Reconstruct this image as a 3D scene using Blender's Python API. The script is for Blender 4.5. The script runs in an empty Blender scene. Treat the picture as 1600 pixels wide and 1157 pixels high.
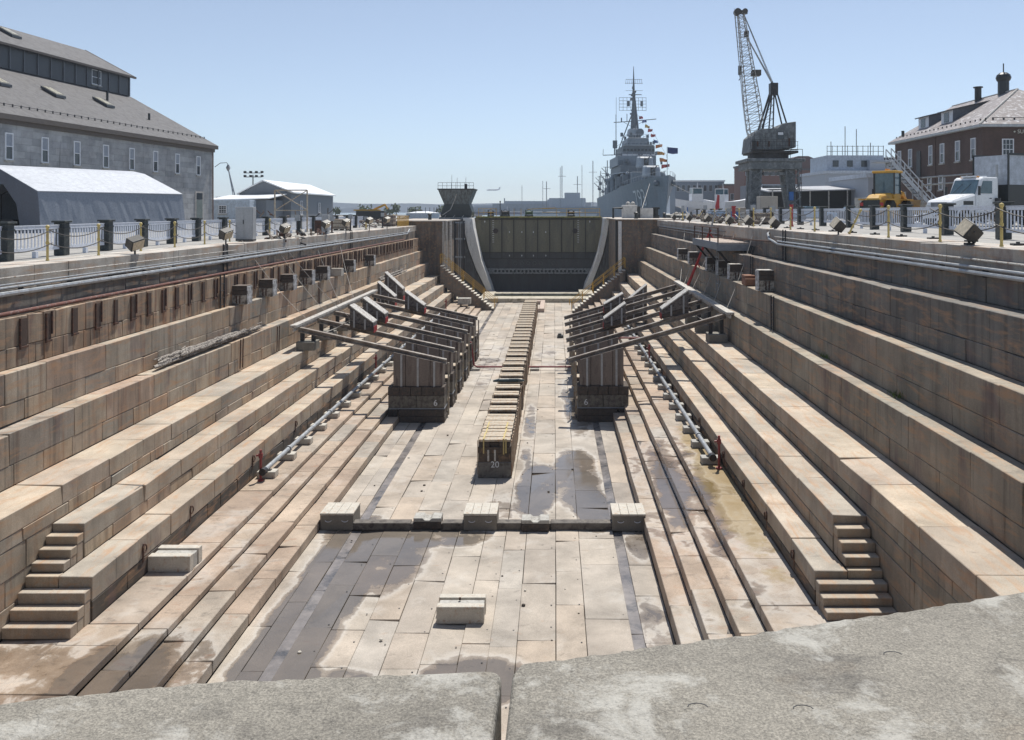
import bpy, bmesh, math, random
from mathutils import Vector, Matrix
random.seed(7)
R=math.radians
sc=bpy.context.scene
COL=sc.collection
# ---------------------------------------------------------------- materials
MATS={}
def nt(name):
    m=bpy.data.materials.new(name);m.use_nodes=True
    t=m.node_tree;b=t.nodes['Principled BSDF'];return m,t,b
def N(t,k,**kw):
    n=t.nodes.new(k)
    for a,v in kw.items():
        if a.startswith('i_'): n.inputs[a[2:].replace('_',' ')].default_value=v
        else: setattr(n,a,v)
    return n
def L(t,a,b): t.links.new(a,b)
def ramp(t,stops,interp='LINEAR'):
    r=t.nodes.new('ShaderNodeValToRGB');e=r.color_ramp.elements;r.color_ramp.interpolation=interp
    while len(e)<len(stops): e.new(.5)
    for i,(p,c) in enumerate(stops):
        e[i].position=p;e[i].color=(c[0],c[1],c[2],1) if not isinstance(c,(int,float)) else (c,c,c,1)
    return r
def mixc(t,fac,a,b,mode='MIX'):
    n=t.nodes.new('ShaderNodeMix');n.data_type='RGBA';n.blend_type=mode
    for s,v in ((n.inputs[0],fac),(n.inputs[6],a),(n.inputs[7],b)):
        if hasattr(v,'is_output'): L(t,v,s)
        elif isinstance(v,(int,float)): s.default_value=v
        else: s.default_value=(v[0],v[1],v[2],1)
    return n.outputs[2]
def math_(t,op,a,b=0.,clamp=False):
    n=t.nodes.new('ShaderNodeMath');n.operation=op;n.use_clamp=clamp
    for s,v in ((n.inputs[0],a),(n.inputs[1],b)):
        if hasattr(v,'is_output'): L(t,v,s)
        else: s.default_value=v
    return n.outputs[0]
def pos(t,scale=(1,1,1),obj=False):
    if obj: src=t.nodes.new('ShaderNodeTexCoord').outputs['Object']
    else: src=t.nodes.new('ShaderNodeNewGeometry').outputs['Position']
    mp=t.nodes.new('ShaderNodeMapping');mp.inputs['Scale'].default_value=scale
    L(t,src,mp.inputs[0]);return mp.outputs[0]
def noise(t,vec,scale,detail=5,rough=.6,dist=0):
    n=t.nodes.new('ShaderNodeTexNoise');n.inputs['Scale'].default_value=scale
    n.inputs['Detail'].default_value=detail;n.inputs['Roughness'].default_value=rough
    n.inputs['Distortion'].default_value=dist
    L(t,vec,n.inputs['Vector']);return n.outputs['Fac']
def bump(t,b,h,strength=.4,dist=.02):
    n=t.nodes.new('ShaderNodeBump');n.inputs['Strength'].default_value=strength
    n.inputs['Distance'].default_value=dist;L(t,h,n.inputs['Height']);L(t,n.outputs[0],b.inputs['Normal'])
def M(name,c,rough=.7,metal=0,var=.25,c2=None,scale=3,bmp=.15,obj=True,c2amt=.6,streak=False,isl=0):
    """general worn surface: base colour, mottling, patches of a second colour (rust, dirt), slight bump"""
    if name in MATS: return MATS[name]
    m,t,b=nt(name)
    v=pos(t,(1,1,.18) if streak else (1,1,1),obj)
    n1=noise(t,v,scale,6,.65);n2=noise(t,pos(t,(1,1,1),obj),scale*9,4,.6)
    lo=[x*(1-var) for x in c];hi=[min(1,x*(1+var)) for x in c]
    r=ramp(t,[(.3,lo),(.7,hi)]);L(t,n1,r.inputs[0]);col=r.outputs[0]
    if c2:
        n3=noise(t,v,scale*1.7,7,.7,.4);lo_=.62-c2amt*.3
        r2=ramp(t,[(lo_,0),(lo_+.14,1)]);L(t,n3,r2.inputs[0]);col=mixc(t,r2.outputs[0],col,c2)
    r3=ramp(t,[(.3,.82),(.7,1.12)]);L(t,n2,r3.inputs[0]);col=mixc(t,1.,col,r3.outputs[0],'MULTIPLY')
    if isl:
        g=t.nodes.new('ShaderNodeNewGeometry');r4=ramp(t,[(0,1-isl),(1,1+isl)]);L(t,g.outputs['Random Per Island'],r4.inputs[0]);col=mixc(t,1.,col,r4.outputs[0],'MULTIPLY')
    L(t,col,b.inputs['Base Color']);b.inputs['Metallic'].default_value=metal
    rr=ramp(t,[(.3,max(0,rough-.12)),(.7,min(1,rough+.12))]);L(t,n1,rr.inputs[0]);L(t,rr.outputs[0],b.inputs['Roughness'])
    if bmp: bump(t,b,n2,bmp,.01)
    MATS[name]=m;return m
def granite(name,tints,rust=.5,dark=.0,streakc=(.16,.10,.065),wet=None,zstain=None,bright=1.,algae=None,lichen=0,clean=0):
    m,t,b=nt(name);g=t.nodes.new('ShaderNodeNewGeometry')
    n=len(tints);rp=ramp(t,[(i/(n-1),c) for i,c in enumerate(tints)]);L(t,g.outputs['Random Per Island'],rp.inputs[0])
    col=rp.outputs[0]
    P=pos(t)
    sp=noise(t,P,45,3,.7);r=ramp(t,[(.3,.78),(.7,1.2)]);L(t,sp,r.inputs[0]);col=mixc(t,1.,col,r.outputs[0],'MULTIPLY')
    big=noise(t,P,.55,8,.66,.3);r=ramp(t,[(.3,.62),(.7,1.22)]);L(t,big,r.inputs[0]);col=mixc(t,1.,col,r.outputs[0],'MULTIPLY')
    # brown-orange iron staining, running down the faces
    st=noise(t,pos(t,(1.2,1.9,.16)),1.3,7,.66,.3);r=ramp(t,[(.66-rust*.22,0),(.80-rust*.1,1)]);L(t,st,r.inputs[0])
    col=mixc(t,math_(t,'MULTIPLY',r.outputs[0],.75),col,streakc)
    bk=noise(t,pos(t,(1.7,2.6,.10)),1.0,7,.7,.5);r=ramp(t,[(.60-dark*.25,0),(.76-dark*.2,1)]);L(t,bk,r.inputs[0])
    col=mixc(t,math_(t,'MULTIPLY',r.outputs[0],.6),col,(.05,.045,.042))
    lc=noise(t,pos(t,(1,1.4,.4)),2.2,8,.72);r=ramp(t,[(.64,0),(.74,1)]);L(t,lc,r.inputs[0])
    col=mixc(t,math_(t,'MULTIPLY',r.outputs[0],.35),col,(.42,.41,.38))
    if lichen:
        vo=t.nodes.new('ShaderNodeTexVoronoi');vo.feature='DISTANCE_TO_EDGE';vo.inputs['Scale'].default_value=1.1;wv=t.nodes.new('ShaderNodeVectorMath');wv.operation='ADD'
        nn_=t.nodes.new('ShaderNodeTexNoise');nn_.inputs['Scale'].default_value=4;L(t,P,nn_.inputs['Vector']);L(t,P,wv.inputs[0]);L(t,nn_.outputs['Color'],wv.inputs[1]);L(t,wv.outputs[0],vo.inputs['Vector'])
        r=ramp(t,[(.0,1),(.006,0)]);L(t,vo.outputs['Distance'],r.inputs[0]);col=mixc(t,math_(t,'MULTIPLY',r.outputs[0],.45),col,(.07,.065,.055))
        n_=noise(t,P,110,2,.8);r=ramp(t,[(.35,.65),(.65,1.35)]);L(t,n_,r.inputs[0]);col=mixc(t,1.,col,r.outputs[0],'MULTIPLY')
        n_=noise(t,P,3.2,8,.72,.4);r=ramp(t,[(.52,0),(.62,1)]);L(t,n_,r.inputs[0]);col=mixc(t,math_(t,'MULTIPLY',r.outputs[0],.6),col,(.48,.47,.43))
        n_=noise(t,pos(t,(1.3,.8,1)),1.7,7,.7,.6);r=ramp(t,[(.56,0),(.68,1)]);L(t,n_,r.inputs[0]);col=mixc(t,math_(t,'MULTIPLY',r.outputs[0],.6),col,(.10,.085,.065))
        n_=noise(t,P,60,3,.8);r=ramp(t,[(.60,0),(.68,1)]);L(t,n_,r.inputs[0]);col=mixc(t,math_(t,'MULTIPLY',r.outputs[0],.5),col,(.05,.05,.05))
    if wet is None and not lichen and not clean:
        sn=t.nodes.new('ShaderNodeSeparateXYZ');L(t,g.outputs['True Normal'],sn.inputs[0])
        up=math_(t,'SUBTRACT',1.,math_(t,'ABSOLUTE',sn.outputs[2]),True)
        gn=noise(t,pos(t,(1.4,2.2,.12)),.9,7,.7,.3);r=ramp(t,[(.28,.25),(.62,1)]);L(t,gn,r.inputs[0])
        col=mixc(t,math_(t,'MULTIPLY',math_(t,'MULTIPLY',up,r.outputs[0]),.5),col,mixc(t,1.,col,(.50,.46,.42),'MULTIPLY'))  # streaky grime on upright faces only, also deepening their shade by colour
        hn=noise(t,pos(t,(3,.5,3)),1.6,6,.65,.5);r=ramp(t,[(.50,0),(.68,1)]);L(t,hn,r.inputs[0])
        col=mixc(t,math_(t,'MULTIPLY',r.outputs[0],.60),col,(.44,.25,.13))
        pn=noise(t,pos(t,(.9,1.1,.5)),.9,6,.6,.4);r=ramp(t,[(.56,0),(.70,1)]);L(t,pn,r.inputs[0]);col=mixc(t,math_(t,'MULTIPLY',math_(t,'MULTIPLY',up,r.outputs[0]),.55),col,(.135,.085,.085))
    rough=.8
    if zstain:   # tide-blackened stone between two levels
        sx=t.nodes.new('ShaderNodeSeparateXYZ');L(t,P,sx.inputs[0])
        zz=math_(t,'ADD',sx.outputs[2],math_(t,'MULTIPLY',noise(t,pos(t,(1,1.5,.3)),1.2,6,.7),.5))
        r=ramp(t,[(0,0),(.12,1),(.8,1),(1,0)]);L(t,math_(t,'DIVIDE',math_(t,'SUBTRACT',zz,zstain[0]+.25),zstain[1]-zstain[0]),r.inputs[0])
        col=mixc(t,math_(t,'MULTIPLY',r.outputs[0],.88),col,(.022,.021,.021))
    rs=None
    if wet is not None:
        sx=t.nodes.new('ShaderNodeSeparateXYZ');L(t,P,sx.inputs[0])
        acc=math_(t,'MULTIPLY',math_(t,'ADD',math_(t,'MULTIPLY',noise(t,P,.5,7,.6,.6),.65),math_(t,'MULTIPLY',noise(t,pos(t,(1,.7,1)),1.7,6,.65,.8),.35)),wet[0])
        for (cx_,cy_,rx,ry,a) in wet[1]:
            dx=math_(t,'DIVIDE',math_(t,'SUBTRACT',sx.outputs[0],cx_),rx);dy=math_(t,'DIVIDE',math_(t,'SUBTRACT',sx.outputs[1],cy_),ry)
            d=math_(t,'ADD',math_(t,'MULTIPLY',dx,dx),math_(t,'MULTIPLY',dy,dy))
            k=math_(t,'MULTIPLY',math_(t,'MULTIPLY',math_(t,'SUBTRACT',1.6,d,True),.625),a*1.15);acc=math_(t,'ADD',acc,k)
        r=ramp(t,[(.50,0),(.55,.6),(.64,1)]);L(t,acc,r.inputs[0]);w=r.outputs[0];r=ramp(t,[(.61,0),(.64,1)]);L(t,acc,r.inputs[0]);pud=r.outputs[0]
        col=mixc(t,w,col,mixc(t,1.,col,(.54,.50,.46),'MULTIPLY'));col=mixc(t,math_(t,'MULTIPLY',pud,.45),col,(.11,.105,.10))
        # dried lime / silt rim
        r=ramp(t,[(.44,0),(.53,1),(.56,0)]);L(t,acc,r.inputs[0]);col=mixc(t,math_(t,'MULTIPLY',r.outputs[0],.35),col,(.62,.60,.56))
        if algae:
            an=noise(t,P,1.1,6,.7);ax,ay,arx,ary=algae
            dx=math_(t,'DIVIDE',math_(t,'SUBTRACT',sx.outputs[0],ax),arx);dy=math_(t,'DIVIDE',math_(t,'SUBTRACT',sx.outputs[1],ay),ary)
            d=math_(t,'ADD',math_(t,'MULTIPLY',dx,dx),math_(t,'MULTIPLY',dy,dy))
            aa=math_(t,'ADD',an,math_(t,'SUBTRACT',.45,math_(t,'MULTIPLY',d,.5)));r=ramp(t,[(.62,0),(.8,1)]);L(t,aa,r.inputs[0])
            col=mixc(t,math_(t,'MULTIPLY',r.outputs[0],.6),col,(.23,.16,.04))
        rr=ramp(t,[(0,.85),(.6,.45),(1,.24)]);L(t,w,rr.inputs[0]);L(t,math_(t,'MULTIPLY',rr.outputs[0],math_(t,'SUBTRACT',1.,math_(t,'MULTIPLY',pud,.8))),b.inputs['Roughness'])
    else: b.inputs['Roughness'].default_value=rough
    if bright!=1: col=mixc(t,1.,col,(bright,)*3,'MULTIPLY')
    L(t,col,b.inputs['Base Color'])
    h=math_(t,'ADD',math_(t,'MULTIPLY',sp,.4),noise(t,P,7,5,.65))
    bump(t,b,h,.9 if lichen else (.25 if wet is None else .08),.02)
    MATS[name]=m;return m
tan=[(.33,.26,.19),(.42,.35,.26),(.25,.235,.205),(.40,.29,.20),(.30,.275,.235),(.35,.24,.19),(.23,.22,.20),(.43,.36,.27),(.29,.215,.19),(.36,.32,.26)]
pale=[(.42,.355,.285),(.51,.44,.355),(.37,.335,.285),(.53,.445,.34),(.46,.37,.29),(.42,.39,.335),(.50,.405,.31)]
fl=[(.38,.335,.285),(.45,.40,.34),(.36,.315,.27),(.47,.42,.355),(.43,.365,.30),(.41,.375,.33),(.45,.375,.30)]
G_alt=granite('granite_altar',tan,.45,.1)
G_altR=granite('granite_altar_shade_side',[(.31,.27,.215),(.37,.33,.26),(.26,.24,.195),(.34,.29,.225),(.29,.27,.225),(.40,.35,.275),(.32,.26,.205)],.3,.32)  # darker copy for the right wall, its shade put into the tints
G_altW=granite('granite_altar_sun_side',[(.46,.37,.27),(.54,.45,.34),(.35,.33,.285),(.52,.40,.28),(.42,.375,.31),(.47,.345,.25),(.32,.315,.285),(.55,.45,.33),(.40,.29,.235)],.55,.38,streakc=(.27,.13,.065))  # lighter, warmer copy for the left wall, grazing sun put into the tints
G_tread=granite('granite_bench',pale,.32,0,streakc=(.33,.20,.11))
G_low=granite('granite_low_steps',[(.42,.33,.25),(.47,.38,.295),(.37,.285,.22),(.43,.35,.27),(.35,.315,.27),(.44,.325,.24)],.4,.2,streakc=(.32,.17,.10),
   wet=(.80,[(3.4,31,.9,6,.2),(4.4,30,.8,6,.22),(5.3,22,.9,7,.16),(-8.5,17,1.4,3.5,.25),(-11,17,2,2.2,.22),(-9.6,25,.8,3,.15),(-9.2,18.5,.8,2,.16),(3.3,19,.6,3,.12)]),algae=(5.5,29,.9,10))
G_floor=granite('granite_floor',fl,.15,0,streakc=(.36,.24,.16),
   wet=(.80,[(-6.3,22.5,1.0,5,.42),(-5.5,26,1.6,2.6,.42),(-3.6,27.6,1.4,.8,.34),(-6.5,19,.9,2.5,.35),(-1.6,19.2,1.3,1.0,.40),(-4.9,19.0,1.2,.7,.30),(-.7,32.5,.7,3.4,.40),(.9,34,.9,4,.38),(1.5,30,.7,1.8,.36),(-1.2,41,.3,6,.22),(2.6,20.5,.5,2.6,.25),(2.6,27.2,.4,1.6,.3),(1.2,44,.7,4,.22),(1.0,50,.6,6,.2),(-4.6,60,1.2,9,.16),(-6.5,28.5,1.1,1.2,.28),(-2,30,.6,2,.22),(0,62,1.4,6,.12)]))
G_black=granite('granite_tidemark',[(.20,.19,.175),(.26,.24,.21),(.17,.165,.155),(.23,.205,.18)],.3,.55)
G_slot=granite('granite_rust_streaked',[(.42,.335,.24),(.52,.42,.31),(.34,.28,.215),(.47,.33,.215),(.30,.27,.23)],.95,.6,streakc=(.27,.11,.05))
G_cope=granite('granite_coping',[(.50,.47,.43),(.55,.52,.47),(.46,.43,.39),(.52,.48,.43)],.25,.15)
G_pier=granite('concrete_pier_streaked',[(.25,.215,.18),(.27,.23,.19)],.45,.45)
G_fore=granite('granite_lichen_coping',[(.21,.195,.165),(.24,.22,.185)],.25,.25,streakc=(.16,.12,.08),lichen=1)
G_wall=granite('granite_building',[(.31,.32,.34),(.38,.39,.40),(.27,.285,.30),(.34,.345,.355)],-.3,.05,clean=1)
white=M('white_paint',(.72,.74,.78),.5,var=.06,c2=(.45,.43,.40),c2amt=.15)
picket_m=M('picket_paint',(.62,.66,.74),.55,var=.08,c2=(.35,.35,.35),c2amt=.2)
black=M('black_paint',(.022,.027,.028),.45,var=.3)
dkgreen=M('dark_green_post',(.025,.032,.034),.5,var=.3,c2=(.09,.1,.09),c2amt=.3)
yellow=M('yellow_paint',(.60,.47,.17),.5,var=.15,c2=(.25,.16,.08),c2amt=.35)
yrail=M('yellow_rail_paint',(.62,.38,.06),.5,var=.15,c2=(.3,.15,.05),c2amt=.3)
rust=M('rusty_iron',(.11,.05,.03),.85,var=.4,c2=(.05,.03,.025),scale=6)
rustpipe=M('rust_red_pipe',(.16,.065,.05),.75,var=.3,c2=(.28,.22,.2),c2amt=.3,scale=5)
galv=M('galvanised_pipe',(.34,.36,.38),.5,.3,var=.2,c2=(.25,.22,.2),c2amt=.25,scale=4)
steelw=M('white_worn_steel',(.50,.49,.46),.6,.1,var=.15,c2=(.22,.15,.11),c2amt=.4,scale=4)
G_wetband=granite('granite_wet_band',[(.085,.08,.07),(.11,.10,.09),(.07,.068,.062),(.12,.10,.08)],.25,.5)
steeld=M('dark_steel',(.035,.038,.042),.5,.3,var=.4,c2=(.10,.05,.035),c2amt=.3,scale=4)
chainm=M('dark_chain',(.06,.055,.05),.6,.3,var=.2)
timberd=M('black_timber',(.055,.046,.040),.85,var=.45,c2=(.10,.07,.05),c2amt=.4,scale=5,isl=.35)
timber=M('weathered_timber',(.17,.14,.12),.9,var=.3,c2=(.08,.06,.05),c2amt=.4,scale=1.6,isl=.3,streak=True)
timberl=M('pale_cap_timber',(.48,.43,.35),.85,var=.2,c2=(.38,.24,.13),c2amt=.45,scale=5)
driftwood=M('grey_driftwood',(.40,.37,.33),.95,var=.5,c2=(.07,.055,.05),c2amt=.6,scale=7,bmp=.8)
conc=M('grey_concrete',(.42,.41,.38),.85,var=.18,c2=(.26,.24,.21),c2amt=.4,scale=3)
concd=M('damp_concrete',(.15,.135,.12),.8,var=.3,c2=(.07,.06,.055),c2amt=.5,scale=3)
concl=M('light_concrete',(.52,.49,.43),.8,var=.14,c2=(.40,.27,.18),c2amt=.25,scale=4)
concw=M('pale_dressed_stone',(.80,.79,.76),.75,var=.12,c2=(.40,.39,.37),c2amt=.2,scale=1.2,streak=True)
red=M('red_paint',(.42,.03,.035),.5,var=.2,c2=(.2,.04,.03),c2amt=.3)
redhose=M('red_pipe_paint',(.26,.045,.045),.55,var=.2)
orange=M('orange_tape',(.8,.35,.06),.5,var=.1)
ystrap=M('yellow_webbing',(.50,.40,.17),.7,var=.15)
blue=M('blue_paint',(.03,.14,.4),.5,var=.1)
blueg=M('faded_blue_paint',(.30,.42,.58),.5,var=.1)
navy=M('haze_grey_hull',(.22,.26,.30),.55,var=.10,c2=(.20,.225,.25),c2amt=.3,scale=.25,streak=True)
navyl=M('light_haze_grey',(.36,.40,.44),.5,var=.1,scale=.8)
navyd=M('dark_haze_grey',(.15,.175,.20),.6,var=.2,scale=1)
deckm=M('ship_deck_grey',(.08,.09,.10),.8,var=.15)
cream=M('stem_sunlit_cream',(.62,.60,.54),.6,var=.1)  # sunlit side of the stem put into a colour, not assigned
numw=M('hull_number_paint',(.72,.74,.76),.6,var=.04)
glass=M('window_glass',(.04,.05,.06),.08,var=.2,bmp=0)
glassb=M('vehicle_glass',(.10,.16,.20),.06,var=.2,bmp=0)
slate=M('slate_roof',(.088,.087,.094),.7,var=.25,c2=(.055,.054,.058),scale=1.2,bmp=.3)
slater=M('slate_roof_patched',(.19,.165,.165),.6,var=.2,c2=(.55,.55,.57),c2amt=.35,scale=1.4)
leadc=M('dark_cladding',(.05,.058,.068),.5,var=.25)
trim=M('brown_cornice',(.10,.085,.075),.7,var=.2)
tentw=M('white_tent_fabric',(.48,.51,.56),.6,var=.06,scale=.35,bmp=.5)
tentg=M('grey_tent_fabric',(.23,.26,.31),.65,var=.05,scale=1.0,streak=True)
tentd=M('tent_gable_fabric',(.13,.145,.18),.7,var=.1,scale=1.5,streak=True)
greyshed=M('blue_grey_siding',(.17,.19,.215),.6,var=.08,streak=True)
whiteroof=M('white_metal_roof',(.80,.82,.84),.45,var=.04)
offwhite=M('off_white_wall',(.38,.41,.46),.7,var=.08)
verdigris=M('weathered_crane_paint',(.12,.135,.145),.8,var=.3,c2=(.22,.235,.24),c2amt=.55,scale=1.1)
cranel=M('crane_boom_paint',(.38,.39,.39),.7,var=.2,c2=(.16,.11,.09),c2amt=.45,scale=2)
gateu=M('gate_olive_plate',(.19,.175,.12),.55,var=.25,c2=(.14,.13,.10),c2amt=.35,scale=.7,streak=True)
gatel=M('gate_black_plate',(.075,.078,.08),.5,var=.3,c2=(.075,.07,.07),c2amt=.3,scale=1.2,streak=True)
gateg=M('gate_grey_band',(.30,.31,.31),.6,var=.25,c2=(.06,.055,.05),c2amt=.4)
loader=M('loader_yellow',(.58,.33,.05),.6,var=.12,c2=(.35,.2,.06),c2amt=.2)
truckw=M('truck_white',(.80,.82,.84),.3,var=.03)
tyre=M('rubber',(.02,.02,.02),.9,var=.2)
brown=M('brick_far',(.16,.085,.07),.85,var=.2)
farblue=M('distant_shore',(.22,.28,.33),.95,var=.15,scale=.01,bmp=0)  # haze blue put into the colour of the far land
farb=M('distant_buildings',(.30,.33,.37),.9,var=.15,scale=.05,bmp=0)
leaf=M('leaves_green',(.07,.10,.03),.8,var=.4,isl=.4)
beige=M('beige_steel_box',(.40,.36,.31),.6,var=.1)
moss=M('moss_green',(.10,.15,.03),.9,var=.3,isl=.3)
chrome=M('lamp_housing',(.035,.034,.032),.5,0,var=.3,c2=(.10,.09,.075),c2amt=.25,scale=4,bmp=0)
lampglass=M('floodlight_glass',(.55,.48,.36),.2,var=.25,scale=12)
asphalt=M('yard_pavement',(.34,.33,.31),.85,var=.15,c2=(.24,.23,.22),c2amt=.4,scale=.3,obj=False)
def brickmat(name,c,m2):
    m,t,b=nt(name);tc=t.nodes.new('ShaderNodeTexCoord')
    # box-projected brick: u = x+y, v = z
    s=t.nodes.new('ShaderNodeSeparateXYZ');L(t,tc.outputs['Object'],s.inputs[0]);cb=t.nodes.new('ShaderNodeCombineXYZ')
    L(t,math_(t,'ADD',s.outputs[0],s.outputs[1]),cb.inputs[0]);L(t,s.outputs[2],cb.inputs[1])
    br=t.nodes.new('ShaderNodeTexBrick');L(t,cb.outputs[0],br.inputs[0])
    br.inputs['Scale'].default_value=1;br.inputs['Brick Width'].default_value=.22;br.inputs['Row Height'].default_value=.075;br.inputs['Mortar Size'].default_value=.008
    br.inputs['Color1'].default_value=(*c,1);br.inputs['Color2'].default_value=(c[0]*.7,c[1]*.7,c[2]*.7,1);br.inputs['Mortar'].default_value=(*m2,1)
    n=noise(t,tc.outputs['Object'],.6,5,.6);r=ramp(t,[(.3,.75),(.7,1.2)]);L(t,n,r.inputs[0])
    L(t,mixc(t,1.,br.outputs[0],r.outputs[0],'MULTIPLY'),b.inputs['Base Color']);b.inputs['Roughness'].default_value=.85
    MATS[name]=m;return m
brick=brickmat('red_brick',(.095,.052,.042),(.12,.10,.09))
def watermat():
    m,t,b=nt('harbour_water');b.inputs['Base Color'].default_value=(.045,.075,.085,1);b.inputs['Roughness'].default_value=.12
    b.inputs['Specular IOR Level'].default_value=.6
    h=noise(t,pos(t,(1,.5,1)),.8,6,.6);bump(t,b,h,.5,.3);return m
water=watermat()
# ---------------------------------------------------------------- mesh building
SPLIT=set('gun_mount_and_davit deck_gear hood_vent cabin_frame capstan_gear pale_sack dark_part rusty_part pale_bag wood_piece yellow_part window_row brush portal_leg upper_window side_strap webbing hanging_webbing side_packer bench_post locker bridge_window gun_tub boom_leg cab_pillar lift_arm mudguard tie_board head_sheave brick_pilaster roof_vent aerial dome hanging_hose bracket access_leg travel_wheel base_timber black_timber_tier upper_timber concrete_tier portal_railing white_stencil front_frame cross_beam shed_post mast_stay gun_mount mullion saddle_plate crossbar upright stand after_davit floodlamp deck_stanchion cab_roof blind_slat pane_bar'.split())
class MB:
    def __init__(s,off=(0,0,0)): s.v=[];s.f=[];s.o=Vector(off);s.ch=[]
    def add(s,vs,fs):
        k=len(s.v);s.ch.append((k,len(s.f)));s.v+=[tuple(Vector(v)-s.o) for v in vs];s.f+=[[i+k for i in f] for f in fs];return s
    def box(s,x0,x1,y0,y1,z0,z1):
        return s.add([(x0,y0,z0),(x1,y0,z0),(x1,y1,z0),(x0,y1,z0),(x0,y0,z1),(x1,y0,z1),(x1,y1,z1),(x0,y1,z1)],
          [(0,3,2,1),(4,5,6,7),(0,1,5,4),(1,2,6,5),(2,3,7,6),(3,0,4,7)])
    def obox(s,c,ax,ay,az):
        c,ax,ay,az=map(Vector,(c,ax,ay,az));vs=[c+a*ax+b*ay+d*az for d in(-1,1) for a,b in((-1,-1),(1,-1),(1,1),(-1,1))]
        return s.add(vs,[(0,3,2,1),(4,5,6,7),(0,1,5,4),(1,2,6,5),(2,3,7,6),(3,0,4,7)])
    def bar(s,p,q,w,h=None,up=(0,0,1)):
        p,q=Vector(p),Vector(q);h=h or w;d=(q-p);u=Vector(up)
        if d.length<1e-6: return s
        dn=d.normalized()
        if abs(dn.dot(u))>.98:u=Vector((1,0,0)) if abs(dn.x)<.9 else Vector((0,1,0))
        sx=dn.cross(u).normalized();uz=sx.cross(dn).normalized()
        return s.obox((p+q)/2,sx*w/2,d/2,uz*h/2)
    def tube(s,pts,r,n=8,cap=True):
        pts=[Vector(p) for p in pts];rs=r if isinstance(r,(list,tuple)) else [r]*len(pts);vs=[];fs=[];ref=None
        for i,p in enumerate(pts):
            d=(pts[min(i+1,len(pts)-1)]-pts[max(i-1,0)]).normalized()
            if ref is None: ref=Vector((0,0,1)) if abs(d.z)<.9 else Vector((1,0,0))
            a=d.cross(ref).normalized();b=a.cross(d).normalized();ref=b
            for k in range(n):
                t=2*math.pi*k/n;vs.append(p+(a*math.cos(t)+b*math.sin(t))*rs[i])
        for i in range(len(pts)-1):
            for k in range(n):
                j=(k+1)%n;fs.append((i*n+k,i*n+j,(i+1)*n+j,(i+1)*n+k))
        if cap: fs.append(tuple(range(n))[::-1]);fs.append(tuple((len(pts)-1)*n+k for k in range(n)))
        return s.add(vs,fs)
    def cyl(s,c,r,h,n=12,r2=None):
        c=Vector(c);return s.tube([c,c+Vector((0,0,h))],[r,r if r2 is None else r2],n)
    def ball(s,c,r,n=10,m=6,sz=1):
        c=Vector(c);return s.tube([c+Vector((0,0,-r*sz*math.cos(math.pi*i/m))) for i in range(m+1)],[max(.001,r*math.sin(math.pi*i/m)) for i in range(m+1)],n)
    def prism(s,poly,axis,a,b):
        """poly: 2-D points; axis 'x','y','z' extrusion from a to b"""
        def P(p,t): return {'x':(t,p[0],p[1]),'y':(p[0],t,p[1]),'z':(p[0],p[1],t)}[axis]
        n=len(poly);vs=[P(p,a) for p in poly]+[P(p,b) for p in poly]
        return s.add(vs,[tuple(range(n))[::-1],tuple(range(n,2*n))]+[(i,(i+1)%n,n+(i+1)%n,n+i) for i in range(n)])
    def poly(s,pts): return s.add(pts,[tuple(range(len(pts)))])
    def slab(s,pts,t):
        """planar polygon given thickness t along its normal"""
        p=[Vector(q) for q in pts];nn=(p[1]-p[0]).cross(p[2]-p[0]).normalized()*t;n=len(p)
        return s.add(p+[q-nn for q in p],[tuple(range(n)),tuple(range(n,2*n))[::-1]]+[(i,n+i,n+(i+1)%n,(i+1)%n) for i in range(n)])
    def build(s,name,mat,parent=None,bevel=0,smooth=False,label=None,cat=None,group=None,kind=None):
        if name in SPLIT and len(s.ch)>1 and parent is not None:
            cs=s.ch+[(len(s.v),len(s.f))];r=None
            for (a,b),(c,d) in zip(cs[:-1],cs[1:]):
                m=MB();m.v=s.v[a:c];m.f=[[i-a for i in f] for f in s.f[b:d]];m.ch=[(0,0)]
                q=m.build(name,mat,parent,bevel,smooth,label);r=r or q
            return r
        me=bpy.data.meshes.new(name);me.from_pydata(s.v,[],s.f);me.validate()
        bm=bmesh.new();bm.from_mesh(me);bmesh.ops.recalc_face_normals(bm,faces=bm.faces);bm.to_mesh(me);bm.free()
        me.materials.append(mat)
        if smooth:
            for p in me.polygons:p.use_smooth=True
        o=bpy.data.objects.new(name,me);COL.objects.link(o)
        if parent:o.parent=parent
        if bevel:
            bv=o.modifiers.new('bevel','BEVEL');bv.width=bevel;bv.segments=1;bv.limit_method='ANGLE'
        if kind:o['kind']=kind
        if label:o['label']=label
        if cat:o['category']=cat
        if group:o['group']=group
        return o
def thing(name,label,cat,loc=(0,0,0),rz=0,group=None):
    o=bpy.data.objects.new(name,None);COL.objects.link(o);o.empty_display_size=.3
    o.location=loc;o.rotation_euler=(0,0,rz);o['label']=label;o['category']=cat
    if group:o['group']=group
    return o
def dup(root,loc,label,rz=None,group=None):
    r=root.copy();COL.objects.link(r);r.location=loc;r['label']=label
    if rz is not None:r.rotation_euler=(0,0,rz)
    if group:r['group']=group
    for ch in root.children:
        c=ch.copy();COL.objects.link(c);c.parent=r
        for g in ch.children:
            d=g.copy();COL.objects.link(d);d.parent=c
    return r
ORD=['first','second','third','fourth','fifth','sixth','seventh','eighth','ninth','tenth','eleventh','twelfth','thirteenth','fourteenth','fifteenth','sixteenth','seventeenth','eighteenth','nineteenth','twentieth']+['twenty-'+x for x in ('first','second','third','fourth','fifth','sixth','seventh','eighth','ninth')]+['thirtieth','thirty-first','thirty-second','thirty-third','thirty-fourth','thirty-fifth','thirty-sixth']
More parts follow.
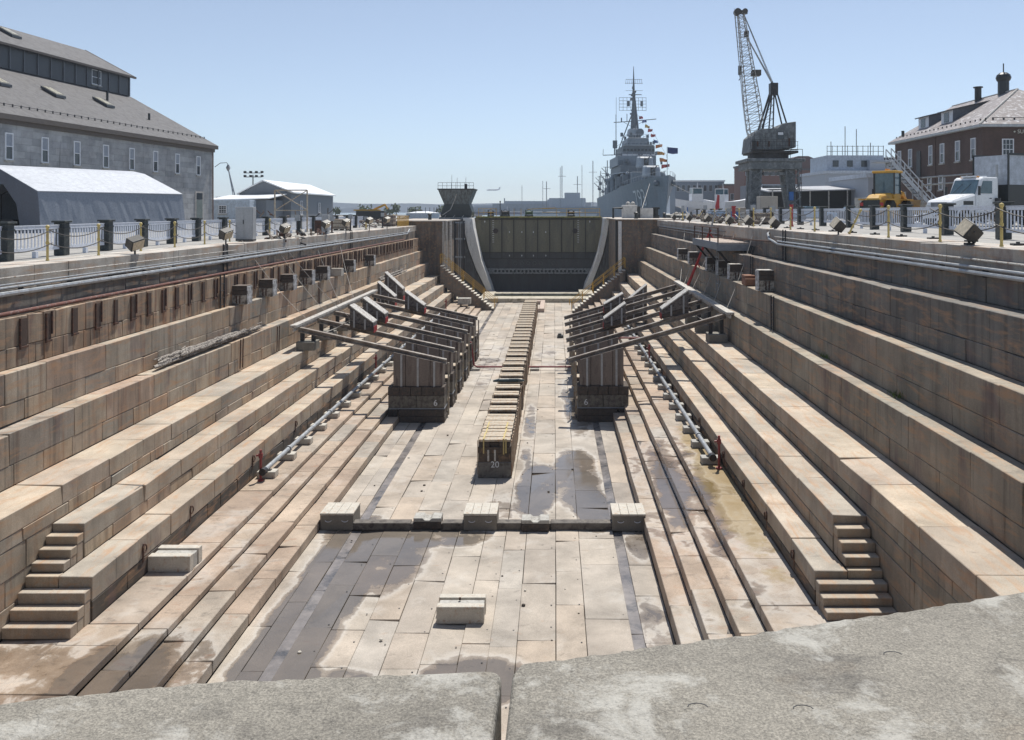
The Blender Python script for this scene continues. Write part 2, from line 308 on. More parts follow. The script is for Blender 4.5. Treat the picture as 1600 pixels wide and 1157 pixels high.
def text(s,size,loc,rot,mat,parent,name='number_marking',label=None,ext=.004,shear=0):
    c=bpy.data.curves.new(name,'FONT');c.body=s;c.size=size;c.extrude=ext;c.align_x='CENTER';c.shear=shear
    o=bpy.data.objects.new(name,c);COL.objects.link(o);dg=bpy.context.evaluated_depsgraph_get()
    me=bpy.data.meshes.new_from_object(o.evaluated_get(dg));COL.objects.unlink(o);bpy.data.objects.remove(o)
    m=bpy.data.objects.new(name,me);COL.objects.link(m);me.materials.clear();me.materials.append(mat)
    m.location=loc;m.rotation_euler=rot
    if parent:m.parent=parent
    if label:m['label']=label
    return m
UP=(R(90),0,0)   # text facing the camera (-Y)
M('window_blind',(.27,.30,.35),.6,var=.15)
# ================================================================= THE DOCK
LP=[(-7.76,-8.4,.3,0),(-8.4,-9.11,.51,.3),(-9.11,-9.72,.68,.51),(-9.72,-10.88,.87,.68),(-10.88,-11.66,1.91,.87),(-11.66,-12.46,2.75,1.91),(-12.46,-13.66,3.56,2.75),(-13.66,-14.26,4.89,3.56),(-14.26,-14.58,6.23,4.89),(-14.58,-14.98,7.59,6.23),(-14.98,-16.5,8.89,7.59)]
RP=[(2.95,3.52,.45,0),(3.52,4.13,.82,.45),(4.13,4.74,1.14,.82),(4.74,6.02,1.45,1.14),(6.02,6.78,2.2,1.45),(6.78,7.61,3.1,2.2),(7.61,8.86,3.91,3.1),(8.86,9.52,5.34,3.91),(9.52,10.15,6.74,5.34),(10.15,10.9,8.12,6.74),(10.9,12.4,9.52,8.12)]
def row(mb,xf,xb,y0,y1,z0,z1,lo,hi,gap=.014,rnd=random,wob=1.):
    """one course of dressed blocks; xf is the face towards the dock"""
    y=y0
    while y<y1-.05:
        l=rnd.uniform(lo,hi);e=min(y+l,y1)
        if y1-e<lo*.4:e=y1
        j=rnd.uniform(-.007,.007);k=rnd.uniform(-.005,.003)
        a,b=(xf+j,xb) if xf<xb else (xb,xf+j)
        mb.box(a,b,y+gap/2,e-gap/2,z0+gap/2,z1+k)
        for q in range(len(mb.v)-8,len(mb.v)):
            vx,vy,vz=mb.v[q];mb.v[q]=(vx+rnd.uniform(-.009,.009)*wob,vy+rnd.uniform(-.009,.009)*wob,vz+(rnd.uniform(-.012,.008)*wob if vz>z0+.1 else 0))
        if rnd.random()<.28 and z1-z0>.15: # knocked corner
            q=len(mb.v)-rnd.choice((4,3,2,1));vx,vy,vz=mb.v[q];c_=rnd.uniform(.02,.055);mb.v[q]=(vx,vy+(c_ if vy<(y+e)/2 else -c_),vz-c_)
        y=e
def course(parent,name,mat,xf,xb,y0,y1,z0,z1,lo=1.4,hi=2.9,split=.62,bev=.014,lower=None,lmat=None,depth=.5,lname=None):
    s=1 if xb>xf else -1
    top=MB();zs=z0 if (z1-z0)<.7 else z1-(z1-z0)*split
    row(top,xf,xb,y0,y1,zs,z1,lo,hi);top.build(name,mat,parent,bevel=bev)
    if zs>z0:
        lw=MB();row(lw,xf,xf+s*depth,y0,y1,z0,zs,lo*.55,hi*.6);lw.build(lname or 'lower_course',lmat or mat,parent,bevel=bev)
    bk=MB();a,b=sorted((xf+s*.05,xb+s*.02));bk.box(a,b,y0+.03,y1-.02,z0-.1,z1-.05);bk.build('dark_joint_backing',concd,parent)  # hidden dark backing, added to block light through the block gaps
def side(P,s,yend,label,ystart,stair_y):
    W=thing('dock_wall',label,'wall',(P[6][0],yend/2,0))
    W.location=(0,0,0)
    names=['low_step','low_step','low_step','wide_step','ring_bench','altar_bench','wide_bench','altar','altar','altar','coping']
    for i,(xf,xb,zt,zb) in enumerate(P):
        y0=ystart
        if i<4: mat=G_low
        elif i<7: mat=G_tread
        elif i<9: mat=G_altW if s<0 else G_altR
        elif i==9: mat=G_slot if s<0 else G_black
        else: mat=G_cope
        if i==4:y0=stair_y[0]
        if i==5:y0=stair_y[1]
        if i==3:
            course(W,names[i],mat,xf,xb,stair_y[0]-.1,yend,zb,zt,1.8,3.4)
            t=MB();row(t,xf,(xf+P[6][0])/2,ystart,stair_y[0]-.12,zb,zt,1.7,3);row(t,(xf+P[6][0])/2+s*.015,P[6][0],ystart,stair_y[0]-.12,zb,zt,1.7,3);t.build('wide_step',mat,W,bevel=.012)
            continue
        if i<3: course(W,names[i],mat,xf,xb,ystart,yend,zb,zt,1.5,3.2);continue
        if i==6:
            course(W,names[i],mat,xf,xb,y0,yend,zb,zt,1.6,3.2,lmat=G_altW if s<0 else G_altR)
            t=MB();z=P[3][2]
            for zz in ((z,z+.6),(z+.6,z+1.22),(z+1.22,zb)): row(t,xf,xf+s*.5,ystart,stair_y[1]+.1,zz[0],zz[1],1.2,2.4)
            t.build('lower_course',G_altW if s<0 else G_altR,W,bevel=.012);bk=MB();a,b=sorted((xf+s*.05,xf+s*.6));bk.box(a,b,ystart,stair_y[1],0,zb);bk.build('dark_joint_backing',concd,W);continue
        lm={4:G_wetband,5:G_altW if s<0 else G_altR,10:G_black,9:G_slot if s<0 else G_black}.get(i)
        course(W,names[i],mat,xf,xb,y0,yend,zb,zt,*((.55,1.0) if (i==9 and s<0) else (1.7,3.2)),split={10:.45,4:.56 if s<0 else .62}.get(i,.6),lmat=lm,depth=1.2 if i<6 else .3)
    # corner stairs cut through the two lower benches
    z0,z1,z2=P[3][2],P[4][2],P[5][2];st=MB();n=4;h=(z1-z0)/n;d=.29
    def flight(xa,xb,y0,z0,z1):
        a,b=sorted((xa,xb));h=(z1-z0)/n
        for k in range(n-1):
            zt=z1-h*(k+1);ye=y0-d*(k+1);st.box(a+.012,b-.012,ye,y0-.008-(0 if k==0 else 0),zt-h+.004,zt-.0) if 0 else st.box(a+.012,b-.012,ye,y0-d*k-.008,zt-h+.006,zt)
            if k<n-2: st.box(a+.02,b-.02,ye+.012,y0-d*k-.014,z0-.02,zt-h+.0)
    flight(P[4][0],P[6][0],stair_y[0],z0,z1);flight(P[5][0],P[6][0],stair_y[1],z1,z2)
    a,b=sorted((P[5][0],P[6][0]));st.box(a+.015,b-.015,stair_y[0]-.004,stair_y[1]-d*(n-1)-.008,z1-h,z1)
    st.box(a+.03,b-.03,stair_y[0]+.0,stair_y[1]-.02,z0-.02,z1-h-.004)
    a,b=sorted((P[4][0],P[5][0]))
    st.build('stone_stairs',G_tread,W,bevel=.012)
    return W
WL=side(LP,-1,93,'stepped granite dock wall below the tent and warehouse, with iron brackets along its altar','' or 6,(20.1,21.2))
WR=side(RP,1,90.5,'shaded stepped granite dock wall below the harbour crane and brick building',6,(19.75,20.8))
# rust-stained slots, their shadow painted as flat dark plates, with iron brackets in the upper left altar
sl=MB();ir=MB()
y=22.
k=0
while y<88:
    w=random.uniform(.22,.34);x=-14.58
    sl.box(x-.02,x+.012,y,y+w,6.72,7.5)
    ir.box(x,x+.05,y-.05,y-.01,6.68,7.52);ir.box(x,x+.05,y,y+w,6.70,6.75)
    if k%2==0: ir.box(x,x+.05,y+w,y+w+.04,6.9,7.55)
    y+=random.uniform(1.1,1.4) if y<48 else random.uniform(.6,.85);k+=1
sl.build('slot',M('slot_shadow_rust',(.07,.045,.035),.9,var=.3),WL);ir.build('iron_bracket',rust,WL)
# ---- floor
FL=thing('dock_floor','','');del FL['label'];del FL['category'];FL['kind']='structure'
fm=MB();gm=MB()
xs=[-7.76,-7.2,-6.66]
r_=random.Random(3);x=-6.66;row_edges=[(-7.76,-7.18),(-7.18,-6.66)]
edges=[-6.36]
while edges[-1]<1.7: edges.append(min(1.92,edges[-1]+r_.uniform(.66,1.0)))
if 1.92-edges[-2]<.5: edges.pop(-2)
if edges[-1]<1.92: edges[-1]=1.92
row_edges+=list(zip(edges[:-1],edges[1:]))+[(2.22,2.95)]
for a,b in row_edges: row(fm,a+.006,b-.006,6+r_.uniform(-2,0),98.7,-.4,0,1.6,3.6,gap=.012,rnd=r_)
fm.build('paving',G_floor,FL,bevel=.008)
for a,b in ((-6.66,-6.36),(1.92,2.22)): row(gm,a,b,6,98.7,-.4,-.035,2,4,gap=.01,rnd=r_)
gm.build('gutter',M('wet_gutter_stone',(.22,.20,.19),.3,var=.35,c2=(.08,.08,.085),c2amt=.45,scale=.5,obj=False),FL)
MB().box(-17,14,4,140,-.6,-.3).build('bed',concd,FL)
# plug holes in the paving
ph=MB()
for a,b in row_edges[2:-1]:
    yy=9.+r_.uniform(0,1)
    while yy<60:
        ph.cyl((b-.12,yy,0),.022,.004,8);yy+=r_.uniform(1.2,2.2)
ph.build('plug_hole',steeld,FL)
# cross kerb
cb=MB();row(cb,27.1,27.5,0,0,0,0,1,1)
for a,b in ((-6.62,-4.72),(-3.68,-2.98),(-1.9,-1.1),(-.14,1.9)):cb.box(a,b,27.15,27.5,0,.24)
cb.box(-6.62,1.9,27.2,27.45,0,.2)
cb.build('cross_kerb',concd,None,bevel=.015,label='low dark kerb running across the dock floor between the pale concrete blocks',cat='kerb')
# ---- concrete blocks on the kerb
def capblock(x,y,label,w=1.08,d=1.05,h=.56):
    t=thing('concrete_block',label,'concrete block',(x,y,0))
    MB().box(-w/2,w/2,0,d,0,h-.07).build('block_body',concd if 0 else M('concrete_block_side',(.22,.20,.17),.8,var=.2),t,bevel=.02)
    m=MB()
    for i in range(4):m.box(-w/2-.01+i*(w+.02)/4+.004,-w/2-.01+(i+1)*(w+.02)/4-.004,-.01,d+.01,h-.07,h)
    m.build('block_top',concl,t,bevel=.008)
    for sx in (-.27,.27):
        MB().tube([(sx+.1*math.cos(a),-.012,.33+.05*math.sin(a)) for a in [math.pi+math.pi*i/6 for i in range(7)]],.012,6).build('lifting_eye',white,t)
    return t
capblock(-7.18,26.9,'pale topped concrete block at the left end of the cross kerb')
capblock(-2.44,27.1,'pale topped concrete block in the middle of the cross kerb')
capblock(2.46,27.3,'pale topped concrete block at the right end of the cross kerb')
def saddle(x,label):
    t=thing('saddle_block',label,'block',(x,27.1,0))
    MB().box(-.45,.45,0,.55,0,.26).build('block_body',timberd,t,bevel=.02)
    m=MB().prism([(-.45,.26),(.45,.26),(.45,.38),(.16,.38),(.08,.31),(-.08,.31),(-.16,.38),(-.45,.38)],'y',0,.55);m.build('block_top',conc,t,bevel=.01)
saddle(-4.2,'small dark notched saddle block on the cross kerb left of the middle block')
saddle(-.62,'small dark notched saddle block on the cross kerb right of the middle block')
def beamblock(x,y,z,label,w,d,h,n,lean=0):
    t=thing('concrete_block',label,'concrete block',(x,y,z));dd=d/n
    for i in range(n):
        MB().box(-w/2+(.03 if i%2 else 0),w/2-(.02 if i%2 else 0),i*dd,(i+1)*dd-.04,0,h-(.04 if i%2 else 0)).build('concrete_beam',concl if i!=1 else conc,t,bevel=.012)
    return t
t=beamblock(-2.4,20.6,0,'foreground pale concrete block of grouped beams lying alone on the dock floor',1.2,.8,.43,3)
MB().cyl((-.05,.42,.42),.03,.06,8).build('lifting_pin',rust,t)
t=beamblock(-10.3,21.4,.87,'white concrete block of paired beams on the wide left step near the corner stairs',1.12,.85,.42,3)
rr=random.Random(11)
for nm_,mt,n_,lab in (('pale_debris',concl,26,'scattered small pale stone chips lying on the dock floor'),('dark_debris',timberd,30,'scattered dark wood and dirt crumbs lying on the dock floor')):
    m=MB()
    for i in range(n_):
        x=rr.uniform(-7,2.6);y=rr.uniform(16,75);r=rr.uniform(.02,.06);m.ball((x,y,r*.3),r,6,4,.5)
    m.build(nm_,mt,None,kind='stuff')
# ---- keel blocks
def keelblock():
    t=thing('keel_block','','keel block',(-2.36,37.7,0))
    MB().box(-.65,.65,0,.80,0,.62).build('concrete_base',M('keel_concrete',(.17,.16,.145),.75,var=.3,c2=(.08,.07,.06),c2amt=.4),t,bevel=.02)
    m=MB().box(-.63,.63,.02,.84,.62,.96).box(-.64,.64,.01,.85,.965,1.2);m.build('timber_pack',M('keel_timber',(.085,.065,.05),.85,var=.35,c2=(.20,.13,.08),c2amt=.4,scale=2),t,bevel=.012)
    m=MB().box(-.6,-.19,.03,.83,1.2,1.42).box(.19,.6,.03,.83,1.2,1.42).box(-.18,.18,.1,.8,1.2,1.36);m.build('upper_timber',timberd,t,bevel=.012)
    m=MB().box(-.62,.62,.0,.42,1.42,1.5).box(-.61,.6,.44,.78,1.42,1.52);m.build('cap',timberl,t,bevel=.01)
    for sx in (-.24,.02):
        MB().box(sx-.035,sx+.035,-.012,.02,.66,1.1).build('strap',steelw,t)
    m=MB()
    for yy in (.06,.56):m.box(.652,.68,yy,yy+.24,.05,1.44);m.box(-.68,-.652,yy+.08,yy+.15,.1,1.44)
    m.build('side_strap',M('strap_rust_light',(.40,.31,.22),.8,var=.3,c2=(.24,.11,.06),c2amt=.45,scale=4),t);return t
kb=keelblock();KB=[]
ys=[32.8,33.7,34.6,35.5,36.4]+[37.95+1.68*i for i in range(30)]
for i,y in enumerate(ys):
    lab=('nearest keel block with number 20, front of the central row' if i==0 else '%s keel block of the central row counting from the numbered front block'%ORD[min(i,35)])
    if i: pass
    if i==0: kb.location=(-2.36,y,0);kb['label']=lab;kb['group']='keel blocks in the central row';o=kb
    else: o=dup(kb,(-2.36+.0*i,y,0),lab)
    KB.append(o)
    if i: rq=random.Random(i*7);o.rotation_euler=(0,0,R(rq.uniform(-1.6,1.6)));o.scale=(1,1,rq.uniform(.985,1.02));o.location.x+=rq.uniform(-.03,.03)
t=KB[0];text('20',.34,(.02,-.012,.42),UP,numw,t)
for j in range(3):
    m=MB()
    for sx in (-.42,.36): m.box(sx-.03,sx+.03,-.02,.88,1.525,1.54)
    m.build('webbing',ystrap,KB[j])
m=MB()
for sx in (-.42,.36,.45): m.box(sx-.025,sx+.025,-.03,-.015,.75+abs(sx)*.5,1.54)
m.build('hanging_webbing',ystrap,KB[0])
t=KB[7]
MB().tube([(-3.2,44.6,1.56),(-2.9,44.5,1.62),(-2.4,44.7,1.58),(-1.9,44.55,1.62),(-1.6,44.7,1.57)],[.05,.09,.1,.09,.04],8).build('rolled_tarpaulin',M('dark_tarpaulin',(.05,.08,.09),.5,var=.3),None,label='rolled dark blue tarpaulin lying on top of a keel block',cat='tarpaulin')
# collar at the far end of the keel row
m=MB().box(-3.2,-2.7,86.5+3,98,0,.4).box(-1.55,-1.05,89.5,98,0,.4).box(-2.69,-1.56,97,98,0,.395).box(-2.69,-1.56,89.5,90.4,0,.395)
m.build('concrete_collar',M('pink_concrete',(.50,.40,.34),.8,var=.15),None,bevel=.03,label='pinkish rectangular concrete collar at the far end of the keel blocks',cat='concrete kerb')
# ---- bilge cribs
def poly_box(mb,P,y0,y1): return mb.prism(P,'y',y0,y1)
def crib(s,x_lo,x_in,x_out,x_hi,z_hi,z_lo,bench_z,label,y,grp):
    """s=-1 left side, +1 right. x_in nearest the keel, x_out outer face of the crib"""
    t=thing('bilge_crib',label,'bilge crib',((x_in+x_out)/2,y,0),group=grp);o=t.location
    def B(): return MB(o)
    a,b=sorted((x_in,x_out));d=1.35
    def zr(x): return z_lo+(z_hi-z_lo)*(x-x_lo)/(x_hi-x_lo)
    ai,bi=(a+.5,b) if s<0 else (a,b-.55)
    B().box(ai,bi,y,y+d,0,.30).box(ai+.02,bi-.02,y+.01,y+d-.02,.31,.62).build('base_timber',timberd,t,bevel=.012)
    ao,bo=(a,a+.46) if s<0 else (b-.5,b)
    B().box(ao,bo,y,y+.18,.46 if s>0 else .3,.66).box(ao,bo,y+.9,y+1.1,.46 if s>0 else .3,.66).build('side_packer',steeld,t)
    B().box(a,b,y+.0,y+d,.66,.72).build('steel_plate',steelw if 0 else M('grey_plate',(.20,.22,.25),.5,.2,var=.2),t)
    mid=(a+b)/2
    B().box(a+.02,mid-.01,y,y+d,.725,1.33).box(mid+.01,b-.02,y,y+d,.725,1.33).build('concrete_tier',M('crib_concrete',(.17,.155,.13),.8,var=.25,c2=(.08,.07,.06)),t,bevel=.02)
    m=B()
    for k in range(5):
        w=(b-a)/5;m.box(a+k*w+.01,a+(k+1)*w-.01,y-.02,y+d,1.34,1.76)
    m.build('black_timber_tier',timberd,t,bevel=.012)
    m=B();aa,bb=a+.25,b-.12
    if s>0: aa,bb=a+.12,b-.25
    for k in range(4):
        x0=aa+(bb-aa)*k/4+.01;x1=aa+(bb-aa)*(k+1)/4-.01
        m.prism([(x0,1.77),(x1,1.77),(x1,zr(x1)-.16),(x0,zr(x0)-.16)],'y',y+.08,y+d-.1)
    m.build('upper_timber',timber,t,bevel=.012)
    for k in range(3):
        x0=aa+(bb-aa)*(k+.5)/3
        B().box(x0-.05,x0+.05,y+.05,y+.075,1.5,zr(x0)-.2).build('strap',M('grey_strap',(.38,.39,.40),.5,.2,var=.15),t)
    xe=x_lo;dz=.13
    m=B();p=Vector((x_lo,y+.35,z_lo));q=Vector((x_hi,y+.35,z_hi))
    m.bar(p,q,.26,.05).bar(p+Vector((0,0,-.2)),q+Vector((0,0,-.2)),.24,.05).bar(p+Vector((0,0,-.1)),q+Vector((0,0,-.1)),.06,.2)
    m.build('inclined_rail',M('rail_rust_steel',(.21,.175,.15),.65,.2,var=.3,c2=(.36,.33,.29),c2amt=.55,scale=1),t)
    hx=x_hi+(.0 if s<0 else 0)
    m=B().box(min(hx,hx-s*.9),max(hx,hx-s*.9),y-.1,y+.9,bench_z,bench_z+.42);m.build('bench_block',M('grey_green_concrete',(.20,.19,.165),.85,var=.25),t,bevel=.02)
    B().bar((hx-s*.2,y+.35,bench_z+.42),(hx-s*.2,y+.35,z_hi-.22),.18).bar((hx-s*.75,y+.35,bench_z+.42),(hx-s*.75,y+.35,zr(hx-s*.75)-.22),.18).build('bench_post',steeld,t)
    # inner face ladder-like frame of upright and cross boards
    xi=x_in
    m=B()
    xm=xi-s*(-.05)
    m.bar((xi+(.04 if s<0 else -.04),y+d-.1,.1),(xi+(.04 if s<0 else -.04),y+d-.1,z_lo-.3),.08)
    for zz in (.75,1.9): m.box(*sorted((xi-.0,xi+s*.45)),y+d-.05,y+2.15,zz,zz+.06)
    m.build('tie_board',timberl,t)
    # mid post for long rail
    xmid=(x_hi+x_out)/2
    return t
Y6=[41.5+3.55*k for k in range(6)]
for k,y in enumerate(Y6):
    o=crib(-1,-5.45,-5.5,-8.3,-12.8,4.66,3.05,3.56,'%s timber bilge crib on the left, counting from the camera, under its inclined rail'%['nearest','second','third','fourth','fifth','farthest'][k],y,'bilge cribs left of the keel blocks')
    o['label']='%s timber bilge crib with inclined rail left of the keel row%s'%(['nearest','second nearest','third nearest','third farthest','second farthest','farthest'][k],', marked 6' if k==0 else '')
    if k==0: text('6',.42,(.95,-.006,.84),UP,numw,o)
    o=crib(1,.75,1.2,3.75,8.6,5.3,3.05,3.91,'x',y+.9,'bilge cribs right of the keel blocks')
    o['label']='%s timber bilge crib with inclined rail right of the keel row%s'%(['nearest','second nearest','third nearest','third farthest','second farthest','farthest'][k],', marked 6' if k==0 else '')
    if k==0: text('6',.42,(-.85,-.006,.84),UP,numw,o)
MB().bar((-12.9,41.2,4.78),(-12.9,60.6,4.78),.34,.12).bar((-12.9,41.2,4.64),(-12.9,60.6,4.64),.08,.2).build('tie_beam',steelw,None,label='long white topped steel beam joining the upper rail ends on the left benches',cat='steel beam')
MB().bar((8.7,42.2,5.42),(8.8,61.6,5.42),.38,.12).bar((8.7,42.2,5.28),(8.8,61.6,5.28),.08,.2).build('tie_beam',steelw,None,label='long white topped steel beam joining the upper rail ends on the right benches',cat='steel beam')
def pillow(x,y,z,s,label,w=1.25,sl=.2,hi=1.2,lo=.45,bz=None,grp='pillow blocks on the rails'):
    t=thing('pillow_block',label,'pillow block',(x,y,z),group=grp)
    # s=-1: high side at -x
    def P(a,b,c,d): 
        pts=[(-w/2,a),(w/2,b),(w/2,c),(-w/2,d)]
        return pts if s<0 else [(-p[0],p[1]) for p in pts][::-1]
    r=sl*w/2
    MB().prism(P(r,-r,-r+lo*.5,r+lo*.75),'y',0,1.0).build('lower_timber',timberd,t,bevel=.02)
    MB().prism(P(r+lo*.75+.01,-r+lo*.5+.01,-r+lo,r+hi-.1),'y',.03,.97).build('upper_timber',M('pillow_timber',(.16,.145,.135),.85,var=.35,c2=(.05,.04,.04),c2amt=.5,scale=5),t,bevel=.02)
    MB().prism(P(r+hi-.09,-r+lo+.01,-r+lo+.08,r+hi-.01),'y',-.04,1.04).build('cap',steelw,t,bevel=.01)
    for fx in (-.62,.3):
        x0=fx*w/2;u=(x0+w/2)/w;zt=(r+hi)*(1-u)+(-r+lo)*u-.12;xx=x0 if s<0 else -x0
        MB().box(xx-.045,xx+.045,-.03,.0,r*(1-2*u)+.05,zt).build('strap',M('grey_strap',(.38,.39,.40),.5,.2),t)
    xx=w/2 if s<0 else -w/2
    MB().box(xx-.02,xx+.02,.1,.9,-r-.05,-r+.28).build('red_chock',red,t)
    return t
def zl(x): return 3.05+(4.66-3.05)*(x+5.45)/(-12.8+5.45)+.04
def zr_(x): return 3.05+(5.3-3.05)*(x-.75)/(8.6-.75)+.04
pillow(-10.3,45.2,zl(-10.3),-1,'tilted pillow block on the second rail of the left cribs')
pillow(-10.4,48.9,zl(-10.4),-1,'tilted pillow block on the third rail of the left cribs')
pillow(-9.2,56.0,zl(-9.2),-1,'tilted pillow block on the fifth rail of the left cribs')
pillow(-12.3,62.2,3.72,-1,'tilted pillow block on the left bench just behind the farthest left rail',hi=1.5,lo=.6)
pillow(-12.5,66.4,3.72,-1,'tall tilted pillow block on the left bench beside the second log',hi=1.9,lo=.8,w=1.4)
pillow(6.6,47.1,zr_(6.6),1,'big tilted pillow block high on the second rail of the right cribs',w=1.45,hi=1.3)
pillow(3.5,49.6,zr_(3.5),1,'tilted pillow block on the third rail of the right cribs')
pillow(3.9,56.5,zr_(3.9),1,'tilted pillow block on the fifth rail of the right cribs',hi=1.0)
pillow(6.1,63.6,2.35,1,'tall tilted pillow block behind the farthest right rail on the ring bench',w=1.5,hi=2.6,lo=1.6)
# ---- blocks on the upper altars
def shore(x,y,z,s,label,big=1):
    t=thing('shoring_block',label,'shoring block',(x,y,z),group='shoring blocks on the left altar' if s<0 else 'shoring blocks on the right altar')
    h=.82*big
    MB().box(-.36,.36,0,.62,0,h*.52).build('lower_concrete',M('shore_concrete',(.50,.46,.40),.8,var=.2,c2=(.15,.13,.11)),t,bevel=.015)
    m=MB().box(-.38,.38,-.01,.64,h*.53,h*.76).box(-.37,.37,0,.63,h*.765,h);m.build('upper_timber',timberd,t,bevel=.015)
    MB().box(-.385,.385,-.02,.65,h,h+.025).build('cap_plate',steelw if s>0 else timber,t)
    x0=.385 if s<0 else -.385
    MB().box(min(x0,x0-s*.03),max(x0,x0-s*.03),0,.62,.02,h-.01).build('face_plate',M('grey_plate_light',(.66,.67,.68),.6,var=.2,c2=(.2,.19,.18)),t)
    for sx in (-.1,.05): MB().box(sx,sx+.05,-.02,.0,.04,h*.5).build('strap',rust,t)
nm=['nearest','second nearest','third nearest','fourth nearest','fourth farthest','third farthest','second farthest','farthest']
for k in range(8):
    y=[38.2,41.8,45.2,48.8,52.2,55.8,59.2,66][k]
    if k==5: continue
    shore(-14.3,y,6.24,-1,'%s black and grey shoring block on the upper left altar'%nm[k])
beamblock(-14.25,55.6,6.24,'low white concrete block between the shoring blocks on the upper left altar',.75,.8,.5,2)
for k,y in enumerate([66.5,61.1,54,50.4,47,40.3]):
    shore(9.85,y,6.76,1,'%s black and grey shoring block on the right altar'%['farthest','second farthest','third farthest','third nearest','second nearest','nearest'][k],1.0 if k<5 else 1.15)
m=MB().box(9.5,10.2,43.3,44.2,6.76,7.1).box(9.52,10.3,43.5,44.3,7.11,7.25);m.build('timber_baulk',M('red_brown_timber',(.22,.11,.07),.85,var=.3,isl=.2),None,bevel=.015,label='red brown timber baulk on the right altar among the shoring blocks',cat='timber')
# rotten logs
def log(p,q,r,label):
    p,q=Vector(p),Vector(q);n=26;rr=random.Random(label);m=MB()
    for j in range(3):
        pts=[];rs=[]
        for i in range(n+1):
            u=i/n;c=p.lerp(q,u);a=2.1*j+u*1.5
            pts.append(c+Vector((math.cos(a)*r*.45+rr.uniform(-.04,.04),0,math.sin(a)*r*.4+rr.uniform(-.04,.04))));rs.append(r*rr.uniform(.35,.62)*(1 if 0<i<n else .6))
        m.tube(pts,rs,9)
    for i in range(16):
        u=rr.uniform(0,1);c=p.lerp(q,u)+Vector((rr.uniform(-r,r),0,rr.uniform(0,r*.8)));m.bar(c,c+Vector((rr.uniform(-.1,.1),rr.uniform(.5,1.3),rr.uniform(-.03,.1))),.05,.04)
    m.build('rotten_log',driftwood,None,label=label,cat='log')
def logs(p,q,r,label):
    p,q=Vector(p),Vector(q);L_=(q-p).length;rr=random.Random(label);m=MB()
    for j in range(9):
        a0=rr.uniform(0,.25 if j else 0);a1=1-rr.uniform(0,.3 if j else 0);ox,oz=rr.uniform(-r,r)*.8,rr.uniform(-.5,1)*r*.7;n=max(8,int((a1-a0)*L_/.35));pts=[];rs=[];rad=r*rr.uniform(.22,.5)
        for i in range(n+1):
            u=a0+(a1-a0)*i/n;c=p.lerp(q,u);pts.append(c+Vector((ox+rr.uniform(-.02,.02),0,oz+rr.uniform(-.02,.02))));rs.append(rad*rr.uniform(.7,1.15)*(1-.45*u)*(1 if 0<i<n else .35))
        m.tube(pts,rs,7)
    for i in range(40):
        u=rr.uniform(0,1);c=p.lerp(q,u)+Vector((rr.uniform(-r,r),0,rr.uniform(-.2*r,r*.8)));m.bar(c,c+Vector((rr.uniform(-.06,.06),rr.uniform(.4,1.4),rr.uniform(-.02,.05))),rr.uniform(.02,.06),.025)
    m.build('rotten_log',driftwood,None,label=label,cat='log')
logs((-13.98,28.9,5.08),(-13.94,39.8,5.0),.21,'long rotten splintered log on the middle left altar in front of the shoring blocks')
logs((-13.95,68,5.06),(-13.9,80,5.04),.2,'second grey log farther along the left altar near the yellow railed stairs')
# ---- pipes on the benches
def benchpipe(x,z,ys,n,label,s,blab):
    t=thing('discharge_pipe',label,'pipe',(x,ys[0],z))
    MB((x,ys[0],z)).tube([(x,ys[0],z+.33),(x,ys[1],z+.33)],.085,12).build('pipe_run',galv,t,smooth=False)
    for y in [ys[0]+3.05+6.1*i for i in range(int((ys[1]-ys[0])/6.1))]:
        MB((x,ys[0],z)).tube([(x,y-.06,z+.33),(x,y+.06,z+.33)],.12,12).build('coupling',galv,t)
    MB((x,ys[0],z)).tube([(x,ys[0]-.01,z+.33),(x+.0,ys[0]+.25,z+.33)],.13,12).build('end_flange',steeld,t)
    y=ys[0];first=None
    for i in range(n):
        lab='%s pale concrete cradle block under the %s bench pipe'%(ORD[i],blab)
        if first is None:
            first=thing('cradle_block',lab,'concrete block',(x,y,z),group='cradle blocks under the %s pipe'%blab)
            MB().box(-.33,.33,0,.42,0,.235).build('block_body',concl if s<0 else conc,first,bevel=.015)
            MB().box(-.14,.14,.1,.3,.236,.26).build('saddle_plate',steeld,first)
        else: dup(first,(x,y,z),lab)
        y+=(ys[1]-ys[0])/(n)
benchpipe(-10.42,.87,(29.6,80),22,'long galvanised pipe on pale cradle blocks along the left wide step',-1,'left')
benchpipe(5.62,1.45,(30.2,78),22,'long galvanised pipe on cradle blocks along the right wide step',1,'right')
def redpost(x,y,z,h,label):
    t=thing('red_hydrant_post',label,'hydrant pipe',(x,y,z))
    MB().cyl((0,0,0),.045,h,10).build('riser_pipe',redhose,t);MB().cyl((0,0,h-.28),.075,.16,10).build('valve',redhose,t)
    MB().cyl((0,0,0),.11,.05,10).build('flange',redhose,t);MB().tube([(0,0,h-.2),(-.16,0,h-.2)],.035,8).build('outlet',redhose,t)
redpost(-10.5,29.3,.87,1.1,'red hydrant post at the near end of the left bench pipe')
redpost(5.8,29.7,1.45,1.15,'red hydrant post at the near end of the right bench pipe')
redpost(-10.5,49.5,.87,1.2,'red hydrant post among the rails of the left cribs')
redpost(5.6,50.5,1.45,1.2,'red hydrant post among the rails of the right cribs')
redpost(-9.9,78,.87,1.6,'slim dark red post on the far left steps near the yellow stairs')
t=thing('red_pipe_crossing','dark red pipe crossing the dock floor through the keel blocks with risers at both cribs','pipe',(-2.4,56.4,0))
m=MB((-2.4,56.4,0)).tube([(-10.2,56.4,1.9),(-5.9,56.4,1.95),(-5.5,56.4,1.8),(-5.3,56.4,.32),(-5.1,56.4,.2),(1.1,56.4,.2),(1.35,56.4,.34),(1.35,56.4,1.95),(1.6,56.4,2.1),(5.6,56.4,2.1)],.06,8)
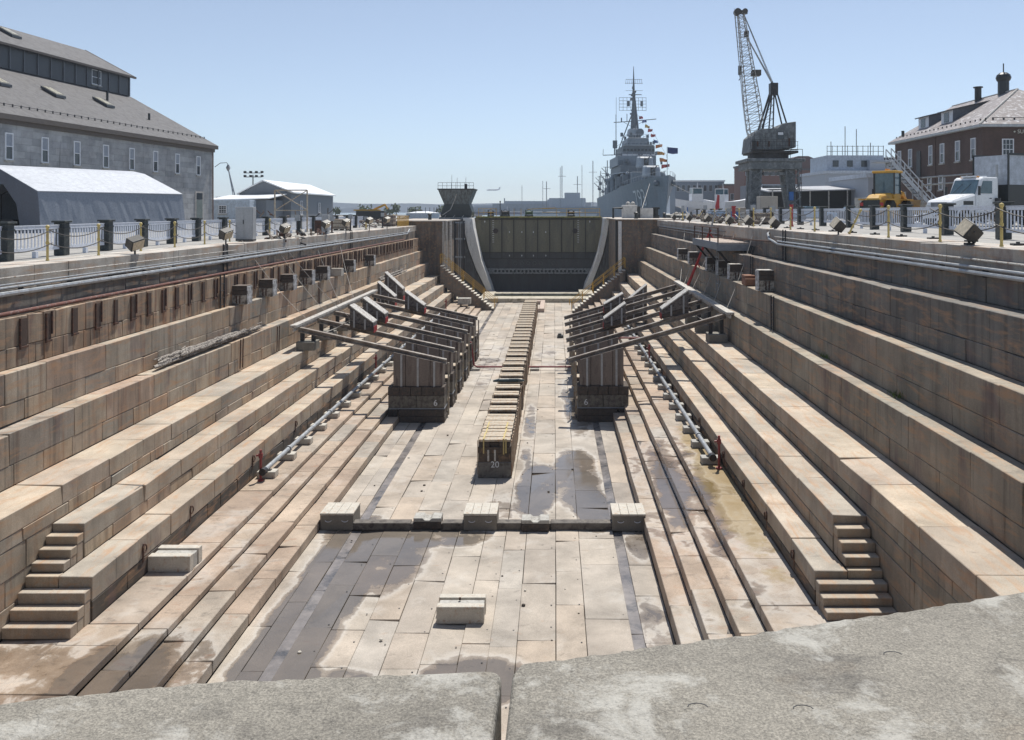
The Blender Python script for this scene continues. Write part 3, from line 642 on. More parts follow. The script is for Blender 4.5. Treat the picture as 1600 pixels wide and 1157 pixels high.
m.build('pipe_run',redhose,t)
for x in (-5.2,-1.3,1.0): MB((-2.4,56.4,0)).box(x-.3,x+.3,56.0,56.5,0,.14 if x!=1.0 else .1).build('support_pad',conc,t,bevel=.01)
m=MB().box(.25,.75,71,71.6,0,.22).box(.32,.6,71.1,71.4,.22,.36);m.build('drain_pump',black,None,bevel=.03,label='small black sump pump on the dock floor beside the right cribs',cat='pump')
# mooring rings in the ring benches
def ring(x,y,z,s,label,g):
    t=thing('mooring_ring',label,'iron ring',(x,y,z),group=g)
    MB().tube([(s*.05,math.cos(a)*.1,-.1+math.sin(a)*.1) for a in [2*math.pi*i/12 for i in range(13)]],.018,6,cap=False).build('ring',rust,t)
    MB().tube([(0,0,0),(s*.07,0,0)],.028,6).build('eye_bolt',rust,t);MB().box(-.006,.012,-.05,.05,-.45,-.02).build('rust_streak_plate',rust,t)
for k,y in enumerate([21.2,24.2,29.6,34.8]): ring(-10.88,y,1.68,1,'%s rusty mooring ring on the left ring bench, counting from the corner stairs'%ORD[k],'rings left')
for k,y in enumerate([20.9,23.7,26.6,29.9,35]): ring(6.02,y,1.98,-1,'%s rusty mooring ring on the right ring bench, counting from the corner stairs'%ORD[k],'rings right')
# wall ladders
def ladder(x,y,z0,z1,s,label):
    t=thing('wall_ladder',label,'ladder',(x,y,z0))
    for dy in (-.22,.22): MB().box(min(0,s*.05)+s*.06,max(0,s*.05)+s*.06,dy-.03,dy+.03,0,z1-z0).build('stile',steeld,t)
    n=int((z1-z0)/.3);m=MB()
    for i in range(n): m.tube([(s*.085,-.22,.15+i*.3),(s*.085,.22,.15+i*.3)],.018,6)
    m.build('rung',steeld,t)
ladder(-14.58,36.8,6.23,7.7,1,'black iron ladder on the rust streaked left altar beside the nearest shoring block')
ladder(-14.98,38.4,7.6,8.95,1,'short black ladder hanging below the left coping')
ladder(-14.98,22.0,7.6,9.9,1,'black ladder rising above the left coping at the edge of view')
ladder(-14.98,63,7.6,8.95,1,'short black ladder below the left coping far along the dock')
ladder(10.9,41.3,8.12,9.55,-1,'black iron ladder below the right coping beside the wooden platform')
ladder(10.15,44.5,6.74,8.15,-1,'black iron ladder on the dark altar behind the nearest right shoring block')
ladder(9.52,37.5,5.34,6.8,-1,'black iron ladder on the shaded right altar in front of the shoring blocks')
# iron bars standing on altars
for i,(x,y,z) in enumerate([(-13.55,41,3.7),(-14.2,51,5),(-13.55,36,3.8)]):
    m=MB()
    for dy in (0,.3): m.tube([(x+.0,y+dy,z-.1),(x+.03,y+dy,z+1.15)],.025,6)
    m.build('rusty_bar_pair',rust,None,label=['pair of rusty vertical bars against the left altar above the nearest rail','pair of rusty vertical bars below the left shoring blocks','pair of rusty vertical bars on the left wide bench under the long log'][i],cat='iron bars')
# ---- service pipes below the copings
def wallpipe(pts,r,mat,label,name='service_pipe',br=None,s=1):
    t=thing(name,label,'pipe',pts[0]);MB(pts[0]).tube(pts,r,8).build('pipe_run',mat,t)
    if br:
        m=MB(pts[0]);y=pts[0][1]+1
        while y<br: m.box(min(pts[0][0],pts[0][0]-s*.14),max(pts[0][0],pts[0][0]-s*.14),y,y+.05,pts[0][2]-r-.03,pts[0][2]+r+.03);y+=2.4
        m.build('bracket',steeld,t)
wallpipe([(-14.8,6,8.2),(-14.8,86,8.2),(-14.9,88,8.6)],.075,galv,'thickest silver pipe under the left coping',br=85)
wallpipe([(-14.8,6,8.36),(-14.8,88,8.36)],.035,galv,'middle thin silver pipe under the left coping',br=None)
wallpipe([(-14.85,6,8.44),(-14.85,60,8.44)],.02,galv,'thin silver conduit just above the paired pipes under the left coping')
wallpipe([(-14.88,6,8.62),(-14.88,40,8.62)],.018,steelw,'uppermost pale cable stretched on the left coping face',name='cable')
wallpipe([(-14.72,6,7.68),(-14.72,84,7.70)],.05,rustpipe,'rust red pipe lying along the top of the rust streaked left altar',br=None)
wallpipe([(10.74,6,8.86),(10.74,41.0,8.86),(10.72,42.6,9.05),(10.8,43.2,9.3),(11.3,43.6,9.56)],.06,galv,'lower thick silver pipe under the right coping bending up by the platform',br=40,s=-1)
wallpipe([(10.76,6,8.99),(10.76,41.2,8.99)],.04,galv,'thin silver pipe just above the thick one under the right coping')
wallpipe([(10.84,6,9.18),(10.84,42,9.18)],.025,steelw,'pale conduit high on the right coping face')
wallpipe([(10.8,56,8.95),(10.8,88,8.95)],.04,galv,'far silver pipe under the right coping beyond the platform')
wallpipe([(10.8,54,9.15),(10.8,88,9.15)],.025,steeld,'dark cable above the far silver pipe on the right coping',name='cable')
wallpipe([(10.82,55,8.75),(10.82,88,8.75)],.025,steelw,'pale cable below the far silver pipe on the right coping',name='cable')
# ---- dock head: coping stones under the photographer
MB().box(-17,14,-1,1.2,0,8.2).build('head_wall',concd,None,label='dark retaining wall closing the near end of the dock below the coping stones',cat='wall')
def fore(pts,label):
    bm=bmesh.new();vs=[bm.verts.new((p[0],p[1],8.9)) for p in pts];f=bm.faces.new(vs)
    r=bmesh.ops.extrude_face_region(bm,geom=[f]);
    for g in r['geom']:
        if isinstance(g,bmesh.types.BMVert): g.co.z-=.55
    bmesh.ops.recalc_face_normals(bm,faces=bm.faces)
    me=bpy.data.meshes.new('coping_stone');bm.to_mesh(me);bm.free();me.materials.append(G_fore);o=bpy.data.objects.new('coping_stone',me);COL.objects.link(o)
    b=o.modifiers.new('bevel','BEVEL');b.width=.03;b.segments=3
    o['label']=label;o['category']='coping stone';o['group']='coping stones at the dock head'
import random as _r
rg=_r.Random(5)
def edge(a,b,n,amp=.006):
    n*=3;amp=.0075 if n>6 else amp
    return [(a[0]+(b[0]-a[0])*i/n+rg.uniform(-amp,amp),a[1]+(b[1]-a[1])*i/n+rg.uniform(-amp,amp)) for i in range(n+1)]
def cp(x,y): Y=1350*1.5/(y-331);return ((x-866)*Y/1350-.0,Y)
def fe(pts,n): 
    o=[]
    for a,b in zip(pts[:-1],pts[1:]): o+=edge(cp(*a),cp(*b),n)[:-1]
    return o+[cp(*pts[-1])]
fore([(-.16,1.0),cp(801,1052)]+fe([(812,1037),(1000,1012),(1200,985),(1400,956),(1600,924),(1760,895)],5)+[(3.4,1.0)],'large lichen stained granite coping stone filling the lower right corner')
fore([(-3.2,1.0)]+fe([(-700,1190),(100,1085),(325,1063),(770,1046)],6)+[cp(784,1052),(-.19,1.0)],'grey granite coping stone left of the open joint at the bottom edge')
fore([(3.42,1.0)]+edge((3.42,3.9),(5.5,5.3),6)+[(6.5,1.0)],'third granite coping stone beyond the lower right corner of view')
m=MB()
for p in (cp(1255,1108)[:2],cp(1395,1023)[:2],cp(1090,1105)[:2]): m.tube([(p[0]+.03*math.cos(a),p[1]+.02*math.sin(a),8.899) for a in [math.pi*k/6 for k in range(7)]],.0025,6)
m.build('crescent_iron_mark',steeld,None,label='small dark crescent iron fixings set in the foreground coping stone',cat='iron fixing')
t=thing('brass_fitting','small brass spray fitting standing just beyond the lower right coping stone','fitting',(3.15,4.9,8.3))
MB((3.15,4.9,8.3)).cyl((3.15,4.9,8.0),.03,.5,8).build('stem',yellow,t)
t.location=(3.03,4.9,8.3);MB().ball((0,0,.28),.05).build('nozzle',yellow,t)
# ---- fit: seat everything measured on the dock at its surveyed position
FARNAMES=('coping_stone','head_wall','crescent_iron_mark','dock_wall','dock_floor')
WL.scale=WR.scale=FL.scale=(.989,1,1)
bpy.context.view_layer.update()
for r in [o for o in sc.objects if o.parent is None]:
    st=r.name.split('.')[0]
    if st in FARNAMES: continue
    pts=[]
    def walk(o):
        if o.type=='MESH': pts.extend([o.matrix_world@Vector(c) for c in o.bound_box])
        for c in o.children: walk(c)
    walk(r)
    y0=min(p.y for p in pts);y1=max(p.y for p in pts);z0=min(p.z for p in pts);x=(min(p.x for p in pts)+max(p.x for p in pts))/2
    if y1-y0>30 and z0>7: r.location.x-=.011*x;continue
    yr=y0 if y1-y0<10 else (y0*.7+y1*.3)
    if st=='tie_beam': dy=.4-.0489*x
    else: dy=.978*yr+.1464*(10.4-z0)-yr-.0489*x
    r.location.y+=dy;r.location.x-=.011*x
# ---- far end: piers, sill, flanking stairs
def pier(name,poly,y0,y1,mat,label):
    return MB().prism(poly,'y',y0,y1).build(name,mat,None,label=label,cat='pier')
pl=pier('entrance_pier',[(-19,-.3),(-11.95,-.3),(-11.95,9.3),(-19,9.3)],93,118,G_pier,'streaked dark masonry pier at the far left end of the dock below the control tower')
pr=pier('entrance_pier',[(6.8,-.3),(13,-.3),(13,9.5),(6.8,9.5)],90.6,118,G_pier,'streaked dark masonry pier at the far right end of the dock')
MB((0,0,0)).prism([(10.9,8.2),(12.8,8.2),(12.8,9.52),(10.9,9.52)],'y',90.5,90.6).build('quoin',G_pier,pr)
MB().box(6.5,13.2,90.3,118,9.5,9.62).build('pier_coping',G_cope,pr,bevel=.02)
MB().box(-19,-11.6,92.6,118,9.3,9.45).build('pier_coping',G_cope,pl,bevel=.02)
LC=[(-11.4,9.6),(-11.2,8),(-10.7,5.8),(-9.75,3.2),(-8.6,.9),(-8.3,-.3)];RC=[(-10.25,9.6),(-10.05,8.3),(-9.75,7.0),(-9.1,4.2),(-8.0,1.4),(-7.5,-.3)]
s_=MB().prism(LC+RC[::-1],'y',107.7,111);s_.build('curved_seat',concw,None,bevel=.03,label='pale curved stone seat of the gate on the left side',cat='gate seat')
LC2=[(6.9,9.6),(6.6,7.5),(6.1,5.2),(5.4,3.2),(4.7,1.4),(4.3,-.3)];RC2=[(6.2,9.6),(5.95,7.5),(5.45,5.2),(4.75,3.2),(3.9,1.4),(3.5,-.3)]
MB().prism(RC2+LC2[::-1],'y',107.7,111).build('curved_seat',concw,None,bevel=.03,label='pale curved stone seat of the gate on the right side',cat='gate seat')
MB().prism([(-13,-.3),(-8.5,-.3),(-8.7,.9),(-9.85,3.2),(-10.8,5.8),(-11.3,8),(-11.5,9.55),(-13,9.55)],'y',108,118).build('pier_return',M('grey_pier_concrete',(.16,.165,.17),.8,var=.15,streak=True,c2=(.1,.1,.1)),pl)
MB().prism([(4.8,-.3),(8,-.3),(8,9.55),(7.0,9.55),(6.7,7.5),(6.2,5.2),(5.5,3.2),(4.8,1.4)],'y',108,118).build('pier_return',MATS['grey_pier_concrete'],pr)
MB().box(6.72,7.05,90.35,90.62,4.2,9.4).build('pale_pilaster',concw,pr);MB().box(6.5,6.72,91.4,92,4.0,9.6).build('groove_shade_strip',black,pr)  # black strip stands for the shade inside the pier groove
for i,(a,b,yy) in enumerate([(-12.0,-11.78,92.5),(-11.6,-11.42,92.2),(-11.2,-11.0,92.5)]):
    MB().box(a,b,yy,yy+.3,1.5,9.4).build('white_guide_column',steelw,pl)
# steel ladder tower between columns
t=thing('guide_frame','dark steel guide frame with bracing beside the left curved gate seat','steel frame',(-10.6,95,0));o=(-10.6,95,0)
m=MB(o)
for x in (-10.95,-10.0):
    for y in (95,96): m.bar((x,y,.4),(x,y,9.4),.16)
m.build('upright',steeld,t);m=MB(o)
for z in (1.2,3.3,5.4,7.4,9.2):
    m.bar((-11.1,95,z),(-9.8,95,z),.14,.16);m.bar((-10.95,95,z),(-10.95,96,z),.1);m.bar((-10.0,95,z),(-10.0,96,z),.1)
m.build('crossbar',M('grey_blue_steel',(.25,.28,.31),.5,.3),t)
m=MB(o);m.tube([(-10.5,94.9,.5),(-10.5,94.9,9.3)],.04,6).tube([(-10.3,94.9,.5),(-10.3,94.9,9.3)],.04,6);m.build('pipe',galv,t)
# sill
S=MB().box(-11.5,7,98.8,101.6,-.3,.46).box(-8.2,4.2,105.5,107.9,-.3,.42).box(-8.6,-7.2,101.6,107.6,-.3,.5).box(3.0,4.6,101.6,107.6,-.3,.75)
S.build('entrance_sill',M('sill_stone',(.50,.46,.38),.8,var=.2,c2=(.2,.18,.12),c2amt=.35,scale=1),None,bevel=.02,kind='structure')
MB().box(-7.2,3.0,101.6,105.5,-.3,.18).build('sill_water',M('stagnant_water',(.05,.06,.03),.08,var=.4,scale=1,obj=False),None,kind='structure')
MB().box(-8.2,4.2,107.9,112.2,-.3,.1).build('gate_well_floor',G_pier,None,kind='structure')
def flank(x0,z0,x1,y,n,label):
    """flight of stairs across the end of the dock from (x0,z0) high to (x1,0)"""
    t=thing('dock_stairs',label,'stairs',(x1,y,0));s=1 if x1>x0 else -1;m=MB((x1,y,0));dx=(x1-x0)/n
    body=MB((x1,y,0));pts=[(x0,-.0)]
    for i in range(n):
        zt=z0*(1-(i+1)/n)+z0/n*.0;xa=x0+dx*i;xb=xa+dx
        if zt<.02: break
        a,b=sorted((xa,xb));m.box(a-.02,b+.02,y-.04,y+1.5,zt-.07,zt);body.box(a,b,y,y+1.45,max(-.2,zt-1.9),zt-.07)
    m.build('tread',M('stair_tread_stone',(.60,.57,.50),.8,var=.12),t);body.build('stair_body',G_pier,t)
    for yy in (y+.02,y+1.4):
        r=MB((x1,y,0));slope=Vector((x1-x0,0,-z0))
        for h in (1.05,.6):
            a=Vector((x0,yy,z0+h));b=Vector((x1-dx,yy,h+z0/n));r.tube([a,b,b+Vector((-.0+s*.3,0,0)),b+Vector((s*.3,0,-h*.5))] if h==1.05 else [a,b],.028,6)
        r.build('handrail',yrail,t)
        for i in range(0,6):
            p=Vector((x0,yy,z0))+slope*(i/5.2);MB((x1,y,0)).tube([p,p+Vector((0,0,1.05))],.035,6).build('rail_post',yrail,t)
flank(-12.0,4.9,-6.1,91.0,22,'stone stairs with yellow railings descending from the left benches to the dock floor')
flank(7.3,4.6,1.6,88.9,20,'stone stairs with yellow railings descending from the right benches to the dock floor')
m=MB().box(-9.9,-8.6,88.5,89.6,.9,1.5);m.build('concrete_block',conc,None,bevel=.02,label='grey concrete block at the top of the far left steps beside the yellow railed stairs',cat='concrete block')
# ---- the caisson gate
t=thing('caisson_gate','tall ribbed steel caisson gate closing the seaward end, olive above and black below','dock gate',(-2,112,0));o=(-2,112,0)
def gx(z,l): # half section following seats
    T=RC if l else RC2
    for (xa,za),(xb,zb) in zip(T[:-1],T[1:]):
        if za>=z>=zb: return xa+(xb-xa)*(za-z)/(za-zb)
    return T[-1][0]
def plate(z0,z1,y,mat,name,dy=.3):
    zz=[z0+(z1-z0)*i/6 for i in range(7)];P=[(gx(z,1)-.15,z) for z in zz]+[(gx(z,0)+.15,z) for z in zz[::-1]]
    return MB(o).prism(P,'y',y,y+dy).build(name,mat,t)
plate(5.15,9.6,112,gateu,'upper_plating');plate(2.6,5.14,112.03,gatel,'middle_plating');plate(.0,2.59,112.35,gatel,'lower_plating',.2)
plate(2.35,3.05,111.7,gateg,'perforated_band',.35)
m=MB(o)
for i in range(24):
    x=-7.6+i*.5
    m.tube([(x,111.69,2.7),(x,111.72,2.7)],.16,10)
m.build('drain_hole',black,t)
for i in range(9):
    x=-8.35+i*1.55
    MB(o).box(x-.05,x+.05,111.85,112,5.15,9.55).box(x-.04,x+.04,111.9,112.05,4.3,5.15).build('rib',M('gate_rib',(.06,.056,.047),.6,var=.2),t)
m=MB(o).box(-9.8,5.9,111.8,112,9.35,9.5).box(-9.3,5.2,111.85,112,5.05,5.15).box(-9.1,5,111.9,112.03,4.25,4.33);m.build('stringer',MATS['gate_rib'],t)
for i in range(7):
    if i==5: continue
    x=-5.0+i*.82
    MB(o).tube([(x+.22*math.cos(a),111.98,3.75+.22*math.sin(a)) for a in [2*math.pi*k/14 for k in range(15)]],.03,5,cap=False).build('valve_ring',M('gate_ring',(.16,.16,.16),.6),t)
for x in (-7.6,2.7):
    MB(o).tube([(x,111.9,7.9),(x,112.02,7.9)],.33,14).build('manhole_cover',M('gate_hatch',(.05,.035,.03),.6),t)
    m=MB(o)
    for i in range(11): m.box(x-.42 if x<0 else x+.3,x-.2 if x<0 else x+.52,111.96,112,6.4+i*.28,6.5+i*.28)
    m.build('draught_mark',M('draught_paint',(.5,.5,.48),.6),t)
m=MB(o)
for x in (-5.8,-4.2,-2.7,-1.1): m.box(x-.05,x+.05,111.97,112,7.65,7.85);m.box(x-.05,x+.05,111.97,112,4.6,4.8)
for x in (-9,4.6): m.box(x-.06,x+.06,111.97,112,9.0,9.22)
for x in (-7,-5.4,-3.8,-2.2,-.6,1): m.box(x-.04,x+.04,112.33,112.36,1.3,1.42)
m.build('white_stencil',numw,t)
MB(o).box(-10.15,6.1,111.6,115.6,9.6,9.78).build('deck',M('mossy_deck_edge',(.32,.28,.10),.8,var=.3,c2=(.15,.17,.05),c2amt=.5,scale=1.2),t)
MB(o).box(-9.5,5.4,112.2,115.5,.0,9.6).build('hull_box',gatel,t)
m=MB(o)
for x in [-9.8,-9.1,-8.2,-7.5,-5.2,-4.3,.3,1.6,3.3,4.0,5.9]: m.tube([(x,111.8,9.78),(x,111.8,10.8)],.035,6)
for a,b in ((-9.8,-7.5),(-1.6,5.9)):
    for z in (10.3,10.78): m.tube([(a,111.8,z),(b,111.8,z)],.03,6)
m.tube([(-3.5,111.8,10.7),(.2,111.8,10.9)],.04,6)
m.build('deck_railing',yrail,t)
def winch(x,y,z,label,k=1.,mat=None):
    w=thing('deck_winch',label,'winch',(x,y,z));MB().box(-.6*k,.6*k,-.3,.3,0,.16).build('bed_plate',steeld,w)
    MB().tube([(-.4*k,0,.45),(.4*k,0,.45)],.26*k,12).build('drum',mat or steeld,w);MB().box(-.55*k,-.4*k,-.25,.25,.1,.85).build('frame',mat or steeld,w);MB().box(.4*k,.55*k,-.25,.25,.1,.75).build('frame',mat or steeld,w)
    MB().tube([(0+.3*math.cos(a),-.3,.6+.3*math.sin(a)) for a in [2*math.pi*i/10 for i in range(11)]],.03,5,cap=False).build('handwheel',mat or steeld,w)
winch(-6.4,113,9.78,'dark winch on top of the caisson gate left of its middle');winch(-8.3,113,9.78,'small dark winch near the left end of the gate deck',.7);winch(-3.3,113,9.78,'green winch near the middle of the gate deck',.9,M('machine_green',(.05,.10,.06),.5));winch(2.2,113,9.78,'low winch near the right end of the gate deck',.8)
MB().cyl((-7.1,113.4,9.78),.05,1.9,8).cyl((-7.1,113.4,11.6),.09,.2,8).build('vent_mast',steeld,None,label='slim black vent pipe standing on the caisson gate deck',cat='vent pipe')
# ================================================================= THE QUAYS
QL,QR=8.89,9.52
MB().poly([(-16.49,4,QL-.012),(-16.49,118,QL-.012),(-34,118,QL-.012),(-34,300,QL-.012),(-400,300,QL-.012),(-400,-10,QL-.012),(-16.49,-10,QL-.012)]).build('quay_pavement',asphalt,None,kind='structure')
MB().poly([(12.39,-10,QR-.012),(400,-10,QR-.012),(400,420,QR-.012),(30,420,QR-.012),(30,122,QR-.012),(12.39,118,QR-.012)]).build('quay_pavement',asphalt,None,kind='structure')
MB().box(-34,-16.5,117.9,118.2,2,QL-.02).box(-34.2,-34,118,300,2,QL-.02).build('quay_wall',concd,None,label='left quay wall facing the harbour',cat='wall')
MB().box(12.4,30,118,122,2,QR-.02).box(29.8,30,122,420,2,QR-.02).build('quay_wall',concd,None,label='right quay wall beside the grey warship',cat='wall')
MB().poly([(-2500,118,8.1),(2500,118,8.1),(2500,2600,8.1),(-2500,2600,8.1)]).build('harbour_water',water,None,kind='structure')
# ---- balustrades
def fence(pts,zq,sp,label,s,npk):
    t=thing('balustrade',label,'fence',(pts[0][0],pts[0][1],zq));o=t.location.copy()
    P=[];(x0,y0)=pts[0]
    def at(y):
        for (xa,ya),(xb,yb) in zip(pts[:-1],pts[1:]):
            if ya<=y<=yb: return xa+(xb-xa)*(y-ya)/(yb-ya)
        return pts[-1][0]
    y=y0;pm=MB().box(-.18,.18,-.18,.18,.0,1.13).box(-.24,.24,-.24,.24,1.13,1.2).box(-.2,.2,-.2,.2,0.9,.98)
    first=None;pf=None
    while y<pts[-1][1]:
        if first is None: first=pm.build('post',dkgreen,t,bevel=.015);c=first
        else: c=first.copy();COL.objects.link(c);c.parent=t
        c.location=(at(y)-o.x,y-o.y,0)
        a=Vector((at(y),y,0));b=Vector((at(y+sp),y+sp,0));d=b-a
        if pf is None:
            l=sp-.42;p=MB().box(-.02,.02,.21,sp-.21,.93,1.03).box(-.035,.035,.21,sp-.21,1.035,1.065).box(-.02,.02,.21,sp-.21,.22,.34)
            for i in range(npk):
                yy=.28+(l-.14)*i/(npk-1);p.box(-.012,.012,yy-.036,yy+.036,.34,.92)
            p.box(-.06,.06,sp/2-.08,sp/2+.08,0,.2)
            pf=p.build('picket_panel',picket_m,t);c=pf
        else: c=pf.copy();COL.objects.link(c);c.parent=t
        c.location=(a.x-o.x,a.y-o.y,0);c.rotation_euler=(0,0,-math.atan2(d.x,d.y))
        y+=sp
fence([(-16.0,19.1),(-16.75,26.4),(-18.4,44.4),(-18.6,84)],QL,3.62,'white picket balustrade with black posts along the left quay in front of the tent',-1,15)
fence([(13.6,22.4),(14.3,27.5),(16.4,48),(17.4,112)],QR,5.1,'white picket balustrade with black posts in front of the truck and loader',1,17)
# ---- stanchions and chains
def stan(x,y,z,label,dy,g,lean=0,tilt=None):
    t=thing('chain_stanchion',label,'stanchion',(x,y,z),group=g)
    MB().cyl((0,0,0),.038,1.0,8).cyl((0,0,.52),.055,.07,8).cyl((0,0,0),.05,.05,8).build('post',yellow,t);MB().ball((0,0,1.04),.062).build('ball_cap',yellow,t)
    if dy:
        for h,sag in ((.97,.26),(.55,.22)):
            MB().tube([(0,dy*i/10,h-sag*4*(i/10)*(1-i/10)) for i in range(11)],.016,5).build('chain',chainm,t)
    if tilt:t.rotation_euler=tilt
    return t
yy=[19.9,23.2,26.5,29.75,33.1,36.4,39.9,43.4,47,50.5];nmz=['edge of view']+ORD
first=None
for i,y in enumerate(yy):
    x=-15.25-(y-20)*.045;lab='%s yellow chain stanchion from the near end of the left coping'%ORD[i]
    if first is None:first=stan(x,y,QL,lab,3.3,'yellow chain stanchions on the left coping')
    else: dup(first,(x,y,QL),lab)
first=None
for i,y in enumerate([17.6,21.6,25.2,29.3,38.2,42.4,46.6,51,55.4,60,65]):
    x=11.15+(y-20)*.02;lab='%s yellow chain stanchion from the near end of the right coping'%ORD[i if i<4 else i+1]
    if first is None:first=stan(x,y,QR,lab,4.1,'yellow chain stanchions on the right coping')
    else: dup(first,(x,y,QR),lab)
stan(11.6,34.0,QR,'leaning yellow stanchion on the right coping, tilted towards the fence',None,'yellow chain stanchions on the right coping',tilt=(0,R(26),0))
# ---- floodlights
def flood(x,y,zb,s,label,zl,g,yaw=None,k=1.):
    t=thing('floodlight',label,'floodlight',(x,y,zb),group=g)
    MB().cyl((0,0,0),.035,zl-zb-.2,8).box(-.1,.1,-.1,.1,0,.06).build('mast',steeld,t)
    o=MB().prism([(-.22*k,-.26*k),(.22*k,-.20*k),(.22*k,.20*k),(-.22*k,.26*k)],'y',-.3*k,.3*k).build('lamp_housing',chrome,t,bevel=.02)
    o.location=(0,0,zl-zb);o.rotation_euler=(R(22),R(32)*s,R(15)*s)
    # glass face on the dock side
    gb=MB();gx_=-.225*k if s>0 else -.225*k
    gb.box(-.236*k,-.215*k,-.26*k,.26*k,-.22*k,.22*k);gl=gb.build('lens',lampglass,o)
    if s<0: o.rotation_euler=(R(-18),R(-32),R(180-20));
    for dy in (-.33,.33): MB().bar((0,0,zl-zb-.22),(0,dy*k,zl-zb),.03).build('yoke',steeld,t)
for i,(y,zl) in enumerate([(30.7,9.3),(39.2,9.42),(47.8,9.5),(56.4,9.6),(61.8,9.65),(69.6,9.7),(77,9.7)]):
    flood(-14.9,y,8.3,-1,'%s floodlight on a short mast along the left coping, counting from the camera'%ORD[i],zl,'floodlights along the left coping',k=.85)
for i,(y,zl) in enumerate([(22.8,9.88),(33.3,9.88),(42.9,9.85),(48.6,9.9),(54,9.9),(61.5,9.95),(70,9.95),(79,9.95)]):
    flood(10.95,y,8.6 if i else 9.52,1,'%s floodlight along the right coping, counting from the camera'%ORD[i],zl,'floodlights along the right coping',k=.85 if i else .9)
# small number plates on copings
for x,y,z,s,tx in ((-14.955,26.8,8.62,-1,'6'),(10.875,26.1,9.22,1,'10'),(10.875,33.2,9.25,1,'9')):
    t=thing('number_plate','small white painted number plate on the %s coping face, %s'%('left' if s<0 else 'right',{'6':'by the third stanchion','10':'nearest the camera','9':'farther from the camera'}[tx]),'number plate',(x,y,z))
    MB().box(-.004,.004,-.1,.1,-.13,.13).build('plate',numw,t)
    o=text(tx,.2,(s*-.012,0,-.07),(R(90),0,R(-90) if s>0 else R(90)),black,t)
# iron cleats on the coping
first=None
for i in range(12):
    y=20+i*2.6
    t=thing('coping_cleat','%s small dark iron plate set in the right coping top'%ORD[i],'iron plate',(12.1+.03*i,y,QR),group='iron plates in the right coping') if first is None else dup(first,(12.1+.03*i,y,QR),'%s small dark iron plate set in the right coping top'%ORD[i])
    if first is None: first=t;MB().box(-.16,.16,-.1,.1,.0,.05).build('plate',steeld,t);MB().cyl((0,0,.05),.05,.04,8).build('stud',steeld,t)
# ---- wooden working platform on the right wall
t=thing('work_platform','weathered plank platform on steel brackets jutting from the right wall with hoses beneath','platform',(10,51,8.6));o=(10,51,8.6)
m=MB(o)
for i in range(8): m.box(9.0+i*.3,9.28+i*.3,47.5,55.5,8.62,8.70)
m.build('deck_plank',M('platform_plank',(.40,.33,.28),.85,var=.25,isl=.2),t)
MB(o).box(8.9,9.0,47.4,55.6,8.3,8.7).box(8.9,11,47.3,47.42,8.25,8.62).build('edge_beam',M('grey_blue_steel2',(.22,.24,.27),.5,.2),t)
m=MB(o)
for y in (48,52,55): m.bar((9.0,y,8.35),(10.2,y,6.9),.12)
m.build('bracket',steeld,t)
m=MB(o)
for y in (47.5,50,52.5,55.4): m.tube([(9.0,y,8.7),(9.0,y,9.5)],.04,6)
m.tube([(9.0,47.5,9.5),(9.0,55.4,9.5)],.03,6).tube([(9.0,47.5,9.15),(9.0,55.4,9.15)],.03,6)
m.build('railing',rust,t)
m=MB(o)
rr=random.Random(4)
for i in range(9):
    y=46+i*.28;m.tube([(10.7,y,8.55),(10.5,y+.1,8.0-rr.random()*.4),(10.45,y+.15,7.4),(10.6,y+.3,7.2-rr.random()*.3),(10.7,y+.4,7.6)],.03,6)
m.build('hanging_hose',black,t)
m=MB(o)
for i in range(5): m.tube([(9.3,49,8.3-i*.5),(9.3,49.6,8.3-i*.5)],.02,6)
m.tube([(9.3,49,8.3),(9.3,49,5.9)],.02,6).tube([(9.3,49.6,8.3),(9.3,49.6,5.9)],.02,6);m.build('access_ladder',galv,t)
wallpipe([(9.6,50.5,8.9),(10.6,42,8.95),(10.9,36,8.98)],.03,rust,'rusty pipe running along the right coping from the platform')
# red boom and ropes
t=thing('red_boom','long red tapering boom leaning from the right coping down to the white steel beam','boom',(8.9,56.3,5.5))
p=Vector((8.9,57.5,5.5));q=Vector((10.4,56,9.9))
MB((8.9,56.3,5.5)).tube([p,p.lerp(q,.85)],[.10,.07],8).build('boom_tube',red,t);MB((8.9,56.3,5.5)).tube([p.lerp(q,.85),q+Vector((.05,0,.5))],.06,8).build('pale_tip',galv,t)
MB((8.9,56.3,5.5)).tube([p.lerp(q,.35),p.lerp(q,.35)+Vector((.35,-.2,-.7))],.04,6).tube([p.lerp(q,.8),p.lerp(q,.8)+Vector((.6,-.3,-.9))],.04,6).build('boom_leg',red,t)
rope=M('pale_rope',(.55,.52,.47),.8,var=.1)
RP_=[((-15,41.5,9.0),(-12.9,44.8,4.9)),((-15.1,46,9.0),(-12.9,48.4,4.9)),((-15.1,47,9.1),(-11.2,47,4.7)),((-15.1,54,9.0),(-12.9,52,4.9)),((-15.1,60,9.1),(-12.9,55.5,4.9)),((10.9,47,9.5),(8.8,44,5.5)),((10.9,52,9.4),(8.8,47.5,5.5)),((10.9,55,9.4),(8.8,51,5.5)),((10.9,58,9.4),(8.8,55,5.5)),((10.9,64,9.4),(8.8,58.5,5.5)),((10.9,72,9.4),(8.9,61,5.5))]
for i,(a,b) in enumerate(RP_):
    a=Vector(a);b=Vector(b);k=i if i<5 else i-5
    MB().tube([a.lerp(b,u/6)+Vector((0,0,-.25*4*(u/6)*(1-u/6))) for u in range(7)],.014,5).build('guy_rope',rope,None,label='%s pale guy rope slanting from the %s coping down to the crib rails'%(ORD[k],'left' if i<5 else 'right'),cat='rope')
def slackcable(pts,label):
    MB().tube(pts,.022,6).build('slack_cable',black if 0 else steelw,None,label=label,cat='cable')
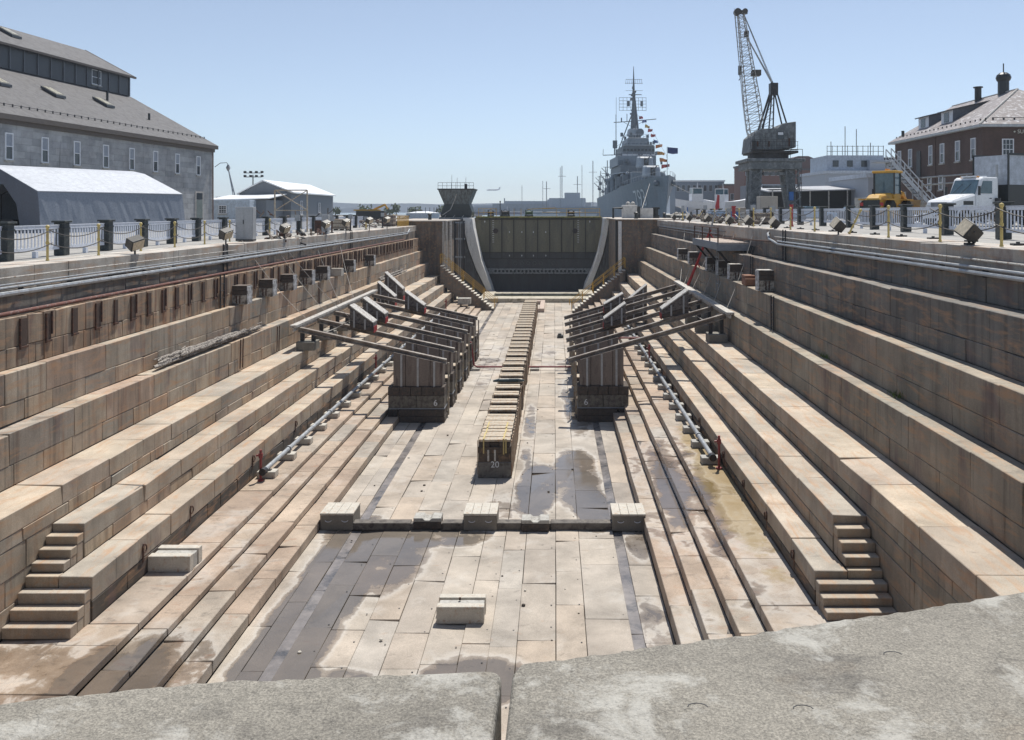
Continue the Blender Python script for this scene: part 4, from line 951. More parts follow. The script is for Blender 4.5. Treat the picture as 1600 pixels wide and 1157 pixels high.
slackcable([(-12.9,43,4.8),(-12.2,44.5,4.0),(-11.6,46,4.2),(-10.9,46.3,4.6)],'tangled pale hose hanging under the left rails')
slackcable([(8.7,44,5.4),(8.0,45.5,4.6),(7.6,47,4.8),(7.2,48.5,5.0)],'tangled pale hose hanging under the right rails')
# ================================================================= LEFT: tent, granite building
def wdir(p,d,n): return None
def tent():
    N0=Vector((-36.5,61,QL));F0=Vector((-31,72,QL));ax=(F0-N0);Ln=ax.length;ax.normalize();pr=Vector((-ax.y,ax.x,0))
    t=thing('storage_tent','large white and grey fabric storage tent with an open dark doorway','tent',N0);o=N0
    def P(l,w,z): return N0+ax*l+pr*w+Vector((0,0,z))
    W=11.0;h=2.95;hr=5.25
    def fl(name,a,b,mat): return a
    m=MB(o)
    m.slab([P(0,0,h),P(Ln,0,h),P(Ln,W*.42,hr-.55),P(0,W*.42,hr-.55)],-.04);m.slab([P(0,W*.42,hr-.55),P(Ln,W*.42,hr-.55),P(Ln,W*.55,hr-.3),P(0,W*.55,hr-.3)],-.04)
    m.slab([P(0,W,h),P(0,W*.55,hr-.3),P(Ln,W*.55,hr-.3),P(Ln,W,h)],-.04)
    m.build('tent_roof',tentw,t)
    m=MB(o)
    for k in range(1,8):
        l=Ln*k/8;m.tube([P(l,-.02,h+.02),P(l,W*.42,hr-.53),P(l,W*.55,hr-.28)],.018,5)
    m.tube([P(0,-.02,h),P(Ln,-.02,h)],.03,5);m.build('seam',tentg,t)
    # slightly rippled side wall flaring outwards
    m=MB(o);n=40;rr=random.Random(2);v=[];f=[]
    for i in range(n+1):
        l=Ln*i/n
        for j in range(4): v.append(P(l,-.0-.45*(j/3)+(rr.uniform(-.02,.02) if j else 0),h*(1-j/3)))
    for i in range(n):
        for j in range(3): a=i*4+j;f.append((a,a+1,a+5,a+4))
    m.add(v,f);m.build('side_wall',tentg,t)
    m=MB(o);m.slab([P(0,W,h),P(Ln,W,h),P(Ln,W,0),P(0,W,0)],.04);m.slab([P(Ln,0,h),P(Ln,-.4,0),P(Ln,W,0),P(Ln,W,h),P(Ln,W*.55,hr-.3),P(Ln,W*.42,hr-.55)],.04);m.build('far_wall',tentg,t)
    g=MB(o) # gable frame with door opening
    A=[P(0,-.42,0),P(0,0,h),P(0,W*.42,hr-.55),P(0,W*.55,hr-.3),P(0,W,h),P(0,W,0)];B=[P(0,1.9,0),P(0,2.4,h*.7),P(0,W*.36,h+.55),P(0,W*.64,h+.55),P(0,W-2.4,h*.7),P(0,W-1.9,0)]
    for i in range(5): g.slab([A[i],A[i+1],B[i+1],B[i]],.04)
    g.build('gable',tentd,t)
    m=MB(o)
    for l in (1,4,7,10): m.tube([P(l,.1,0),P(l,.1,h-.1),P(l,W*.5,hr-.5),P(l,W-.1,h-.1),P(l,W-.1,0)],.05,6)
    m.build('frame_hoop',steeld,t)
    c=thing('storage_crate','dark crates stored inside the open tent','crate',P(3,4,0));MB().box(-1,1,-.6,.6,0,1.1).build('crate_side',timberd,c,bevel=.02);MB().box(-1.05,1.05,-.65,.65,1.1,1.2).build('lid',timber,c)
    t=thing('equipment_cart','small equipment cart inside the tent doorway','cart',P(1.5,6,0));MB().box(-.8,.8,-.4,.4,.4,.9).build('bed',steeld,t);MB().cyl((-.5,-.45,.25),.25,.08,12).cyl((.5,-.45,.25),.25,.08,12).build('wheel',tyre,t)
tent()
def window(t,o,c,u,n,w,h,fw=.09,fm=None,blind=0,g=None,bars=1,sill=None,arch=None):
    """c centre on the facade, u = along the wall, n = outward normal"""
    c=Vector(c);u=Vector(u).normalized();n=Vector(n).normalized();z=Vector((0,0,1));fm=fm or white
    m=MB(o)
    for a,b,ww in ((c-u*w/2-z*h/2,c-u*w/2+z*h/2,fw),(c+u*w/2-z*h/2,c+u*w/2+z*h/2,fw)): m.obox((a+b)/2+n*.02,u*ww/2,n*.05,z*(h/2+fw/2))
    for zz in (-h/2,0,h/2): m.obox(c+z*zz+n*.021,u*(w/2-fw/2),n*.04,z*fw/2*(.7 if zz==0 else 1))
    if bars:
        for k in (-1,1): m.obox(c+u*w/6*k+n*.0,u*.018,n*.03,z*h/2)
        for k in (-.25,.25): m.obox(c+z*h*k+n*.0,u*w/2,n*.028,z*.015)
    f=m.build('window',fm,t)
    q=MB(o).obox(c-n*.02,u*w/2,n*.012,z*h/2).build('pane',g or glass,f)
    if blind: MB(o).obox(c+z*h*.25-n*.003,u*(w/2-fw/2),n*.008,z*h*(.5-.25)).build('blind',M('window_blind',(.42,.46,.52),.6,var=.08),f)
    MB(o).obox(c-z*(h/2+fw/2+.08)+n*.06,u*(w/2+.12),n*.1,z*.07).build('sill',sill or conc,f)
    return f
def granite_building():
    C0=Vector((-43.5,110,QL));d=Vector((.104,1,0)).normalized();n=Vector((d.y,-d.x,0)) # n towards dock
    t=thing('granite_warehouse','long grey granite warehouse with a slate roof, clerestory and white sash windows','building',C0);o=C0
    Ln=62.;He=9.75
    def P(l,w,z): return C0-d*l-n*w+Vector((0,0,z))   # l = distance towards camera, w = depth
    # courses of granite
    m=MB(o);rr=random.Random(9);z=0
    while z<He-.3:
        h=min(.62,He-z);l=0
        while l<Ln:
            b=rr.uniform(1.1,2.2);e=min(Ln,l+b);m.obox(P((l+e)/2,.2,z+h/2),d*((e-l)/2-.006),n*(.2+rr.uniform(0,.006)),Vector((0,0,h/2-.006)));l=e
        z+=h
    m.build('front_wall',G_wall,t)
    MB(o).add([P(0.05,.3,0),P(0.05,32,0),P(0.05,32,He),P(.05,26.8,He+6.4),P(.05,22,He+12),P(.05,17,He+12),P(.05,11.3,He+6.4),P(.05,.3,He)],[(0,1,2,3,4,5,6,7)]).slab([P(Ln,0.3,0),P(Ln,32,0),P(Ln,32,He),P(Ln,.3,He)],.1).build('end_wall',G_wall,t)
    MB(o).obox(P(Ln/2,16,He/2),d*(Ln/2-.3),n*15.6,Vector((0,0,He/2-.1))).build('inner_mass',concd,t)
    m=MB(o);m.obox(P(Ln/2,-.25,He-.1),d*(Ln/2+.35),n*.35,Vector((0,0,.22))).obox(P(Ln/2,-.08,He-.5),d*(Ln/2+.2),n*.14,Vector((0,0,.2)));m.build('cornice',trim,t)
    m=MB(o);m.slab([P(-.4,-.6,He+.12),P(Ln,-.6,He+.12),P(Ln,11.3,He+6.6),P(-.4,11.3,He+6.6)],-.2);rf=m.build('lower_roof',slate,t)
    zc=He+6.6
    MB(o).slab([P(0.0,11.3,zc),P(Ln,11.3,zc),P(Ln,11.3,zc+2.5),P(0.0,11.3,zc+2.5)],.2).build('clerestory',leadc,t)
    m=MB(o)
    for i in range(22): m.obox(P(.3+i*2.1,11.05,zc+1.25),d*.06,n*.06,Vector((0,0,1.2)))
    m.obox(P(Ln/2,11.2,zc+.12),d*(Ln/2),n*.08,Vector((0,0,.12)));m.build('mullion',M('clerestory_mullion',(.11,.12,.14),.5),t)
    for l in (6.9,): window(t,o,P(l,11.15,zc+1.35),d,n,1.7,1.7,bars=1,g=M('sky_glass',(.35,.42,.5),.1,var=.1,bmp=0))
    m=MB(o);m.slab([P(-.5,10.6,zc+2.45),P(Ln,10.6,zc+2.45),P(Ln,17.5,zc+6.1),P(2.6,17.5,zc+6.1),P(-.5,17.5,zc+6.1)],-.2);m.slab([P(-.5,24.5,zc+2.45),P(-.5,17.5,zc+6.1),P(Ln,17.5,zc+6.1),P(Ln,24.5,zc+2.45)],-.2);m.build('upper_roof',slate,t)
    m=MB(o);m.obox(P(Ln/2,10.65,zc+2.4),d*(Ln/2+.45),n*.12,Vector((0,0,.12))).obox(P(-.45,14.1,zc+4.25),d*.1,(P(0,10.6,zc+2.45)-P(0,17.5,zc+6.1))/2,Vector((0,0,.1)));m.build('roof_edge',trim,t)
    # skylights
    for l,w in ((12.6,6.4),(21,6.4),(28.5,6.6),(2.8+14,17.1-2.5)):
        k=.545;up=(-n+Vector((0,0,k))).normalized();nn=Vector((0,0,1)).cross(d).normalized()
        zz=He+.12+(w+.6)*k if w<11 else zc+2.45+(w-10.6)*.53
        f=MB(o).obox(P(l,w,zz+.22),d*.75,up*1.0,Vector((0,0,1))*.14).build('skylight',leadc,t)
        MB(o).obox(P(l,w,zz+.40),d*.6,up*.85,Vector((0,0,1))*.02).build('skylight_glass',M('skylight_pane',(.35,.33,.25),.3),f)
    m=MB(o)
    l=0
    while l<Ln: m.obox(P(l,1.1,He+1.15),d*.05,n*.04,Vector((0,0,.14)));l+=1.05
    m.obox(P(Ln/2,1.1,He+1.22),d*Ln/2,n*.02,Vector((0,0,.02)));m.build('snow_guard',steeld,t)
    m=MB(o);m.cyl(P(7.2,4.2,He+2.3),.14,1.2,8).cyl(P(9.5,8.0,He+4.6),.14,1.3,8);m.build('roof_vent',black,t)
    for i,l in enumerate([3.6,8.4,13,17.5,22,26.5,31,35.5,40,44.5,49]): window(t,o,P(l,-.02,He-2.6),d,n,.85,2.25,blind=1,bars=0,fw=.1)
    for l in (8.6,13.5): window(t,o,P(l,-.02,1.9),d,n,.95,2.4,blind=0,bars=0,fw=.12)
    D=MB(o);D.obox(P(3.4,-.02,2.0),d*.95,n*.06,Vector((0,0,2.0)));D=D.build('door_surround',M('pale_granite_trim',(.42,.40,.38),.8),t)
    MB(o).obox(P(3.4,-.07,1.5),d*.7,n*.04,Vector((0,0,1.45))).build('door_leaf',M('door_green_grey',(.14,.17,.16),.5),D)
    MB(o).obox(P(3.4,-.07,3.4),d*.7,n*.04,Vector((0,0,.4))).build('transom_light',glass,D)
    MB(o).cyl(P(.1,-.12,0),.07,He-.3,8).build('downpipe',M('copper_brown',(.16,.08,.06),.6),t)
    L_=thing('wall_lamp','bracket street lamp on the far corner of the granite warehouse','lamp',P(-.2,-.2,7.2));q=P(-.2,-.2,7.2)
    MB(q).tube([q,q+Vector((.7,0,.5)),q+Vector((1.5,0,.55)),q+Vector((1.7,0,.3))],.04,6).build('bracket_arm',steeld,L_);MB(q).tube([q+Vector((1.7,0,.3)),q+Vector((1.7,0,-.1)),q+Vector((1.7,0,-.5))],[.1,.28,.1],10).build('lamp_head',M('lamp_grey',(.3,.32,.34),.4),L_)
    # dormer at the very left edge
    dm=MB(o).obox(P(40,2.5,He+2.0),d*1.6,n*1.6,Vector((0,0,1.3))).build('dormer',leadc,t);MB(o).obox(P(40,2.2,He+3.35),d*1.9,n*2.0,Vector((0,0,.12))).build('dormer_roof',slate,dm)
granite_building()
# grey gabled shed, far left quay
def shed():
    o=(-42,126,QL);t=thing('grey_shed','grey gabled shed with a white metal roof behind the left fence','shed',o)
    # gable wall faces the camera; ridge runs away
    y0,y1=126,150;xl,xm,xr=-45.9,-42.4,-38.4
    MB(o).prism([(xl,QL),(xr,QL),(xr,13.1),(xm,14.8),(xl,13.0)],'y',y0,y0+.3).build('gable_wall',greyshed,t)
    MB(o).prism([(xr-.2,QL),(xr,QL),(xr,13.1),(xr-.2,13.1)],'y',y0+.31,y1).prism([(xl,QL),(xl+.2,QL),(xl+.2,13.0),(xl,13.0)],'y',y0+.31,y1).build('side_wall',greyshed,t)
    MB(o).prism([(xl-.3,12.9),(xm,14.85),(xr+.5,13.1),(xr+.5,13.25),(xm,15.05),(xl-.3,13.05)],'y',y0-.4,y1).build('roof',whiteroof,t)
    MB(o).prism([(-46.8,QL),(-39.5,QL),(-39.5,12.0),(-46.8,12.0)],'y',118.5,125.9).build('lean_to_wall',greyshed,t)
    MB(o).slab([(-47.4,118,12.05),(-39.0,118,12.25),(-39.0,126,13.0),(-47.4,126,12.8)],.12).build('lean_to_roof',whiteroof,t)
    for x in (-45,-42.5): window(t,o,(x,118.4,10.6),(1,0,0),(0,-1,0),.9,1.4)
    window(t,o,(-38.35,131,11.0),(0,1,0),(1,0,0),1.0,2.0);window(t,o,(-38.35,141,11.0),(0,1,0),(1,0,0),1.0,1.6)
shed()
t=thing('white_container','pale blue white office container beside the granite warehouse','container',(-43.5,116,QL));MB().box(-3.4,2.6,0,5,.15,3.1).build('container_body',M('container_pale',(.45,.52,.60),.5),t,bevel=.04)
m=MB()
for i in range(12): m.box(-3.3+i*.5,-3.1+i*.5,-.04,0,.3,2.9)
m.build('corrugation',M('container_pale',()),t);window(t,t.location*0,(-1,-.05,1.8),(1,0,0),(0,-1,0),1,1)
t=thing('site_office','low white office building far behind the granite warehouse','building',(-70,190,QL));MB().box(-4,6,0,6,0,4.5).build('wall',offwhite,t);MB().box(-4.3,6.3,-.3,6.3,4.5,4.8).build('roof',whiteroof,t)
for x in (-2.5,0,2.5,5): window(t,(0,0,0),(x,-.02,3),(1,0,0),(0,-1,0),1.2,1)
t=thing('light_mast','high mast with a cluster of floodlights behind the grey shed','light mast',(-53,152,QL));MB().cyl((0,0,0),.14,8.0,8,.09).build('mast',steeld,t)
m=MB().bar((-1.6,0,7.6),(1.6,0,7.6),.12).bar((-1.6,0,8.3),(1.6,0,8.3),.12);m.build('crossbar',steeld,t)
m=MB()
for i in range(4):
    for z in (7.6,8.3): m.box(-1.6+i*1.0,-1.2+i*1.0,-.2,.2,z,z+.35)
m.build('lamp',steeld,t)
def farcrane(x,y,h,dx,label):
    t=thing('distant_crane',label,'crane',(x,y,8));m=MB();m.bar((0,0,0),(dx,0,h),.5).bar((-1.6,0,0),(dx,0,h),.3)
    for i in range(8): m.bar((dx*i/8-1.6*(1-i/8),0,h*i/8),(dx*(i+1)/8,0,h*(i+1)/8),.2)
    m.build('lattice_jib',M('far_steel',(.25,.27,.30),.7),t);MB().box(-3,1,-1,1,0,2.2).build('crane_body',MATS['far_steel'],t)
farcrane(-160,440,24,-6,'thin distant crane jib rising left of the grey shed')
# pump house / electric cabinets on left quay
def cabinet(x,y,z,w,d,h,label,mat=None):
    t=thing('electric_cabinet',label,'cabinet',(x,y,z));MB().box(-w/2,w/2,0,d,.08,h).build('cabinet_body',mat or M('cabinet_grey',(.42,.43,.44),.5,.1,var=.08),t,bevel=.015)
    MB().box(-w/2+.04,-.01,-.02,.0,.15,h-.08).box(.01,w/2-.04,-.02,0,.15,h-.08).build('cabinet_door',mat or MATS['cabinet_grey'],t);MB().box(-.05,-.02,-.05,-.02,h*.5,h*.62).box(-w/2,w/2,.02,d,0,.08).build('door_handle',steeld,t)
cabinet(-15.9,44.3,QL,.9,.5,1.75,'tall light grey electric cabinet on the left coping between the fence panels')
cabinet(-15.4,58,QL-.8,.45,.4,2.1,'narrow grey electric cabinet standing farther along the left coping')
cabinet(18.4,74,QR,1.5,1.4,2.2,'beige steel housing under the harbour crane',beige)
t=thing('braced_trestle','light wooden frame with crossed braces behind the grey cabinet','frame',(-19.5,64,QL));m=MB()
for x in (-1.2,1.2): m.bar((x,0,0),(x,0,3.1),.09)
m.bar((-1.2,0,3.1),(1.2,0,3.1),.09).bar((-1.2,0,1.6),(1.2,0,1.6),.07);m.build('frame_post',timberl,t);MB().bar((-1.2,.05,1.6),(1.2,.05,3.1),.06).bar((1.2,.1,1.6),(-1.2,.1,3.1),.06).build('cross_brace',timberl,t)
# clutter heaps along the far left coping
def junk(x,y,z,seed,label,nx=1.2,ny=3,nz=.7,mats=None):
    rr=random.Random(seed);t=thing('scrap_heap',label,'scrap heap',(x,y,z));mats=mats or [(rust,'rusty_part'),(concl,'pale_sack'),(steeld,'dark_part'),(timber,'wood_piece')]
    for mt,nm in mats:
        m=MB()
        for i in range(9):
            p=Vector((rr.uniform(-nx,nx),rr.uniform(-ny,ny),rr.uniform(.05,nz)));q=Vector((rr.uniform(-.35,.35),rr.uniform(-.6,.6),rr.uniform(-.15,.3)))
            if i%3==0: m.ball(p+Vector((0,0,.0)),rr.uniform(.1,.22),7,5,.7)
            elif i%3==1: m.bar(p-q,p+q,.09,.07)
            else: m.tube([p-q,p,p+q+Vector((0,0,.1))],.045,5)
        m.build(nm,mt,t)
    return t
junk(-15.3,49.5,QL-.35,1,'heap of tangled hoses and pale sacks on the left coping beyond the grey cabinet',.5,2.2,.6)
junk(-15.4,55,QL-.35,2,'second heap of sacks and hoses farther along the left coping',.4,2,.5)
junk(-24,78,QL,3,'dark pile of machinery parts behind the left fence in front of the grey shed',3.5,3,1.5,[(steeld,'dark_part'),(timber,'wood_piece'),(rust,'rusty_part')])
junk(-21,92,QL,4,'dark machinery parts stacked behind the far left fence',3,3,1.6,[(steeld,'dark_part'),(rust,'rusty_part')])
junk(-18.5,104,QL,5,'yellow and black mooring gear piled on the far left quay',1.5,3,1.1,[(steeld,'dark_part'),(yellow,'yellow_part')])
junk(12.6,57,QR,6,'tangle of hoses and rusty parts on the right coping beside the platform',.8,3,.4)
junk(12.8,66,QR,7,'rusty chains and parts on the right coping near the crane',.8,3,.45)
junk(23,50,QR,8,'pale sacks and scrap behind the right fence left of the yellow loader',2.5,1.5,1.0,[(white,'pale_sack'),(timber,'wood_piece'),(conc,'pale_bag')])
junk(30,58,QR,9,'grey tarpaulined heap between the loader and the brick building',2.5,1.5,1.5,[(conc,'pale_bag'),(driftwood,'brush')])
def yellow_machine(x,y,z,label):
    t=thing('small_crane_truck',label,'machine',(x,y,z));MB().box(-1.6,1.6,-.8,.8,.5,1.6).build('black_body',black,t,bevel=.05);MB().box(-1.9,.9,-.6,.6,1.6,1.75).build('yellow_deck',loader,t)
    MB().bar((.2,0,1.7),(1.5,0,2.3),.22).bar((1.5,0,2.3),(1.8,0,1.8),.16).build('yellow_jib',loader,t);MB().tube([(-1.1,-.85,.4),(-1.1,-.6,.4)],.4,12).tube([(1.1,-.85,.4),(1.1,-.6,.4)],.4,12).build('wheel',tyre,t)
yellow_machine(-20.5,97,QL,'small yellow and black machine with a folded jib on the far left quay')
t=thing('water_tank','white cylindrical tank on the far left quay beside the control tower','tank',(-19,125,6));MB().cyl((0,0,0),2.4,4.2,20).build('tank_shell',white,t);MB().cyl((0,0,4.2),2.45,.25,20,.8).build('tank_roof',white,t);m=MB();
for i in range(10): a=i*math.tau/10;m.tube([(2.2*math.cos(a),2.2*math.sin(a),4.2),(2.2*math.cos(a),2.2*math.sin(a),5)],.04,5)
m.build('tank_railing',steeld,t)
# far left trees
def tree(x,y,z,h,r,label,seed,n=260):
    rr=random.Random(seed);t=thing('tree',label,'tree',(x,y,z),group='distant trees along the left shore');MB().tube([(0,0,0),(0,0,h*.5),(rr.uniform(-.3,.3),0,h*.75)],[.25,.16,.05],6).build('trunk',timberd,t)
    m=MB();cl=[(Vector((rr.uniform(-r,r)*.6,rr.uniform(-r,r)*.6,h*rr.uniform(.45,.85))),r*rr.uniform(.4,.65)) for _ in range(7)]
    for i in range(n):
        c,cr=rr.choice(cl);d=Vector((rr.gauss(0,1),rr.gauss(0,1),rr.gauss(0,.8))).normalized()*cr*rr.uniform(.5,1);p=c+d;a=Vector((rr.uniform(-1,1),rr.uniform(-1,1),rr.uniform(-1,1))).normalized()*r*.16;b=a.orthogonal().normalized()*r*.13
        m.add([p-a,p+b,p+a,p-b],[(0,1,2,3)])
    m.build('crown',leaf,t)
for i in range(12): tree(-128+i*7.4+random.uniform(-2,2),345+random.uniform(-14,14),8.5,random.uniform(2.8,5.2),random.uniform(2.4,4.2),'%s small green tree on the far left shore, counting from the left'%ORD[i],i,150)
MB().box(-190,-35,318,420,6,8.85).build('far_shore_bank',concd,None,kind='structure')
# distant land
def land(name,pts,y,mat,h,seed,depth=120,label=None):
    rr=random.Random(seed);x0,x1=pts;n=60;P=[]
    for i in range(n+1):
        u=i/n;P.append((x0+(x1-x0)*u,8+h*(.35+.65*math.sin(math.pi*min(1,max(0,u*1.1)))**.6)*(.75+.25*rr.random())))
    return MB().prism([(x0,6)]+P+[(x1,6)],'y',y,y+depth).build(name,mat,None,kind='structure')
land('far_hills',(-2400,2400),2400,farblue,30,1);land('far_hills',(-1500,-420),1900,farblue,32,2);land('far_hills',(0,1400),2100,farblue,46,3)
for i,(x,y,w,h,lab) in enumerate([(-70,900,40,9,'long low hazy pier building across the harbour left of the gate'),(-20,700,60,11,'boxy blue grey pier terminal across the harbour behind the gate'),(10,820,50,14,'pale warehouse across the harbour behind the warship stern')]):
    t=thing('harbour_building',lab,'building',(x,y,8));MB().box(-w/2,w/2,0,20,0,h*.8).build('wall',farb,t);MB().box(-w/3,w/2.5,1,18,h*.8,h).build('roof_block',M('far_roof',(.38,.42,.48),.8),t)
    m=MB()
    for k in range(int(w/5)): m.box(-w/2+2+k*5,-w/2+4+k*5,-.3,0,h*.3,h*.5)
    m.build('window_row',M('far_window',(.16,.2,.25),.5),t)
t=thing('moored_barge','dark low barge with a small deckhouse far out in the harbour','barge',(-52,620,8.1));MB().prism([(-30,0),(28,0),(31,2.2),(-31,2.2)],'y',0,10).build('hull',M('far_barge',(.16,.15,.2),.7),t);MB().box(14,18,2,8,2.2,6).cyl((16,5,6),.4,6,8).build('deckhouse',farb,t)
t=thing('airliner','small white airliner flying low over the harbour','aeroplane',(-147,2050,61));MB().tube([(-14,0,0),(-12,0,.5),(-8,0,1),(10,0,1),(16,0,2),(19,0,3)],[.2,1.4,1.9,1.9,1.2,.3],10).build('fuselage',M('far_plane',(.5,.52,.55),.5),t)
MB().slab([(-3,0,0),(3,0,0),(9,-16,1.2),(6,-16,1.2)],.4).slab([(-3,0,0),(3,0,0),(9,16,1.2),(6,16,1.2)],.4).build('wing',MATS['far_plane'],t);MB().prism([(14,2),(18,2.5),(20,8),(17,8)],'y',-.3,.3).build('tail_fin',MATS['far_plane'],t)
CAMPITCH,CAMYAW=0,0
# ================================================================= control tower
t=thing('control_tower','dark flared control tower with roof railings and aerials beside the caisson gate','tower',(-12.3,111,9.45));t.scale=(.86,.86,1);
MB().prism([(-2.3,0),(2.0,0),(2.2,.9),(1.8,1.9),(-1.9,1.9),(-2.4,.6)],'y',-2,2.4).build('base_house',M('tower_green_black',(.035,.045,.045),.5,var=.3),t)
m=MB();b=[(-1.9,-2,1.9),(1.7,-2,1.9),(1.7,2.2,1.9),(-1.9,2.2,1.9)];u=[(-2.7,-2.7,3.7),(2.5,-2.7,3.7),(2.5,2.8,3.7),(-2.7,2.8,3.7)]
m.add(b+u,[(0,3,2,1),(4,5,6,7)]+[(i,(i+1)%4,4+(i+1)%4,4+i) for i in range(4)]);m.build('flared_cabin',M('tower_cladding',(.13,.16,.175),.5,var=.3,c2=(.05,.06,.06),streak=True),t)
MB().box(-2.8,2.6,-2.8,2.9,3.7,3.85).build('roof_slab',steeld,t);m=MB()
for i in range(9): m.tube([(-2.7+i*.65,-2.7,3.85),(-2.7+i*.65,-2.7,4.6)],.025,5)
for z in (4.2,4.6): m.tube([(-2.7,-2.7,z),(2.5,-2.7,z)],.022,5)
m.build('roof_railing',steeld,t);m=MB()
for x,h in ((-1,1.9),(-.2,1.5),(1.1,1.6)): m.tube([(x,0,3.8),(x,0,3.8+h)],.03,5)
m.build('aerial',galv,t);MB().box(.9,1.3,-.2,.2,3.85,4.5).build('roof_box',steeld,t)
MB().tube([(-2.1,-2.3,.5),(-.9,-2.5,1.2),(-.3,-2.4,2.4),(0,-2.5,3.2)],.06,6).build('pale_cable_pipe',steelw,t);MB().box(-2.6,2.0,-2.5,-2.2,.0,.2).build('beam',steelw,t)
m=MB()
for i in range(4): m.bar((-2.2+i*1.3,-2.1,-.2),(-1.6+i*1.3,-2.1,.5),.08)
m.build('brace',steelw,t)
t=thing('mooring_winch','pale machine housing with a black capstan on the right pier beside the warship bow','winch',(9.2,103,9.62))
MB().box(-1.1,.6,-1,1,0,1.55).build('housing',M('pale_housing',(.55,.55,.53),.6),t,bevel=.05);MB().ball((-.4,0,1.7),.28).build('dome',steelw,t);MB().ball((.2,.3,1.7),.28).build('dome',steelw,t);MB().box(.62,.95,-1,.8,0,1.4).build('black_fender',black,t)
MB().box(.95,2.5,-.8,.8,0,1.2).build('low_housing',M('pale_housing',()),t);MB().cyl((2.9,0,0),.45,.35,12).cyl((2.9,0,.35),.3,.7,12).cyl((2.9,0,1.05),.48,.25,12).build('capstan',black,t);MB().tube([(-2.2,-.5,-1),(-2.2,-.5,1.2),(-1.1,-.5,1.2)],.13,8).build('black_elbow_pipe',black,t)
# ================================================================= warship
B_=Vector((24.4,185,0));S_=Vector((18.3,305,0));dS=(S_-B_).normalized();dL=Vector((-dS.y,dS.x,0)) # dL points to camera-left (-x)
t=thing('warship','grey destroyer numbered 793 seen from the bow with tall radar mast, moored beyond the gate','warship',(24.4,185,8.1));so=Vector((24.4,185,8.1))
def sp(s,l,z): return B_+dS*s+dL*l+Vector((0,0,z))
def interp(T,s):
    for (a,va),(b,vb) in zip(T[:-1],T[1:]):
        if a<=s<=b: return va+(vb-va)*(s-a)/(b-a)
    return T[-1][1]
DK=[(0,18.2),(15,17.5),(30,16.9),(60,15.6),(120,14.3)];HB=[(0,.15),(4,1.9),(10,3.6),(20,5.0),(35,5.8),(60,6.0),(100,5.3),(120,3.2)];WB=[(0,.02),(4,.35),(10,1.2),(20,2.6),(35,4.5),(60,5.6),(100,4.9),(120,2.4)]
v=[];f=[];ST=[0,1.5,3,4,5.5,7,8.5,10,12,14,16,18,20,22,24,27,31,35,45,60,80,100,120]
for s in ST:
    zd=interp(DK,s);hb=interp(HB,s);wb=interp(WB,s);prof=[]
    for j in range(7):
        u=j/6;z=7.6+(zd-7.6)*u;w=wb+(hb-wb)*(u**1.7);rake=3.2*(1-u)*max(0,1-s/20)
        prof.append((w,z,rake))
    for w,z,r in prof: v.append(sp(s+r,w,z))
    for w,z,r in prof[::-1]: v.append(sp(s+r,-w,z))
n=14
for i in range(len(ST)-1):
    for j in range(n-1): a=i*n+j;f.append((a,a+1,a+n+1,a+n))
f.append(tuple(range(n)));f.append(tuple(range((len(ST)-1)*n,len(ST)*n)))
MB(so).add(v,f).build('hull',navy,t,smooth=False)
dv=[sp(s,interp(HB,s)-.1,interp(DK,s)-.05) for s in ST]+[sp(s,-interp(HB,s)+.1,interp(DK,s)-.05) for s in ST[::-1]]
m=MB(so)
for i in range(len(ST)-1): m.add([sp(ST[i],interp(HB,ST[i])-.05,interp(DK,ST[i])),sp(ST[i],-interp(HB,ST[i])+.05,interp(DK,ST[i])),sp(ST[i+1],-interp(HB,ST[i+1])+.05,interp(DK,ST[i+1])),sp(ST[i+1],interp(HB,ST[i+1])-.05,interp(DK,ST[i+1]))],[(0,1,2,3)])
m.build('deck',deckm,t)
for sgn in (1,-1):
    m=MB(so)
    for i in range(26):
        s=1.5+i*2.2;m.tube([sp(s,sgn*(interp(HB,s)-.1),interp(DK,s)),sp(s,sgn*(interp(HB,s)-.1),interp(DK,s)+1.0)],.04,4)
    m.tube([sp(s,sgn*(interp(HB,s)-.1),interp(DK,s)+1.0) for s in range(1,58,3)],.035,4)
    m.build('deck_railing',navyl,t)
# anchor recess + anchor
MB(so).ball(sp(4,1.9,16.6),.7,10,6).build('anchor',navyd,t);MB(so).ball(sp(4,-1.9,16.6),.7,10,6).build('anchor',navyd,t)
# outline for the sunlit cream side of the stem, never built
m=MB(so);m.add([sp(2.2,-.75,16.2),sp(9,-2.9,16.0),sp(10,-1.75,11),sp(4.1,-.35,10)],[(0,1,2,3)])
def blk(s0,s1,w0,w1,z0,z1,mat,name,tp=1.,ln=0):
    return MB(so).add([sp(s0,w1,z0),sp(s0,-w0,z0),sp(s1,-w0,z0),sp(s1,w1,z0),sp(s0+ln,w1*tp,z1),sp(s0+ln,-w0*tp,z1),sp(s1,-w0*tp,z1),sp(s1,w1*tp,z1)],[(0,3,2,1),(4,5,6,7),(0,1,5,4),(1,2,6,5),(2,3,7,6),(3,0,4,7)]).build(name,mat,t,bevel=.06)
blk(28,70,3.8,3.8,16.6,20.2,navy,'deckhouse');blk(38,60,4.6,5.4,20.2,22.4,navyd,'lower_bridge')
blk(40,58,4.2,5.9,22.4,24.9,navy,'bridge_wing');blk(41,56,4.0,4.4,24.9,27.6,navyd,'pilot_house');blk(42,54,2.8,3.2,27.6,29.8,navy,'director_deck',.9)
MB(so).obox(sp(40.6,.2,25.2),dS*.3,dL*4.4,Vector((0,0,.25))).build('white_spray_shield',white,t);MB(so).obox(sp(40.8,.2,27.75),dS*.3,dL*3.9,Vector((0,0,.14))).build('white_spray_shield',navyl,t)
m=MB(so)
for i in range(9): m.obox(sp(40.9,-3.6+i*.95,26.5),dS*.1,dL*.28,Vector((0,0,.3)))
m.build('bridge_window',glass,t)
m=MB(so)
